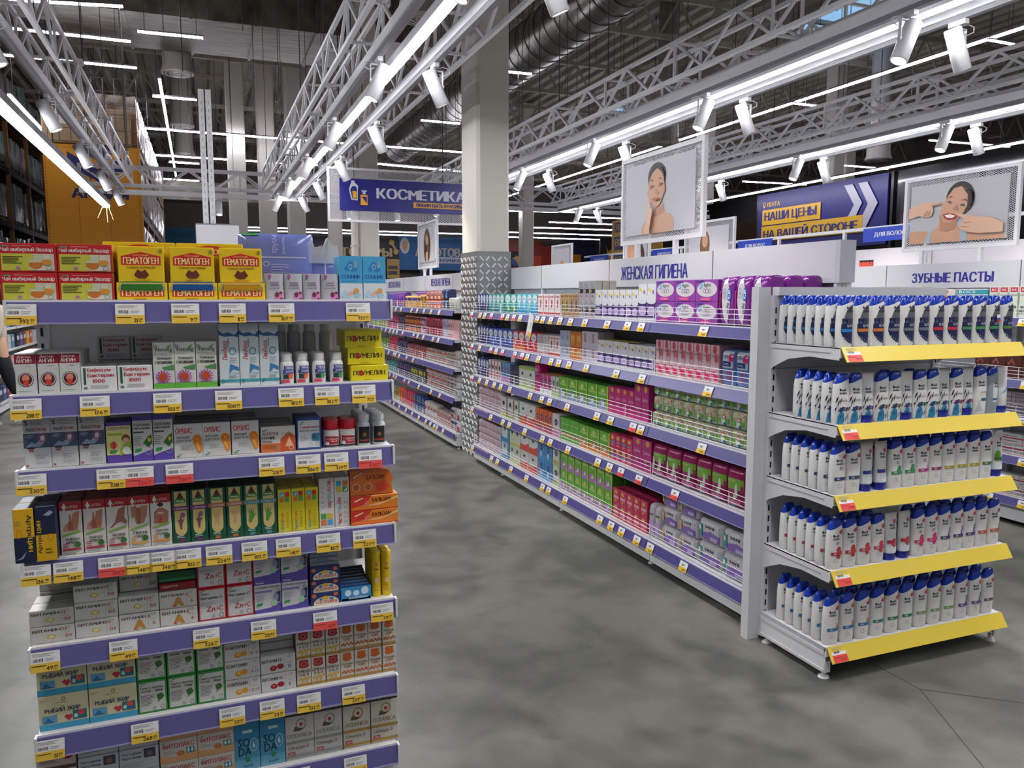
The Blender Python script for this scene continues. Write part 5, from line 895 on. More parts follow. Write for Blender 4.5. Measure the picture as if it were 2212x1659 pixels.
def cls(c, extra=(), two=False): return HS(18, 60) + [P('c8384c', 60, 76, 68, 71, 88, 73, 86, 80, 72, 80)] + ([('t', '3c3c44', 38, 50, 58, 56, '2·1')] if two else []) + list(extra) + [('r', c, 8, 29, 88, 35.5), ('t', 'd8d8e0', 22, 30.5, 44, 34, '0%'), ('o', '3c4454', 26, 14, 48, 22, .85), ('e', '3c4454', 56, 14, 60, 16)]
def sup(c): return HS(18, 60) + [('t', '9c9ca4', 14, 45, 76, 50, 'SUPRÊME'), ('r', c, 20, 28, 98, 34), ('t', 'd8d8e0', 44, 29.5, 62, 33, '0%'), P('343c6c', 10, 28, 40, 36, 60, 34, 36, 24), P('2c7ca8', 8, 2, 12, 18, 26, 26, 50, 24, 58, 10, 50, 2)] + [P('202434', a, y, a+d, y+6, a+d+6, y+15, a+d-4, y+10) for a, y, d in ((2, 22, 0), (8, 34, 6), (0, 42, 8), (20, 40, 8), (34, 6, -6), (60, 4, 6), (72, 10, 8), (64, 20, 4), (80, 2, 4))]
FLO = lambda c: [P(c, *[v for k in range(22) for v in (62+(24 if k % 2 else 15)*math.cos(k*.2856), 34+(13 if k % 2 else 8)*math.sin(k*.2856))]), ('e', 'c8505c', 55, 31, 69, 38)]
LAV = [('e', '5c4c9c', 68+5*math.cos(k), 28+k*3, 80+5*math.cos(k), 32+k*3, 8) for k in range(8)]
MINT = [P('3c8c5c', 42, 36, 54, 48, 62, 40, 76, 46, 80, 36, 62, 32)]
ALM = [P('c8743c', 64, 36, 74, 47, 88, 40, 90, 34)]
TUBI = lambda c, ex=(): HS(30, 66) + [P('c8384c', 60, 82, 70, 77, 88, 79, 84, 86, 70, 86)] + list(ex) + [('r', c, 6, 36, 96, 43), ('t', 'd8d8e0', 70, 37.5, 88, 41.5, '0%'), P('d8dce4', 4, 16, 96, 16, 96, 34, 60, 28, 4, 34), ('o', '7c8ca4', 20, 24, 60, 32, .9)]
ROWS = [
 ([('2c6ca8', 'shampoo bottle, blue banded mens label', hs_bottle(men('2c7cc0')), 1), ('c8742c', 'shampoo bottle, orange banded mens label', hs_bottle(men('c8742c')), 2), ('5c6068', 'shampoo bottle, grey banded mens label', hs_bottle(men('6c7078')), 3), ('c0303c', 'shampoo bottle, red banded mens label', hs_bottle(men('c0303c')), 2), ('3c8c4c', 'shampoo bottle, green banded mens label', hs_bottle(men('3c8c4c')), 2), ('w', 'shampoo bottle, mens label with striped flag', hs_bottle(men('3c8c4c')+[('r', 'e8e8ec', 52, 53, 100, 60), ('r', '2c50a8', 52, 49, 100, 53), ('r', 'c83038', 52, 45, 100, 49)]), 1), ('g', 'shampoo bottle, dark green mens label at right end', hs_bottle(men('4c7c3c')), 1)], 6),
 ([('p', 'supreme shampoo bottle, violet band', hs_bottle(sup('5c4c7c')), 2), ('t', 'supreme conditioner tube, violet band', squeeze_tube(sup('4c3c8c')), 1), ('o', 'supreme shampoo bottle, ochre band', hs_bottle(sup('8c6c3c')), 2), ('t2', 'supreme conditioner tube, olive band', squeeze_tube(sup('6c6c3c')), 1), ('g', 'supreme shampoo bottle, green band', hs_bottle(sup('2c7c5c')), 2), ('t3', 'supreme conditioner tube, green band', squeeze_tube(sup('2c7c6c')), 1), ('r', 'supreme shampoo bottle, red band', hs_bottle(sup('a8303c')), 1), ('t4', 'supreme conditioner tube, red band', squeeze_tube(sup('b03048')), 1), ('te', 'pale shampoo bottle, slate wave band', hs_bottle(HS(18, 60)+[('t', '9c9ca4', 34, 45, 84, 50, 'SUPRÊME'), ('r', '3c6478', 40, 29, 98, 35), P('b8bcc4', 4, 4, 20, 30, 60, 8)]), 1), ('cl', 'clear shampoo bottle with small white label', hs_bottle([('r', 'd8dce0', 40, 24, 92, 66), ('r', '3c6478', 40, 28, 92, 33)]+HS(48, 56), body='8c949c'), 1), ('t5', 'white conditioner tube with blue wave', squeeze_tube([P('5c8cc8', 4, 40, 60, 50, 96, 62, 96, 56, 60, 46)]), 1)], 4),
 ([('n', 'classic shampoo bottle, navy band', hs_bottle(cls('2c3c74', two=True)), 1), ('n2', 'classic shampoo bottle, slate band', hs_bottle(cls('3c4c6c')), 1), ('t', 'conditioner tube, navy band', squeeze_tube(TUBI('2c3c8c')), 2), ('g', 'shampoo bottle, green band with mint leaf', hs_bottle(cls('3c8c5c', MINT, True)), 2), ('pk', 'shampoo bottle, pink band with flower', hs_bottle(cls('a83c7c', [('e', 'c86ca8', 70, 34, 96, 46)], True)), 1), ('m', 'shampoo bottle, maroon band', hs_bottle(cls('8c3c5c')), 1), ('y', 'shampoo bottle, yellow band with lemon', hs_bottle(cls('b09c2c', [('e', 'd8c444', 74, 32, 96, 44)])), 3), ('ol', 'shampoo bottle, olive band', hs_bottle(cls('5c6c34')), 1), ('ap', 'conditioner tube with green apple', squeeze_tube(TUBI('3c6c2c', [('e', '6cac3c', 8, 38, 62, 58), ('e', '4c8c2c', 16, 34, 44, 54)])), 1)], 5),
 ([('r', 'shampoo bottle, crimson flower label', hs_bottle(cls('b0303c', FLO('b0303c'), True)), 2), ('r2', 'shampoo bottle, pale crimson flower label', hs_bottle(cls('b8404c', FLO('b8404c'))), 2), ('t', 'conditioner tube with crimson flower', squeeze_tube(TUBI('b0303c', FLO('b0303c'))), 2), ('pk', 'shampoo bottle, pink flower label', hs_bottle(cls('c8306c', FLO('c8306c'), True)), 2), ('v', 'shampoo bottle, violet lavender label', hs_bottle(cls('4c3c74', LAV)), 3), ('o', 'shampoo bottle, orange flower label', hs_bottle(cls('c0603c', [('e', 'd8743c', 76, 20+6*k, 96, 30+6*k) for k in range(4)])), 2)], 5),
 ([('b', 'shampoo bottle, blue band with almond', hs_bottle(cls('2c6ca8', ALM)), 3), ('g', 'shampoo bottle, dark green band', hs_bottle(cls('2c7c54')), 3), ('ol', 'shampoo bottle, olive green band', hs_bottle(cls('7c9c6c', [('e', '9cb88c', 80, 30, 98, 46)])), 2), ('lg', 'shampoo bottle, light green band', hs_bottle(cls('6c9c54')), 1), ('v', 'shampoo bottle, violet band, lowest shelf', hs_bottle(cls('5c4c84', LAV)), 2), ('gv', 'shampoo bottle, grey violet band at right end', hs_bottle(cls('5c5468')), 1)], 5)]
SIDE = ['shampoo bottle in the receding left file', 'supreme bottle in the receding left file', 'navy band bottle in the receding file', 'crimson bottle in the receding left file', 'blue band bottle in the receding file']
for k, (lst, back_n) in enumerate(ROWS):
    tot = sum(a[3] for a in lst); sp = (1.01-.01)/tot; i = 0
    for key, desc, parts, n in lst:
        xs = [X0+.045+(i+j)*sp for j in range(n)]; i += n
        put_row(('shampoo_bottle' if parts[0][0] == 'bottle' else 'conditioner_tube', 'bottle' if parts[0][0] == 'bottle' else 'tube', parts), xs, 2.462+.002*(k == 1), ZR[k]+.0005, desc, f'{SH[k] if k < 4 else "lowest shelf"}, shampoo stand', 'shampoo row '+desc, jit=.001)
    pr = ('shampoo_bottle', 'bottle', lst[0][2])
    for j in range(back_n):
        place(pr, (X0+.042+.001*j, 2.52+j*.056, ZR[k]+.0005), .02, f'{SIDE[k]}, {ORD[j]} behind the corner one, {SH[k] if k < 4 else "lowest shelf"}', 'receding file of bottles '+SH[k])
    # second rank behind the front one
    for j in range(1, tot, 1):
        a = lst[0]; acc = 0
        for a in lst:
            acc += a[3]
            if j < acc: break
        if k in (1,) and j % 2: pr2 = ('conditioner_tube', 'tube', lst[1][2])
        else: pr2 = ('shampoo_bottle', 'bottle', a[2])
        if len(pr2[2]) and pr2[2][0][0] == 'tube_body': pr2 = ('conditioner_tube', 'tube', pr2[2])
        place(pr2, (X0+.045+j*sp, 2.522, ZR[k]+.0005), 0, f'{pr2[1]} one rank back, {ORD[j] if j < 16 else "last"} place from the left, {SH[k] if k < 4 else "lowest shelf"}, shampoo stand', 'second rank '+SH[k])
# ================================================= LONG SHELF UNITS
ZG = [1.447, 1.145, .843, .54, .165]
PURD = M('4d4982', r=.28)
def wire_fence(L, h=.085, nz=4):
    b = B(); r = .0019
    for i in range(nz): b.tube((0, 0, .012+i*(h-.012)/(nz-1)), (L, 0, .012+i*(h-.012)/(nz-1)), r, WHT, n=6, caps=False)
    for x in (0, L*.25, L*.5, L*.75, L): b.tube((x, .0, 0), (x, 0, h), r*(1.5 if x in (0, L) else 1), WHT, n=6, caps=False)
    return b
def bay(y0, y1, xc, label, text=None, zl=ZG, head=True, fence=True, tx=None, strip=PURP, both=False, hatch=()):
    strip = PURD if strip is PURP else strip
    t = thing('shelving_unit', label, 'shelving', (xc, y0, 0)); L = y1-y0; fx = -.45
    b = B(); b.box(-.012, .012, 0, L, .1, 1.66, M('bdbdc2', r=.5)); b.build('back_panel', t)
    b = B(); b.box(fx+.012, -fx-.012, .003, L-.003, .035, .115, WHT); b.box(fx+.02, -fx-.02, 0, L, .115, .135, STL); b.build('plinth', t)
    for x in (fx+.06, -fx-.06):
        b = B(); b.lathe([(.024, 0), (.02, .006), (.008, .012), (.008, .036)], STL, n=14, o=(x, .05, 0)); b.build('foot', t)
    for x in (-.03, .03): b = B(); b.box(x-.015, x+.015, .001, .02, .1, 1.66, STL); b.build('upright', t)
    if head:
        b = B(); b.box(-.05, .05, .004, L-.004, 1.66, 1.86, M('c4c4ca', r=.42)); b.box(-.051, -.05, 0, .004, 1.66, 1.86, '6c6c70')
        if text: b.paint([('t', '22208c', *(tx or (14, 24, 80, 70)), '*'+text)], L, .2, lambda u, v, e: (-.05-e, L-u, 1.66+v), eps=.0012)
        b.build('header_panel', t)
    for k, z in enumerate(zl):
        b = B(); b.box(fx+.005, -.012, .002, L-.002, z-.03, z, STL); b.box(fx, fx+.005, .002, L-.002, z-.028, z+.003, WHT); s = b.build('shelf', t)
        q = strip_mesh(L-.006, h=.05, tilt=.02, c=strip); o = q.build('price_strip', s, (fx-.0005, L-.003, z-.002), -math.pi/2)
        if k in hatch:
            q = B(); q.box(0, L*.62, -.001, 0, -.046, 0, ('b8a878' if k < 3 else 'd8b8c4')); [q.bar((.01+i*.018, -.0016, -.046), (.026+i*.018, -.0016, 0), .004, .001, ('8c7c54' if k < 3 else 'a85878'), up=(0, 1, 0)) for i in range(int(L*.6/.018))]
            o = q.build('patterned_insert', s, (fx-.0085, L-.01, z-.004), -math.pi/2); o.rotation_euler = (math.radians(-21)*0, 0, -math.pi/2)
        if fence: wire_fence(L-.02).build('wire_fence', s, (fx+.014, L-.01, z), -math.pi/2)
        if both or k == 0: q = B(); q.box(.012, -fx, .002, L-.002, z-.03, z, STL); q.build('rear_shelf', t)
    return t
WN = ['nearest', 'second nearest', 'third nearest', 'short farthest']
bay(2.95, 3.93, 2.85, 'nearest white bay of the long hygiene shelf unit')
bay(3.93, 5.20, 2.85, 'second bay of the long hygiene unit, headed by blue lettering', 'ЖЕНСКАЯ ГИГИЕНА')
bay(5.20, 6.45, 2.85, 'third bay of the long hygiene unit, plain header')
bay(6.45, 7.19, 2.85, 'short last bay of the long hygiene unit touching the clad column', hatch=(0, 1, 2, 3, 4))
t = thing('side_partition', 'white end panel between the shampoo stand and long unit', 'panel', (2.85, 2.912, 0))
b = B(); b.box(-.54, -.475, -.02, .03, .0, 1.637, STL); b.box(.475, .54, -.02, .03, .0, 1.637, STL); b.box(-.475, .475, .0, .03, .05, 1.60, STL); b.build('panel', t)
b = B(); b.box(-.002, .092, 0, .03, 1.66, 1.86, M('b9bcc2', r=.4)); b.build('header_cap', t, (-.05, .018, 0))
bays_far = [(7.76, 9.1, None, None), (9.1, 10.35, 'ЖЕНСКАЯ ГИГИЕНА', (22, 28, 92, 76)), (10.35, 11.6, None, None), (11.6, 12.85, 'ЖЕНСКАЯ ГИГИЕНА', (20, 28, 86, 76)), (12.85, 13.4, None, None)]
for i, (a, c_, tx_, q_) in enumerate(bays_far): bay(a, c_, 2.85, f'{ORD[i]} bay of the far hygiene unit beyond the clad column', tx_, tx=q_, both=i == 0)
def col_items(rnd, accent='d8d8dc'):
    return [('r', accent, 8, 52, 92, 82), ('e', accent, 20, 16, 80, 44, 12)]
def grp_row(k, y0, y1, n, H, D, desc, c, items, nl=1, rows=2, kind='c', side=None, top=None, unit='long unit', x=2.452, zl=ZG, nm=None, cat=None, r=.35, pad=.003, jit=0., dr=None, shrink=1.):
    st = (y0-y1)/n; W = st*shrink-pad; ys = [y0-st*(i+.5) for i in range(n)]
    if not nm and kind == 'c': nm = 'liner_carton' if 'liner' in desc else 'pad_carton' if 'pad' in desc else None
    if not nm and kind == 'p': nm = 'cotton_pack' if 'cotton' in desc else 'shelf_pack' if unit == 'far unit' else None
    if kind == 'c': me = carton(W, H-.001, D, c, items, side, top, r=r, eps=.0004, b=.002); nm = nm or 'hygiene_carton'; cat = cat or 'box'
    else: me = packet(W, H-.002, D, c, items, side=side, r=r, eps=.0008); nm = nm or 'hygiene_pack'; cat = cat or 'pack'
    put_row((nm, cat, [(nm, me)]), ys, x, zl[k-1]+.0005, desc, f'{SH[k-1] if k < 5 else "lowest shelf"}, {unit}', f'{desc}, {SH[k-1]}, {unit}', ax='y', rows=rows, dr=dr or D+.004, nl=nl, dh=H, jit=jit)
G = grp_row
OVW = [('e', 'd3dbe0', 6, 54, 90, 96, 16), ('t', '7c94a8', 24, 70, 80, 80, 'Discreet')]
def disc(c2): return OVW+[P(c2, 0, 0, 100, 0, 100, 40, 70, 20, 30, 30, 0, 20), P('d8dce4', 46, 30, 60, 30, 58, 56, 48, 56), ('t', 'd0d4dc', 14, 34, 60, 42, 'DEO')]
# top shelf
G(1, 7.17, 6.86, 4, .165, .06, 'narrow navy liner carton', '26307c', disc('1c2460'), rows=2)
G(1, 6.86, 6.46, 4, .165, .06, 'teal liner carton, left group', '2c9c94', disc('1c7c84'), rows=2); G(1, 6.44, 6.16, 2, .165, .06, 'teal liner carton with yellow dot', '2c9c8c', disc('1c7c74')+[('e', 'd8d03c', 50, 14, 80, 34)], rows=2)
G(1, 6.16, 5.72, 4, .165, .06, 'bright cyan liner carton', '4cb4cc', disc('2c94bc'), rows=2)
BEL = [('t', 'b8343c', 10, 84, 90, 92, 'bella'), P('c02c34', 40, 30, 60, 40, 70, 60, 62, 76, 46, 70, 50, 50), ('r', 'c02c34', 0, 4, 100, 14), ('r', 'c02c34', 0, 0, 6, 100)]
G(1, 5.72, 5.30, 4, .163, .06, 'white and red tampon carton', 'd2cccc', BEL, rows=2)
G(1, 5.30, 5.15, 2, .163, .06, 'brown kraft carton with green leaf', 'a8875c', [P('3c6c3c', 30, 20, 60, 24, 76, 50, 60, 80, 36, 60, 50, 40), ('t', '4c3c2c', 24, 88, 76, 94, 'bella')], rows=2); G(1, 5.15, 5.0, 2, .163, .06, 'brown kraft carton with blue leaf', 'a8875c', [P('2c4c94', 30, 20, 60, 24, 76, 50, 60, 80, 36, 60, 50, 40), ('t', '4c3c2c', 24, 88, 76, 94, 'bella')], rows=2)
GRY = [('t', 'b83050', 10, 86, 66, 93, 'o.b.'), ('r', '24283c', 10, 32, 90, 56), ('e', 'c8b03c', 12, 36, 34, 52), ('o', '5c6070', 20, 62, 76, 82), ('e', 'c85c84', 30, 12, 66, 24)]
G(1, 5.0, 4.74, 3, .126, .05, 'small silver grey carton', 'a9abb0', GRY, nl=2, rows=3, r=.3)
ALW = [('r', 'd4d4da', 0, 58, 100, 100), P('d8cc2c', 6, 84, 40, 76, 46, 82, 12, 92), ('e', '8c6cb4', 56, 64, 80, 84), ('e', 'c86ca8', 66, 58, 84, 72), ('e', 'd4d4da', -20, 46, 120, 74, 20), ('t', 'd8d8e4', 14, 46, 90, 54, 'always'), ('e', 'b8a4d0', 6, 14, 98, 40, 18), ('r', 'c6c6cc', 0, 0, 100, 10)]
G(1, 4.74, 4.57, 2, .19, .07, 'purple and white pad carton, pale lid', '3c2c6c', ALW, rows=2, top='cdbb3c')
G(1, 4.57, 4.18, 5, .188, .07, 'purple and white pad carton', '3c2c6c', ALW, rows=2, side='c9c9cf', top='cfcfd4')
G(1, 4.18, 3.98, 2, .221, .07, 'taller purple and white pad carton', '3c2c6c', ALW, rows=1, side='c9c9cf')
IDL = [('e', 'cdc8cc', 6, 22, 96, 90, 26), ('e', '5c9ccc', 14, 58, 32, 84), ('t', 'e8f0f8', 18, 64, 28, 78, 'iD'), ('t', '6c6c78', 38, 64, 70, 84, 'light'), ('o', '7c6c9c', 34, 40, 48, 60, .8), ('o', '7c6c9c', 46, 40, 60, 60, .8), ('o', '7c6c9c', 58, 40, 72, 60, .8), ('r', 'd83c94', 24, 6, 72, 20), ('t', 'f0c0dc', 30, 9, 66, 16, 'ЕЖЕДНЕВНО'), ('r', '4c3c9c', 4, 91, 40, 96)]
G(1, 3.985, 3.39, 3, .118, .09, 'violet carton with white oval', '8c3c9c', IDL, nl=2, rows=2, side='7c348c')
IDS = [P('cdc9cf', 50, 2, 34, 20, 22, 50, 26, 76, 40, 94, 54, 96, 68, 76, 76, 44, 66, 16), ('e', '3c7cc0', 56, 50, 82, 76), ('V', 'e8f0f8', 62, 54, 76, 72, 'iD'), ('V', '6c6c78', 56, 24, 72, 46, 'light'), ('o', '7c6c9c', 34, 66, 50, 76), ('o', '7c6c9c', 34, 56, 50, 66), ('r', 'd83c7c', 8, 34, 18, 70)]
G(1, 3.385, 3.01, 3, .25, .11, 'glossy violet soft pack', '7c2c8c', IDS, rows=3, kind='p', r=.15, jit=.002)
for i, y in enumerate((3.06, 2.99)): o = bpy.data.objects.new('hygiene_carton', carton(.065, .19, .05, '8c3c9c', [('r', 'c8b8d4', 20, 72, 70, 90), ('l', '8c3c9c', 24, 74, 66, 88, 3)])); COL.objects.link(o); o.location = (2.775, y, ZG[0]+.0005); o.rotation_euler = (0, 0, -.3); tag(o, f'plain violet carton by the header end, {("left", "right")[i]} of two', 'box')
# second shelf
G(2, 7.17, 6.86, 4, .165, .06, 'narrow navy liner carton', '26307c', disc('1c2460'), rows=2)
G(2, 6.86, 6.25, 5, .157, .06, 'royal blue liner carton', '2c5cb8', disc('1c4494'), rows=2)
G(2, 6.25, 5.99, 2, .157, .06, 'orange red liner carton', 'd0442c', disc('c86c2c'), rows=2); G(2, 5.99, 5.73, 2, .157, .06, 'crimson liner carton', 'c42c4c', disc('b8243c')+[('e', 'd8b43c', 50, 14, 76, 30)], rows=2)
G(2, 5.73, 5.51, 3, .155, .06, 'white carton with grey ring', 'cac8c8', [('t', '9c9ca0', 16, 82, 84, 90, 'bella'), ('o', '8c8c90', 24, 46, 76, 72, .85), ('r', 'c06c74', 0, 4, 100, 10)], rows=2)
G(2, 5.51, 5.30, 2, .155, .06, 'white and red tampon carton', 'd2cccc', BEL, rows=2)
G(2, 5.30, 5.13, 2, .10, .05, 'icy blue small carton', 'a8b4c4', [('e', '8494b0', 20, 30, 80, 76), ('t', '4c5c84', 20, 84, 80, 94, 'teens')], nl=2, rows=3, top='9ca8b8')
G(2, 5.13, 4.94, 2, .10, .05, 'orange small carton', 'c8782c', [('e', 'dcaa5c', 20, 24, 80, 74), P('4c6c2c', 40, 30, 60, 34, 56, 66), ('r', 'b85c1c', 0, 84, 100, 96)], nl=2, rows=3)
G(2, 4.94, 4.70, 2, .105, .06, 'lilac white carton with small bear', 'bcb4c4', [('e', '9c8878', 26, 26, 62, 66), ('e', '9c8878', 30, 58, 58, 86), ('e', '8c7868', 26, 78, 38, 90), ('e', '8c7868', 52, 78, 62, 90), ('e', 'c87c94', 40, 44, 50, 56)], nl=2, rows=2)
G(2, 4.70, 4.29, 4, .163, .07, 'purple pad carton, yellow lid', '3c2c6c', ALW, rows=2, top='bfae34')
G(2, 4.29, 3.975, 4, .157, .07, 'purple and white pad carton', '3c2c6c', ALW, rows=2, side='c0c0c8')
PTL = [('r', 'd8b4bc', 0, 30, 100, 100), ('e', 'c04c5c', 24, 76, 70, 100), ('e', 'c8606c', 44, 54, 96, 78), ('r', 'cc8c9c', 92, 0, 100, 100), ('t', '6c6c7c', 10, 68, 66, 74, 'TENA'), ('e', 'e0c4cc', -10, 10, 60, 60), ('r', 'd8205c', 8, 18, 52, 32), ('e', 'd82060', 40, 8, 96, 24), ('l', 'f0c0cc', 12, 20, 46, 30, 2)]
G(2, 3.97, 3.36, 8, .200, .07, 'tall pale pink pad carton', 'd8b0b8', PTL, rows=2, side='cc9ca8', r=.3)
BLU = [('r', 'c4d0dc', 0, 50, 100, 96), ('t', '4c6c9c', 14, 76, 70, 86, 'TENA'), ('r', '2c4480', 18, 54, 76, 68), ('l', 'a8bcd8', 24, 58, 70, 65, 2), ('o', 'c83c5c', 46, 18, 78, 44, .7), P('d82c6c', 62, 70, 90, 68, 92, 84, 76, 92, 62, 84)]
G(2, 3.35, 3.01, 3, .185, .11, 'shiny blue soft pad pack', '5c7cb4', BLU, rows=2, kind='p', r=.15, jit=.002)
# third shelf
G(3, 7.17, 6.87, 4, .16, .06, 'narrow navy liner carton', '26307c', disc('1c2460'), rows=2)
LIB = lambda a, c='22206c', d='d8d4d8': [P(c, 50, 46, 78, 64, 50, 82, 22, 64), ('t', d, 30, 60, 70, 68, 'Libresse'), ('r', a, 0, 0, 100, 26), ('r', a, 88, 0, 100, 100)]
G(3, 6.87, 6.53, 4, .17, .05, 'white and red striped carton', 'ccc8c8', [('r', 'c0283c', 80, 0, 100, 100), ('e', '24242c', 20, 52, 64, 76), ('e', 'c85c3c', 20, 12, 64, 36)], rows=2)
G(3, 6.53, 6.32, 3, .17, .05, 'sky blue logo carton', '4c9cc8', LIB('c87cb8'), rows=2)
G(3, 6.32, 6.11, 3, .17, .05, 'dark slate carton', '28344c', [('t', '8c98ac', 20, 60, 80, 72, 'kotex'), ('e', '5c708c', 30, 12, 70, 36)], rows=2)
G(3, 6.11, 5.77, 2, .176, .07, 'cream carton with green grass', 'c8ccc0', [('r', '8cac3c', 0, 88, 100, 100), ('r', '24282c', 34, 60, 58, 72), P('8cac3c', 60, 4, 66, 44, 72, 6, 80, 50, 84, 4), ('r', 'a8bc54', 0, 0, 100, 10)], rows=2)
G(3, 5.77, 5.67, 1, .225, .08, 'single tall magenta carton', 'c42c7c', LIB('b41c6c')+[('r', 'b8a8b8', 10, 70, 60, 80)], rows=1)
G(3, 5.67, 5.44, 3, .15, .05, 'magenta carton, golden lid', 'c83484', LIB('d8dce0'), rows=3, top='c88c2c')
G(3, 5.44, 5.31, 2, .15, .05, 'flowery white carton', 'ccccc4', LIB('a8c080')+[('e', 'c88cb0', 10, 30, 26, 40)], rows=3)
NAT = lambda c1: [('e', '9cc83c', 24, 60, 70, 90), ('t', 'd8e8b0', 14, 62, 84, 72, 'Naturella'), P('d8e0d0', 40, 74, 50, 90, 60, 74), P(c1, 0, 0, 100, 0, 84, 22, 50, 40, 10, 34), P('d8d8d0', 30, 14, 60, 40, 66, 20), ('r', 'd0c834', 90, 0, 100, 100)]
G(3, 5.31, 4.54, 5, .163, .09, 'leaf green carton, blue base', '5fae34', NAT('7c94b8'), rows=2, side='4a9030', top='448430')
CAR = [('e', 'd8a83c', 40, 80, 80, 98), ('t', 'e8c8dc', 14, 54, 86, 66, 'Carefree'), ('r', 'e8b0cc', 30, 30, 56, 34)]
G(3, 4.54, 4.21, 4, .17, .06, 'magenta liner carton', 'c4287c', CAR, rows=2)
G(3, 4.21, 4.04, 2, .22, .07, 'taller magenta carton', 'b8287c', CAR, rows=1)
GSP = [('r', 'c8cca0', 0, 50, 100, 96), ('e', 'c8545c', 54, 74, 90, 94), ('r', '6cb43c', 0, 20, 100, 48), ('e', 'e0ecec', 40, 10, 66, 66), ('o', 'd83c5c', 44, 42, 72, 70, .7), ('e', '2c6cb0', 56, 8, 80, 28), ('l', '5c6c4c', 10, 56, 40, 66, 2)]
G(3, 3.99, 3.38, 6, .088, .09, 'small green and cream pack', 'bcc4a4', GSP, nl=3, rows=1, kind='p', r=.3, jit=.001)
G(3, 3.375, 3.01, 3, .092, .10, 'bigger green and cream pack', 'b8c0a8', GSP, nl=3, rows=1, kind='p', r=.3)
# fourth shelf
FLW = [('e', 'c48ca0', 10+24*(i % 3), 12+22*(i//3), 22+24*(i % 3), 28+22*(i//3), 8) for i in range(12)]
for k in (4, 5): G(k, 7.17, 6.56, 6, .062, .09, 'pink flowered cotton pack', 'cbb6bd', FLW, nl=4, rows=1, kind='p', jit=.004)
G(4, 6.54, 6.38, 1, .17, .07, 'white carton, red edge, black emblem', 'c8c8c4', [('e', '22222a', 20, 56, 60, 80), ('r', 'b8c43c', 0, 0, 100, 16), ('r', 'a82c34', 84, 0, 100, 100)], rows=2)
G(4, 6.38, 6.22, 1, .17, .07, 'white carton, brown edge, black emblem', 'c8c8c4', [('e', '22222a', 20, 56, 60, 80), ('r', '8cac3c', 0, 0, 100, 16), ('r', '8c4c2c', 84, 0, 100, 100)], rows=2)
G(4, 6.22, 6.1, 1, .17, .07, 'white carton, green edge, black emblem', 'c8ccc4', [('e', '22222a', 20, 56, 60, 80), ('r', '2c9c4c', 80, 0, 100, 100)], rows=2)
KOT = [('r', '22222a', 36, 66, 60, 78), ('r', 'd04c34', 0, 0, 100, 34), P('d04c34', 0, 34, 60, 34, 100, 50, 100, 34), ('t', 'c8546c', 30, 86, 60, 92, 'kotex')]
G(4, 6.1, 5.76, 2, .175, .08, 'white and red orange carton', 'cdcdcc', KOT, rows=2)
G(4, 5.75, 5.43, 4, .175, .07, 'orange carton with navy diamond', 'dc6c24', LIB('b84c6c', d='d8c8b8'), rows=2, top='8c4424')
G(4, 5.43, 5.29, 1, .172, .08, 'flowery carton with navy diamond', 'ccccc4', LIB('c88cb0'), rows=2)
G(4, 5.28, 4.97, 2, .166, .09, 'wide green four panel carton', '5fae34', [('t', 'd8e8b0', 6, 70, 44, 78, 'Naturella'), ('t', 'd8e8b0', 54, 70, 92, 78, 'Naturella'), ('r', 'd8b48c', 0, 20, 100, 34), ('e', 'd8743c', 10, 20, 24, 36), ('e', 'd8743c', 60, 20, 74, 36)], rows=2, side='4a9030')
G(4, 4.97, 4.51, 3, .162, .09, 'leaf green carton, orange flower', '5fae34', NAT('d87c3c'), rows=2, side='4a9030', top='448430')
G(4, 4.51, 4.22, 4, .085, .05, 'small hot pink carton', 'd02c5c', [('e', 'd8d04c', 20, 56, 66, 86), ('r', '3c9cc4', 14, 30, 80, 44), ('r', 'e88ca8', 20, 8, 70, 20)], nl=2, rows=3)
G(4, 4.22, 4.0, 2, .194, .08, 'big magenta liner carton', 'b8287c', CAR, rows=2)
MGP = [('r', '7cb43c', 4, 46, 96, 74), ('t', 'd8e8c8', 14, 64, 60, 71, 'Sunday'), ('e', 'd8dcd4', 56, 24, 74, 62), ('e', 'd8dcd4', 48, 14, 64, 34), ('r', 'c85c94', 0, 0, 100, 20), ('r', 'a8c8d8', 30, 4, 60, 12)]
G(4, 3.995, 3.70, 2, .196, .11, 'magenta and green twin pack', 'a02460', MGP+[('e', 'd8dcd4', 16, 24, 30, 62)], rows=2, kind='p', r=.25)
G(4, 3.69, 3.01, 5, .20, .11, 'magenta and green soft pack', 'a02460', MGP, rows=2, kind='p', r=.22, jit=.006)
# lowest shelf
KB = [('e', '24304c', 34, 60, 66, 84), ('t', 'c8d8e0', 36, 68, 64, 76, 'k'), ('r', '2c84b0', 0, 0, 100, 18)]
G(5, 6.55, 6.35, 1, .155, .07, 'blue and white tall carton', '3c9cc4', [('r', 'ccccc8', 16, 20, 84, 90)]+KB, nl=2, rows=1)
G(5, 6.33, 6.09, 2, .152, .07, 'white and lime tall carton', 'c8ccb4', KB[:1]+[('r', 'b8c454', 0, 0, 100, 14)], nl=2, rows=2)
G(5, 6.08, 5.71, 2, .15, .09, 'white and red orange carton', 'cdcdcc', KOT, nl=2, rows=2)
G(5, 5.70, 5.43, 2, .15, .09, 'blue carton, navy diamond, yellow foot', '3c84c0', LIB('3c94cc')+[('e', 'd8e0e4', 36, 14, 56, 44)], nl=2, rows=2, top='c8a82c')
G(5, 5.42, 5.29, 1, .15, .09, 'flowery carton with navy diamond', 'ccccc4', LIB('a8c080')+[('e', 'd8743c', 20, 10, 50, 24)], nl=2, rows=2)
G(5, 5.27, 4.47, 7, .155, .09, 'leaf green carton, violet flower', '5fae34', NAT('a87cb8'), nl=2, rows=2, side='4a9030', top='58a636')
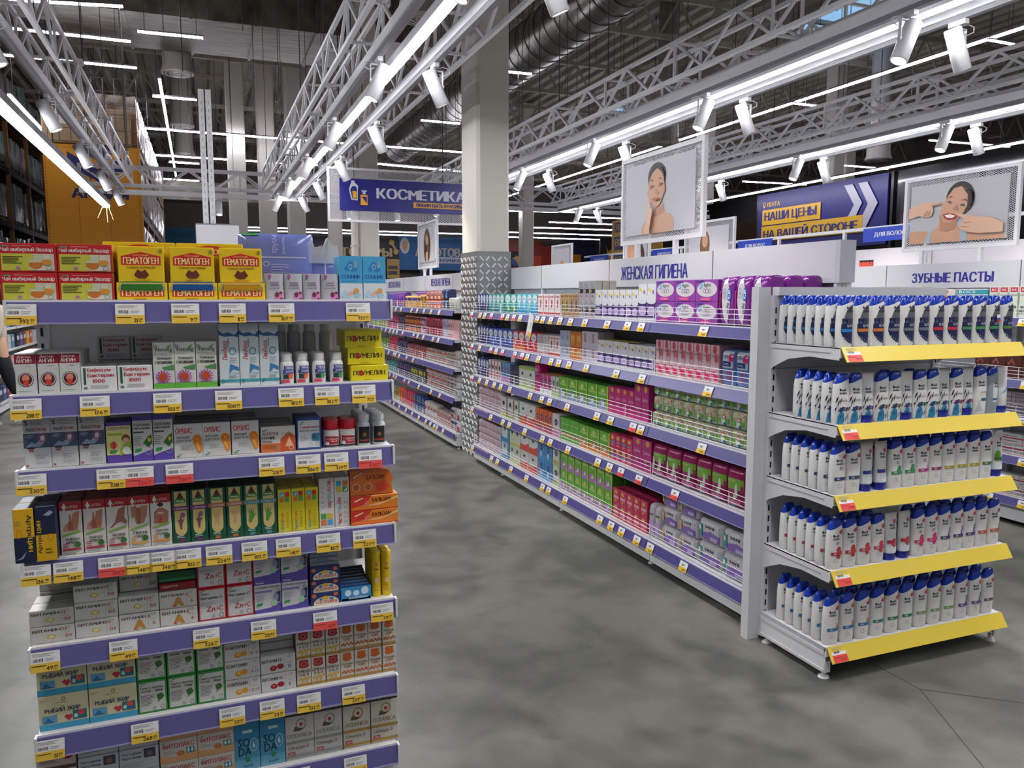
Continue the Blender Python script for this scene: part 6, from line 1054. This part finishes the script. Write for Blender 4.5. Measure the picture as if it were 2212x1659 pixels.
G(5, 4.46, 4.03, 5, .098, .06, 'small crimson carton with yellow dot', 'c8305c', [('e', 'd8b83c', 26, 60, 66, 86), ('r', 'e8a0b4', 14, 30, 86, 50), ('e', 'd8a83c', 30, 10, 60, 26)], nl=2, rows=3, top='a82c54')
SEN = lambda b_: [('r', 'c8c8cc', 0, 50, 100, 100), ('t', '22222a', 34, 66, 72, 82, 'seni'), P('8c6cbc', 18, 0, 100, 0, 100, 44, 60, 56, 18, 40), ('e', 'c4b0dc', 56, 18, 72, 36), ('e', 'c4b0dc', 70, 18, 86, 36), ('r', b_, 0, 0, 24, 100), ('e', 'd8d8d8', 6, 50, 20, 72)]
G(5, 4.015, 3.885, 2, .2, .09, 'tall white and lilac seni pack', 'c6c2ca', [('t', '22222a', 20, 66, 80, 74, 'seni'), ('r', 'b89cd0', 10, 4, 90, 50)], rows=1, kind='p', r=.25)
G(5, 3.88, 3.70, 1, .11, .12, 'lilac seni pack, yellow edge, left stack', 'c4c0c8', SEN('d0a83c'), nl=3, rows=1, kind='p', r=.22)
G(5, 3.70, 3.52, 1, .108, .12, 'lilac seni pack, yellow edge, right stack', 'c4c0c8', SEN('d0a83c'), nl=3, rows=1, kind='p', r=.22)
G(5, 3.515, 3.30, 1, .125, .13, 'lilac seni pack, teal edge, left stack', 'c4c4c8', SEN('2c9c94'), nl=2, rows=1, kind='p', r=.22)
G(5, 3.30, 3.085, 1, .125, .13, 'lilac seni pack, teal edge, right stack', 'c4c4c8', SEN('2c9c94'), nl=2, rows=1, kind='p', r=.22)
G(5, 3.08, 2.99, 1, .125, .13, 'teal pack squeezed beside the end panel', '2c9c94', [], nl=2, rows=1, kind='p')
# price tags on the long units
TY, TR = None, None
def mini_tag(red):
    b = B(); b.box(-.037, .037, 0, .001, 0, .054, 'dcdcde'); b.paint([('r', 'd8403c' if red else 'dcb428', 0, 0, 100, 45), ('r', '7c7c80', 30, 58, 62, 76), ('r', 'b02c28' if red else '8c6c18', 44, 12, 86, 28)], .074, .054, lambda u, v, e: (u, -e, v), x0=-.037, eps=.0005); return b.mesh('price_tag')
TY, TR = mini_tag(False), mini_tag(True)
def tags_y(k, ys, reds, unit, xf=2.40, zl=ZG):
    for i, y in enumerate(sorted([min(v, 7.14) if xf == 2.40 and unit == 'long unit' else v for v in ys], reverse=True)):
        o = bpy.data.objects.new('price_tag', TR if i in reds else TY); COL.objects.link(o); o.rotation_euler = (math.radians(-20), 0, -math.pi/2); o.location = (xf-.031, y, zl[k-1]-.056)
        tag(o, f'{"red" if i in reds else "yellow"} and white price tag, {ORD[i] if i < 16 else "last but " + NUM[len(ys)-1-i]} from left, {SH[k-1] if k < 5 else "lowest shelf"}, {unit}', 'price tag', f'price tags, {SH[k-1]}, {unit}')
tags_y(1, [7.259, 6.893, 6.767, 6.593, 6.315, 6.19, 6.05, 5.907, 5.564, 5.452, 5.308, 5.149, 4.975, 4.753, 4.439, 4.182, 4.022, 3.404], (0, 3, 4, 6), 'long unit')
tags_y(2, [7.255, 6.914, 6.611, 6.47, 6.315, 6.025, 5.868, 5.758, 5.535, 5.298, 5.165, 4.994, 4.725, 4.314, 4.003, 3.35], (0, 2, 4, 5, 6), 'long unit')
tags_y(3, [7.26, 6.918, 6.718, 6.521, 6.357, 6.144, 5.694, 5.469, 5.322, 5.016, 4.562, 4.377, 4.098, 4.006, 3.392], (0, 12), 'long unit')
tags_y(4, [7.274, 6.614, 6.308, 6.153, 5.808, 5.452, 5.306, 4.998, 4.542, 4.382, 4.235, 4.017, 3.631], (10, 11, 12), 'long unit')
tags_y(5, [7.28, 6.599, 6.446, 6.118, 5.771, 5.446]+[5.333, 5.037, 4.503, 4.351, 4.216, 4.028, 3.876, 3.531], (), 'long unit')
b = B(); b.box(-.045, .045, 0, .001, -.13, .06, 'dcdcde'); b.paint([('r', 'dcb428', 40, 0, 100, 24), ('l', '7c7c80', 50, 40, 80, 70, 4)], .09, .19, lambda u, v, e: (u, -e, v-.13), x0=-.045, eps=.0006)
o = b.build('price_tag', loc=(2.35, 5.62, 1.40)); o.rotation_euler = (0, math.radians(24), -math.pi/2); tag(o, 'long white price slip hanging askew from the top strip', 'price tag')
# --- far unit products
def rnd_items(a, c_):
    rn = random.Random(a+c_); it = [('r', a, 10, 56, 90, 84), ('e', c_, 24, 12, 78, 46, 12)]
    for i in range(5): x, y = rn.uniform(5, 70), rn.uniform(5, 80); it.append(('r' if i % 2 else 'e', rn.choice((a, c_, 'd8d8dc', '2c2c4c', 'd8b43c', 'c8344c')), x, y, x+rn.uniform(10, 26), y+rn.uniform(5, 14)))
    return it
FU = 'far unit'
def F(k, e, n, H, D, desc, c, a, d, nl=1, rows=1, kind='p', **kw): G(k, e[0], e[1], n, H, D, desc, c, rnd_items(a, d), nl=nl, rows=rows, kind=kind, unit=FU, r=.3, jit=.006, **kw)
F(1, [11.113, 10.753], 5, .19, .1, 'blue violet tall pack', '3c3c9c', '5c5cc0', 'c03c6c'); F(1, [10.753, 10.115], 6, .2, .1, 'deep violet tall pack', '5c2c8c', '8c5cb8', 'c04c6c')
F(1, [10.115, 9.328], 6, .15, .1, 'yellow pack, navy label', 'd8942c', '2c3c84', 'e8c04c'); F(1, [9.328, 9.05], 2, .165, .1, 'golden pack near orange ones', 'd0941c', '8c641c', 'e0b43c')
G(1, 10.088, 9.328, 5, .205, .08, 'violet pack behind yellow ones', '6c2c7c', rnd_items('a86cb8', '8c4c9c'), kind='p', unit=FU, x=2.60)
F(1, [9.05, 8.403], 4, .10, .1, 'orange pack, white figure', 'd8642c', '9c8ca8', 'd8d8dc', nl=2); F(1, [8.403, 8.155], 2, .11, .1, 'navy pack beside orange', '22305c', '2c4c7c', '8cacc0', nl=2)
F(1, [8.146, 7.824], 4, .13, .07, 'pale grey upright pack', 'a8aaa4', 'c0c0bc', '6c7478'); 
G(1, 7.93, 7.78, 1, .14, .14, 'pale grey pack at the unit end, front', 'b0b2ae', [], unit=FU, kind='p'); G(1, 7.93, 7.78, 1, .14, .14, 'pale grey pack at the unit end, rear', 'b0b2ae', [], unit=FU, kind='p', x=2.62)
F(2, [12.263, 11.668], 4, .14, .1, 'lime green pack, far end', '6cac2c', '9ccc5c', 'd8d8a0'); F(2, [11.668, 11.155], 3, .14, .1, 'green and orange pack', '8cac2c', 'c8842c', 'd8d8a0')
F(2, [11.155, 10.504], 6, .09, .1, 'magenta pack', 'c02c6c', '8c2c5c', 'd87ca0', nl=2); F(2, [10.504, 10.134], 3, .09, .1, 'dark plum pack', '3c2c4c', '5c4c6c', 'a87c94', nl=2)
F(2, [10.134, 9.343], 6, .10, .1, 'orange and navy pack', 'c8642c', '2c2c4c', 'dc8c3c', nl=2); F(2, [9.343, 9.1], 2, .1, .1, 'lilac pink pack', 'c090bc', '44386c', 'd8b0c8', nl=2)
F(2, [9.087, 8.373], 6, .10, .1, 'crimson pack', 'b02c54', 'c04c70', '8c3c58', nl=2); F(2, [8.373, 8.173], 1, .2, .08, 'lilac white column pack', 'b8b0cc', '8c84b8', 'd0c8d8', kind='c')
F(2, [8.173, 7.771], 5, .10, .08, 'pale pink carton', 'd8acb0', 'e0c0c0', 'b85c6c', nl=2, kind='c'); G(2, 7.97, 7.78, 1, .2, .12, 'tall pale pink carton, unit end', 'd8a8ac', [], unit=FU, rows=3, side='d4a4aa')
F(3, [11.587, 11.08], 3, .14, .1, 'green pack', '5c9c2c', '8cb44c', 'd0d89c'); F(3, [11.08, 10.585], 4, .09, .1, 'hot pink pack', 'd82c5c', 'b8344c', 'e87c94', nl=2)
F(3, [10.585, 10.018], 5, .08, .1, 'navy violet pack', '342c5c', '5c548c', '8c84ac', nl=2); F(3, [10.018, 9.124], 9, .07, .1, 'striped red and blue pack', 'c04c54', '3c4c84', 'd08c5c', nl=2)
F(3, [9.124, 8.212], 6, .07, .1, 'white pad pack, red mark', 'bcb4b0', 'c03c44', 'd0ccc8', nl=2); F(3, [8.212, 7.849], 4, .075, .1, 'white wing pack, dark mark', 'bab6b4', '3c3c4c', 'b84c54', nl=2)
G(3, 7.96, 7.78, 1, .09, .14, 'white pack facing the column', 'b4b0ae', [('e', 'b03c44', 20, 40, 40, 70)], unit=FU, kind='p', nl=2, rows=2)
F(4, [11.146, 10.628], 4, .14, .1, 'teal pack', '2c8c84', '4cacA0'.lower(), '8cc8c0'); F(4, [10.628, 9.823], 8, .085, .1, 'dark violet pack', '30285c', '4c447c', '8c84b4', nl=2)
F(4, [9.823, 9.121], 6, .17, .1, 'navy and yellow pack', '222c4c', 'b8b42c', '3c4c7c'); F(4, [9.079, 8.242], 7, .075, .1, 'white and crimson pack', 'c0b0ac', 'b8343c', 'd0c4c0', nl=3)
F(4, [8.242, 7.829], 3, .075, .1, 'white pack, navy dots', 'bcbcbe', '2c2c5c', '9c3c4c', nl=3); G(4, 7.96, 7.78, 1, .08, .15, 'white navy pack facing the column', 'b8b8ba', [('e', '2c2c5c', 20, 40, 40, 70)], unit=FU, kind='p', nl=3, rows=2)
F(5, [10.976, 10.561], 4, .15, .1, 'green and red pack', '6c9c3c', 'a8443c', 'a8c07c'); F(5, [10.561, 10.277], 2, .2, .1, 'bright orange pack', 'e0642c', 'c84c2c', 'd88c3c'); F(5, [10.277, 9.718], 5, .1, .1, 'magenta red pack', 'c82c5c', 'd8445c', 'd88c3c', nl=2)
F(5, [9.718, 9.196], 4, .10, .1, 'deep blue pack', '1c3c84', '3c64ac', '6c9c6c', nl=2); F(5, [9.181, 8.645], 4, .09, .1, 'white pack, red oval', 'c4bcb8', 'd0c8c4', 'b8343c', nl=2); F(5, [8.645, 8.115], 5, .07, .1, 'small white red pack', 'c8bcb8', 'b85c5c', 'c03c44', nl=2)
F(5, [8.115, 7.829], 2, .12, .1, 'white pack, navy and red', 'c4c4c6', '2c2c6c', 'c03038', nl=2); G(5, 7.96, 7.78, 1, .125, .15, 'white navy red pack facing the column', 'c4c4c6', [('r', 'b8343c', 60, 10, 90, 50), ('o', '2c2c6c', 20, 50, 50, 90)], unit=FU, kind='p', nl=2, rows=2)
for k, ys in ((1, [11.018, 10.66, 10.526, 10.295, 10.005, 9.458, 9.186, 8.876, 8.571, 8.248]), (2, [12.184, 11.774, 11.204, 10.945, 10.668, 10.46, 10.26, 9.945, 9.378, 9.179, 8.921, 8.503, 8.297]), (3, [11.195, 10.78, 10.465, 10.364, 10.153, 9.753, 9.418]), (4, [11.125, 11.006, 10.737, 10.499, 10.357, 9.886, 9.65, 9.163, 8.617, 8.265]), (5, [10.728, 10.506, 10.191, 9.828, 9.502, 9.181, 8.852, 8.656, 8.494, 8.385, 8.149])): tags_y(k, ys, (1,) if k == 1 else (7, 8) if k == 2 else (2, 5) if k == 3 else (3, 5, 6) if k == 4 else (), 'far unit')
# --- toothpaste unit on the right
Z3 = [1.447, 1.02, .77, .49, .20]
for i, (a, c_) in enumerate(((2.85, 4.1), (4.1, 5.33), (5.33, 6.5), (6.5, 7.2), (7.75, 9.0), (9, 10.25), (10.25, 11.5), (11.5, 12.7))):
    bay(a, c_, 5.67, f'{ORD[i]} bay of the toothpaste shelf unit at the right', 'ЗУБНЫЕ ПАСТЫ' if i == 1 else None, tx=(22, 22, 83, 62), zl=Z3)
TU = 'toothpaste unit'
def T(k, y0, y1, n, H, D, desc, c, items, **kw): G(k, y0, y1, n, H, D, desc, c, items, unit=TU, zl=Z3, x=5.272, nm='toothpaste_carton', **kw)
T(1, 4.07, 3.62, 6, .215, .05, 'tall white carton with red top label', 'c8ccc4', [('r', 'b8283c', 12, 82, 88, 97), ('t', 'e8d0d4', 26, 86, 74, 93, 'RE'), ('l', '8c8c8c', 10, 70, 90, 76, 2), ('r', '5c6c64', 20, 28, 80, 38), ('r', '5c6c64', 10, 14, 60, 24), ('r', '6c9c5c', 90, 0, 100, 80)], rows=3)
T(1, 4.33, 4.08, 1, .04, .05, 'teal and white lying carton', '2c8c9c', [('t', 'd0e4e8', 6, 20, 60, 76, 'ROCS'), ('r', 'd0d4d4', 0, 84, 100, 100)], nl=5, rows=2)
T(1, 4.62, 4.35, 1, .04, .05, 'cream lying carton with orange fruit', 'c9c5bc', [('t', '8c8c84', 6, 24, 54, 76, 'ROCS'), ('e', 'c8742c', 60, 10, 80, 90)], nl=5, rows=2)
T(1, 5.15, 4.64, 2, .045, .05, 'white lying carton, grey lettering', 'c9c9c9', [('t', '8c8c90', 6, 26, 70, 70, 'SENSODYNE')], nl=5, rows=2)
T(1, 5.60, 5.48, 1, .25, .05, 'small upright carton with teal band', 'ccccce', [('r', '4c9cac', 40, 60, 100, 100)], rows=1)
for i in range(6): b = B(); b.tube((0, 0, 0), (0, .17, 0), .011, M(('c8342c', '2c2c30', 'c86c5c')[i % 3]), n=8); tag(b.build('toothbrush_pack', loc=(5.3, 5.55-i*.16+.9, Z3[0]+.20), rz=.3*i), f'dark slim pack lying on top, {ORD[i]} from the header end, toothpaste unit', 'pack', 'slim packs on the toothpaste unit')
T(2, 4.15, 3.55, 5, .17, .06, 'dark brown carton with copper lines', '4c241c', [P('8c5444', 10, 60, 40, 84, 60, 60, 50, 56, 40, 72, 20, 56)], rows=2, side='3c1c18')
T(3, 4.15, 3.55, 2, .04, .06, 'pale lying carton with dark drawing', 'a8a0a0', [('t', '5c5c68', 10, 30, 60, 70, 'Dental'), ('r', '6c4c9c', 0, 0, 100, 14)], nl=4, rows=2)
PAR = [('r', 'b8283c', 0, 0, 100, 22), ('t', '3c3c44', 8, 34, 84, 74, 'parodontax')]
T(4, 4.15, 3.55, 3, .036, .05, 'white carton with red foot, fourth shelf', 'c8c8c8', PAR, nl=5 if False else 4, rows=2)
T(5, 4.15, 3.55, 3, .036, .05, 'white carton with red foot, lowest shelf', 'c8c8c8', PAR, nl=4, rows=2)
tags_y(2, [3.95, 3.7], (), TU, 5.22, Z3); tags_y(3, [3.93, 3.7], (), TU, 5.22, Z3); tags_y(4, [3.95, 3.68], (), TU, 5.22, Z3); tags_y(5, [3.92, 3.66], (), TU, 5.22, Z3); tags_y(1, [3.95, 3.75], (0,), TU, 5.22, Z3)
# --- hair care unit with tall white rail, further right
PK = M('d2cdd2', r=.5)
for i, a in enumerate((6.01, 7.36, 8.71, 10.06, 11.41, 12.76, 14.11, 15.46)):
    c_ = a+1.35
    t = thing('shelving_unit', f'{ORD[i]} bay of the hair care unit below the white rail', 'shelving', (8.5, a, 0)); L = c_-a
    b = B(); b.box(-.02, .02, 0, L-.01, .1, 2.22, PK); b.build('back_panel', t); b = B(); b.box(-.45, .45, 0, L, .03, .13, WHT); b.build('plinth', t)
    for z in (1.93, 1.5, 1.1, .7): b = B(); b.box(-.45, -.02, .004, L-.004, z-.03, z, STL); b.build('shelf', t)
    b = B(); b.box(-.12, -.08, 0, L, 2.47, 2.51, M('d8d8dc')); b.build('top_rail', t)
    b = B(); b.box(-.12, -.08, 0, .04, 2.0, 2.47, WHT); b.build('rail_post', t)
    if i % 2:
        b = B(); b.box(-.135, -.125, .15, 1.0, 2.31, 2.49, M('2444b4', r=.3)); b.paint([('t', 'd8dce8', 22, 30, 82, 66, '*ДЛЯ ВОЛОС')], .85, .18, lambda u, v, e: (-.135-e, 1.0-u, 2.31+v), eps=.002); s = b.build('aisle_sign', t); s['label'] = 'bright blue sign'
for i in range(5): b = B(); b.lathe([(.022, 0), (.022, .10)], 'c8503c', n=14, r=.3); o = b.build('spray_can', loc=(8.1, 7.93+i*.045, 1.9305)); c2 = B(); c2.lathe([(.02, .1), (.02, .125)], '1c1c20', n=14); c2.build('cap', o); tag(o, f'red can with black cap, {ORD[4-i]} of five on the hair care unit', 'can', 'red cans')
# --- low unit behind the medicine stand, and unit at the far left
bay(3.0, 4.4, .035, 'low shelf unit directly behind the medicine stand', head=False, both=True, zl=[1.40, 1.1, .8, .5, .165])
for i in range(4):
    t = bay(12.2+i*1.3, 13.48+i*1.3, -3.0, f'{ORD[i]} bay of the left aisle unit behind the person', head=False)
    b = B(); b.bar((-.03, 0, 2.44), (-.03, 1.3, 2.44), .05, .05, WHT); b.bar((-.03, .02, 1.66), (-.03, .02, 2.44), .04, .04, WHT); b.build('top_rail', t)
    if i in (1, 2): b = B(); b.box(0, .012, .2, 1.0, 2.2, 2.42, M('26288c')); b.paint([('t', 'c8c8d8', 20, 20, 86, 46, 'ДЛЯ ВОЛОС')], .8, .22, lambda u, v, e: (.012+e, .2+u, 2.2+v), eps=.002); b.build('aisle_sign', t)
    for k, z in enumerate(ZG):
        b = B(); b.box(.012, .45, .01, 1.27, z-.03, z, STL); b.build('rear_shelf', t)
        for j in range(5):
            col = ('c85c3c', '3c5c9c', 'b8b8bc', '8c3c4c', '4c8c9c', 'c8a83c', '2c2c34')[(i*3+j*2+k*5) % 7]
            o = bpy.data.objects.new('cosmetics_carton', carton(.18, .2, .1, col, [('r', 'c8c8cc', 10, 50, 90, 80)])); COL.objects.link(o); o.location = (-2.57, 12.35+i*1.3+j*.24, z+.0005); o.rotation_euler = (0, 0, math.pi/2)
            tag(o, f'cosmetics carton, {ORD[j]} in the {ORD[i]} bay, {SH[k] if k < 4 else "lowest shelf"}, left aisle unit', 'box', 'cartons on the left aisle unit')
# ================================================= PALLET RACKS ON THE LEFT
def film_mat(nm, c1, c2):
    return noise_mat(nm, c1, c2, 5, .22, .0, .5, (1, 1, .35), 6)
FG, FB, FT = film_mat('stretch_film_grey', '62605e', 'b0aeac'), film_mat('stretch_film_brown', '6c5844', 'a08c74'), film_mat('stretch_film_teal', '5c7470', '93a8a4')
def pallet(x, y, z, w, d, h, mat, label, seed=0):
    t = thing('wrapped_pallet', label, 'pallet', (x, y, z), 0, 'wrapped pallets on the racks'); rn = random.Random(seed)
    b = B()
    for k in (-1, 0, 1): b.box(-w/2, w/2, k*d*.4-.05, k*d*.4+.05, 0, .1, '6c5438')
    for k in range(6): b.box(-w/2+k*w/6, -w/2+k*w/6+w/9, -d/2, d/2, .1, .125, '7c6444')
    b.build('wooden_pallet', t)
    b = B(); n = 12; zs = [.125+(h-.125)*i/5 for i in range(6)]; vs = []
    for z_ in zs:
        for i in range(n*4):
            e, f = divmod(i, n); u = f/n*2-1; p = ((u, -1), (1, u), (-u, 1), (-1, -u))[e]; k = 1-.03*rn.random()
            vs.append((p[0]*w/2*k, p[1]*d/2*k, z_-(.05*rn.random() if z_ == zs[-1] else 0)))
    N_ = n*4; b.add(vs, [(j*N_+i, j*N_+(i+1) % N_, (j+1)*N_+(i+1) % N_, (j+1)*N_+i) for j in range(5) for i in range(N_)]+[tuple(range(5*N_, 6*N_))], mat); b.build('wrapped_load', t)
ORG = M('8c5a28', r=.5); BLR = M('3a3028', r=.6)
def rack(x0, x1, y0, y1, levels, label, nb):
    t = thing('pallet_rack', label, 'rack', (x0, y0, 0)); L = (y1-y0)/nb; top = levels[-1]+.6
    for i in range(nb+1):
        for x in (0, x1-x0):
            b = B(); b.box(x-.05, x+.05, i*L-.05, i*L+.05, 0, top, ORG); b.build('upright', t)
    for z in levels:
        for x in (0, x1-x0): b = B(); b.box(x-.04, x+.04, 0, y1-y0, z-.14, z, BLR); b.build('beam', t)
    return t
rack(-5.9, -4.75, 20.0, 33.5, (2.2, 3.55, 5.0, 6.4), 'orange and dark pallet rack along the left wall', 5)
i = 0
for j in range(9):
    for k, z in enumerate((.02, 2.22, 3.57, 5.02, 6.42)):
        pallet(-5.32, 20.8+j*1.48, z, 1.1, 1.2, (1.75, 1.1, 1.15, 1.1, 1.3)[k]*(.85+.15*((j*k) % 3)/2), (FG, FT, FB)[(j+2*k) % 3 if j < 3 else (0 if (j+k) % 3 else 1)], f'film wrapped pallet, {ORD[j]} along, {("floor", "first", "second", "third", "top")[k]} level, left wall rack', i); i += 1
rack(-2.62, -1.15, 18.5, 30.5, (2.0, 3.4, 4.7), 'pallet rack behind the yellow promotion wall', 5)
for j in range(8):
    for k, z in enumerate((.02, 2.02, 3.42, 4.72)):
        pallet(-1.85, 19.3+j*1.45, z, 1.5, 1.3, (1.7, 1.1, 1.05, 1.0)[k], FB if j == 0 and k == 3 else FG, f'film wrapped pallet, {ORD[j]} along, {("floor", "first", "second", "top")[k]} level, promotion rack', 100+i); i += 1
t = thing('promotion_wall', 'tall yellow promotion wall with navy arrow closing the rack end', 'sign', (-2.76, 18.0, 0))
b = B(); W_, H_ = 1.72, 4.55; b.box(0, W_, 0, .06, .0, H_, M('d08a12', r=.5))
b.paint([P('23235e', 24, 97, 24, 91, 55, 84.5, 86, 90.5, 86, 96.5, 55, 90), P('23235e', 34, 100, 36, 99, 55, 93, 74, 98, 76, 100), ('t', '23235e', 26, 76.5, 86, 81.5, '*АКЦИЯ')]+[('r', '5c3c10', a, k*1.25, a+.7, k*1.25+.6) for a in (2, 34, 66, 97.5) for k in range(78)], W_, H_, lambda u, v, e: (u, -e, v), eps=.001); b.build('printed_board', t)
for i_, (x, z, w_, h_) in enumerate(((-2.4, 4.58, .75, .75), (-1.6, 4.58, .8, .72), (-2.35, 5.34, .6, .28))):
    b = B(); b.rbox(-w_/2, w_/2, 0, .3, 0, h_, film_mat(f'cardboard_{i_}', '8c7458', 'a89070'), b=.02); b.box(-w_*.2, w_*.12, -.004, 0, h_*.5, h_*.8, 'b8b4ac'); b.build('stacked_carton', t, (x+2.76, .1, z))
b = B()
for k in range(9): b.tube((-.9+k*.2, 0, 0), (-.9+k*.2, 0, 1.25), .008, ROD, n=5)
for k in range(6): b.tube((-.9, 0, k*.25), (.7, 0, k*.25), .008, ROD, n=5)
tag(b.build('wire_guard', loc=(-1.75, 17.93, 4.6)), 'dark wire guard grid over the cartons above the promotion wall', 'wire guard')
# ================================================= PERSON walking out at the left edge
def person():
    t = thing('person', 'person in beige top, black trousers and black sneakers at the left edge', 'person', (-2.36, 11.3, 0), math.radians(-60))
    def skin(name, V, E, R, mat, parent=t, root=0, lv=2):
        me = bpy.data.meshes.new(name); me.from_pydata(V, E, []); me.update(); o = bpy.data.objects.new('tmp', me); COL.objects.link(o)
        m = o.modifiers.new('s', 'SKIN'); m.use_smooth_shade = True; sv = me.skin_vertices
        if not len(sv): 
            bm = bmesh.new(); bm.from_mesh(me); bm.verts.layers.skin.verify(); bm.to_mesh(me); bm.free(); sv = me.skin_vertices
        for i, r in enumerate(R): sv[0].data[i].radius = r if isinstance(r, tuple) else (r, r)
        sv[0].data[root].use_root = True
        o.modifiers.new('u', 'SUBSURF').levels = lv
        dg = bpy.context.evaluated_depsgraph_get(); nm = bpy.data.meshes.new_from_object(o.evaluated_get(dg)); bpy.data.objects.remove(o)
        nm.materials.clear(); nm.materials.append(mat); nm.polygons.foreach_set('use_smooth', [True]*len(nm.polygons)); q = bpy.data.objects.new(name, nm); COL.objects.link(q); q.parent = parent; return q
    SKN = M('c49a80', r=.5); BG = M('b9ab9c', r=.8); BK = M('17171b', r=.8)
    V = [(0, 0, .98), (0, .01, 1.15), (0, .02, 1.32), (0, .01, 1.44), (0, 0, 1.50), (0, -.01, 1.57), (0, -.01, 1.68),
         (-.10, 0, .93), (-.11, -.16, .52), (-.11, -.08, .10), (.10, 0, .93), (.11, .10, .52), (.11, .30, .14),
         (-.19, .01, 1.40), (-.24, .06, 1.13), (-.23, -.10, .92), (.19, .01, 1.40), (.24, -.06, 1.13), (.23, -.24, .98)]
    E = [(0, 1), (1, 2), (2, 3), (3, 4), (4, 5), (5, 6), (0, 7), (7, 8), (8, 9), (0, 10), (10, 11), (11, 12), (3, 13), (13, 14), (14, 15), (3, 16), (16, 17), (17, 18)]
    skin('body', V, E, [(.13, .10), (.12, .09), (.15, .10), (.12, .08), .05, .05, .075, (.085, .09), .055, .035, (.085, .09), .055, .035, .05, .038, .026, .05, .038, .026], SKN)
    V = [(0, 0, 1.0), (0, .01, 1.15), (0, .02, 1.32), (0, .01, 1.44), (-.19, .01, 1.41), (-.24, .06, 1.14), (-.235, -.07, .96), (.19, .01, 1.41), (.24, -.06, 1.14), (.235, -.2, 1.0)]
    skin('blouse', V, [(0, 1), (1, 2), (2, 3), (3, 4), (4, 5), (5, 6), (3, 7), (7, 8), (8, 9)], [(.155, .12), (.145, .11), (.165, .12), (.13, .10), .065, .055, .042, .065, .055, .042], BG)
    V = [(0, 0, 1.02), (0, 0, .92), (-.10, 0, .88), (-.11, -.16, .50), (-.11, -.08, .16), (.10, 0, .88), (.11, .10, .50), (.11, .28, .19)]
    skin('trousers', V, [(0, 1), (1, 2), (2, 3), (3, 4), (1, 5), (5, 6), (6, 7)], [(.15, .12), (.165, .14), (.10, .11), .07, .052, (.10, .11), .07, .052], BK)
    for sx, y, z, nm in ((-.11, -.08, 0, 'sneaker'), (.11, .30, .05, 'sneaker')):
        sh = skin(nm, [(sx, y+.06, z+.055), (sx, y-.06, z+.05), (sx, y-.17, z+.04)], [(0, 1), (1, 2)], [(.042, .045), (.045, .04), (.04, .028)], BK)
        b = B(); b.prism([(sx-.042, y+.10), (sx+.042, y+.10), (sx+.046, y-.08), (sx+.03, y-.215), (sx-.03, y-.215), (sx-.046, y-.08)], 'z', z, z+.025, 'c8c8c4'); b.build('sole', sh)
        b = B(); b.bar((sx+.05, y+.08, z+.05), (sx+.05, y-.08, z+.06), .012, .012, 'd0d0cc'); b.build('side_stripe', sh)
    skin('hair', [(0, .03, 1.74), (0, .07, 1.62), (0, .09, 1.48)], [(0, 1), (1, 2)], [(.095, .10), (.085, .07), (.06, .035)], M('241a16', r=.6))
    b = B(); b.lathe([(.001, -.11), (.05, -.10), (.072, -.04), (.078, .02), (.066, .08), (.03, .11), (.001, .115)], SKN, n=20, o=(0, -.02, 1.66), sy=1.12); 
    b.lathe([(.001, -.02), (.012, -.012), (.009, .02), (.001, .03)], SKN, n=10, o=(0, -.112, 1.65)); b.build('head', t)
    b = B(); [b.lathe([(.001, -.008), (.011, 0), (.001, .008)], '2c2420', n=10, o=(s*.03, -.098, 1.68), sy=.5) for s in (-1, 1)]; b.box(-.022, .022, -.103, -.098, 1.608, 1.617, 'a85c54'); b.build('face_features', t)
    for sx, y, z in ((-.23, -.12, .90), (.23, -.27, .96)):
        skin('hand', [(sx, y, z), (sx, y-.02, z-.06), (sx-.03, y-.03, z-.12), (sx-.01, y-.035, z-.135), (sx+.01, y-.035, z-.13), (sx+.028, y-.03, z-.11), (sx-.045, y-.04, z-.06)], [(0, 1), (1, 2), (1, 3), (1, 4), (1, 5), (0, 6)], [.024, (.03, .018), .009, .009, .009, .008, .010], SKN)
person()
bad = {k: v for k, v in LABELS.items() if v > 1}; print('DUPLICATE LABELS', len(bad), list(bad.items())[:12])
print('OBJECTS', len(bpy.data.objects))
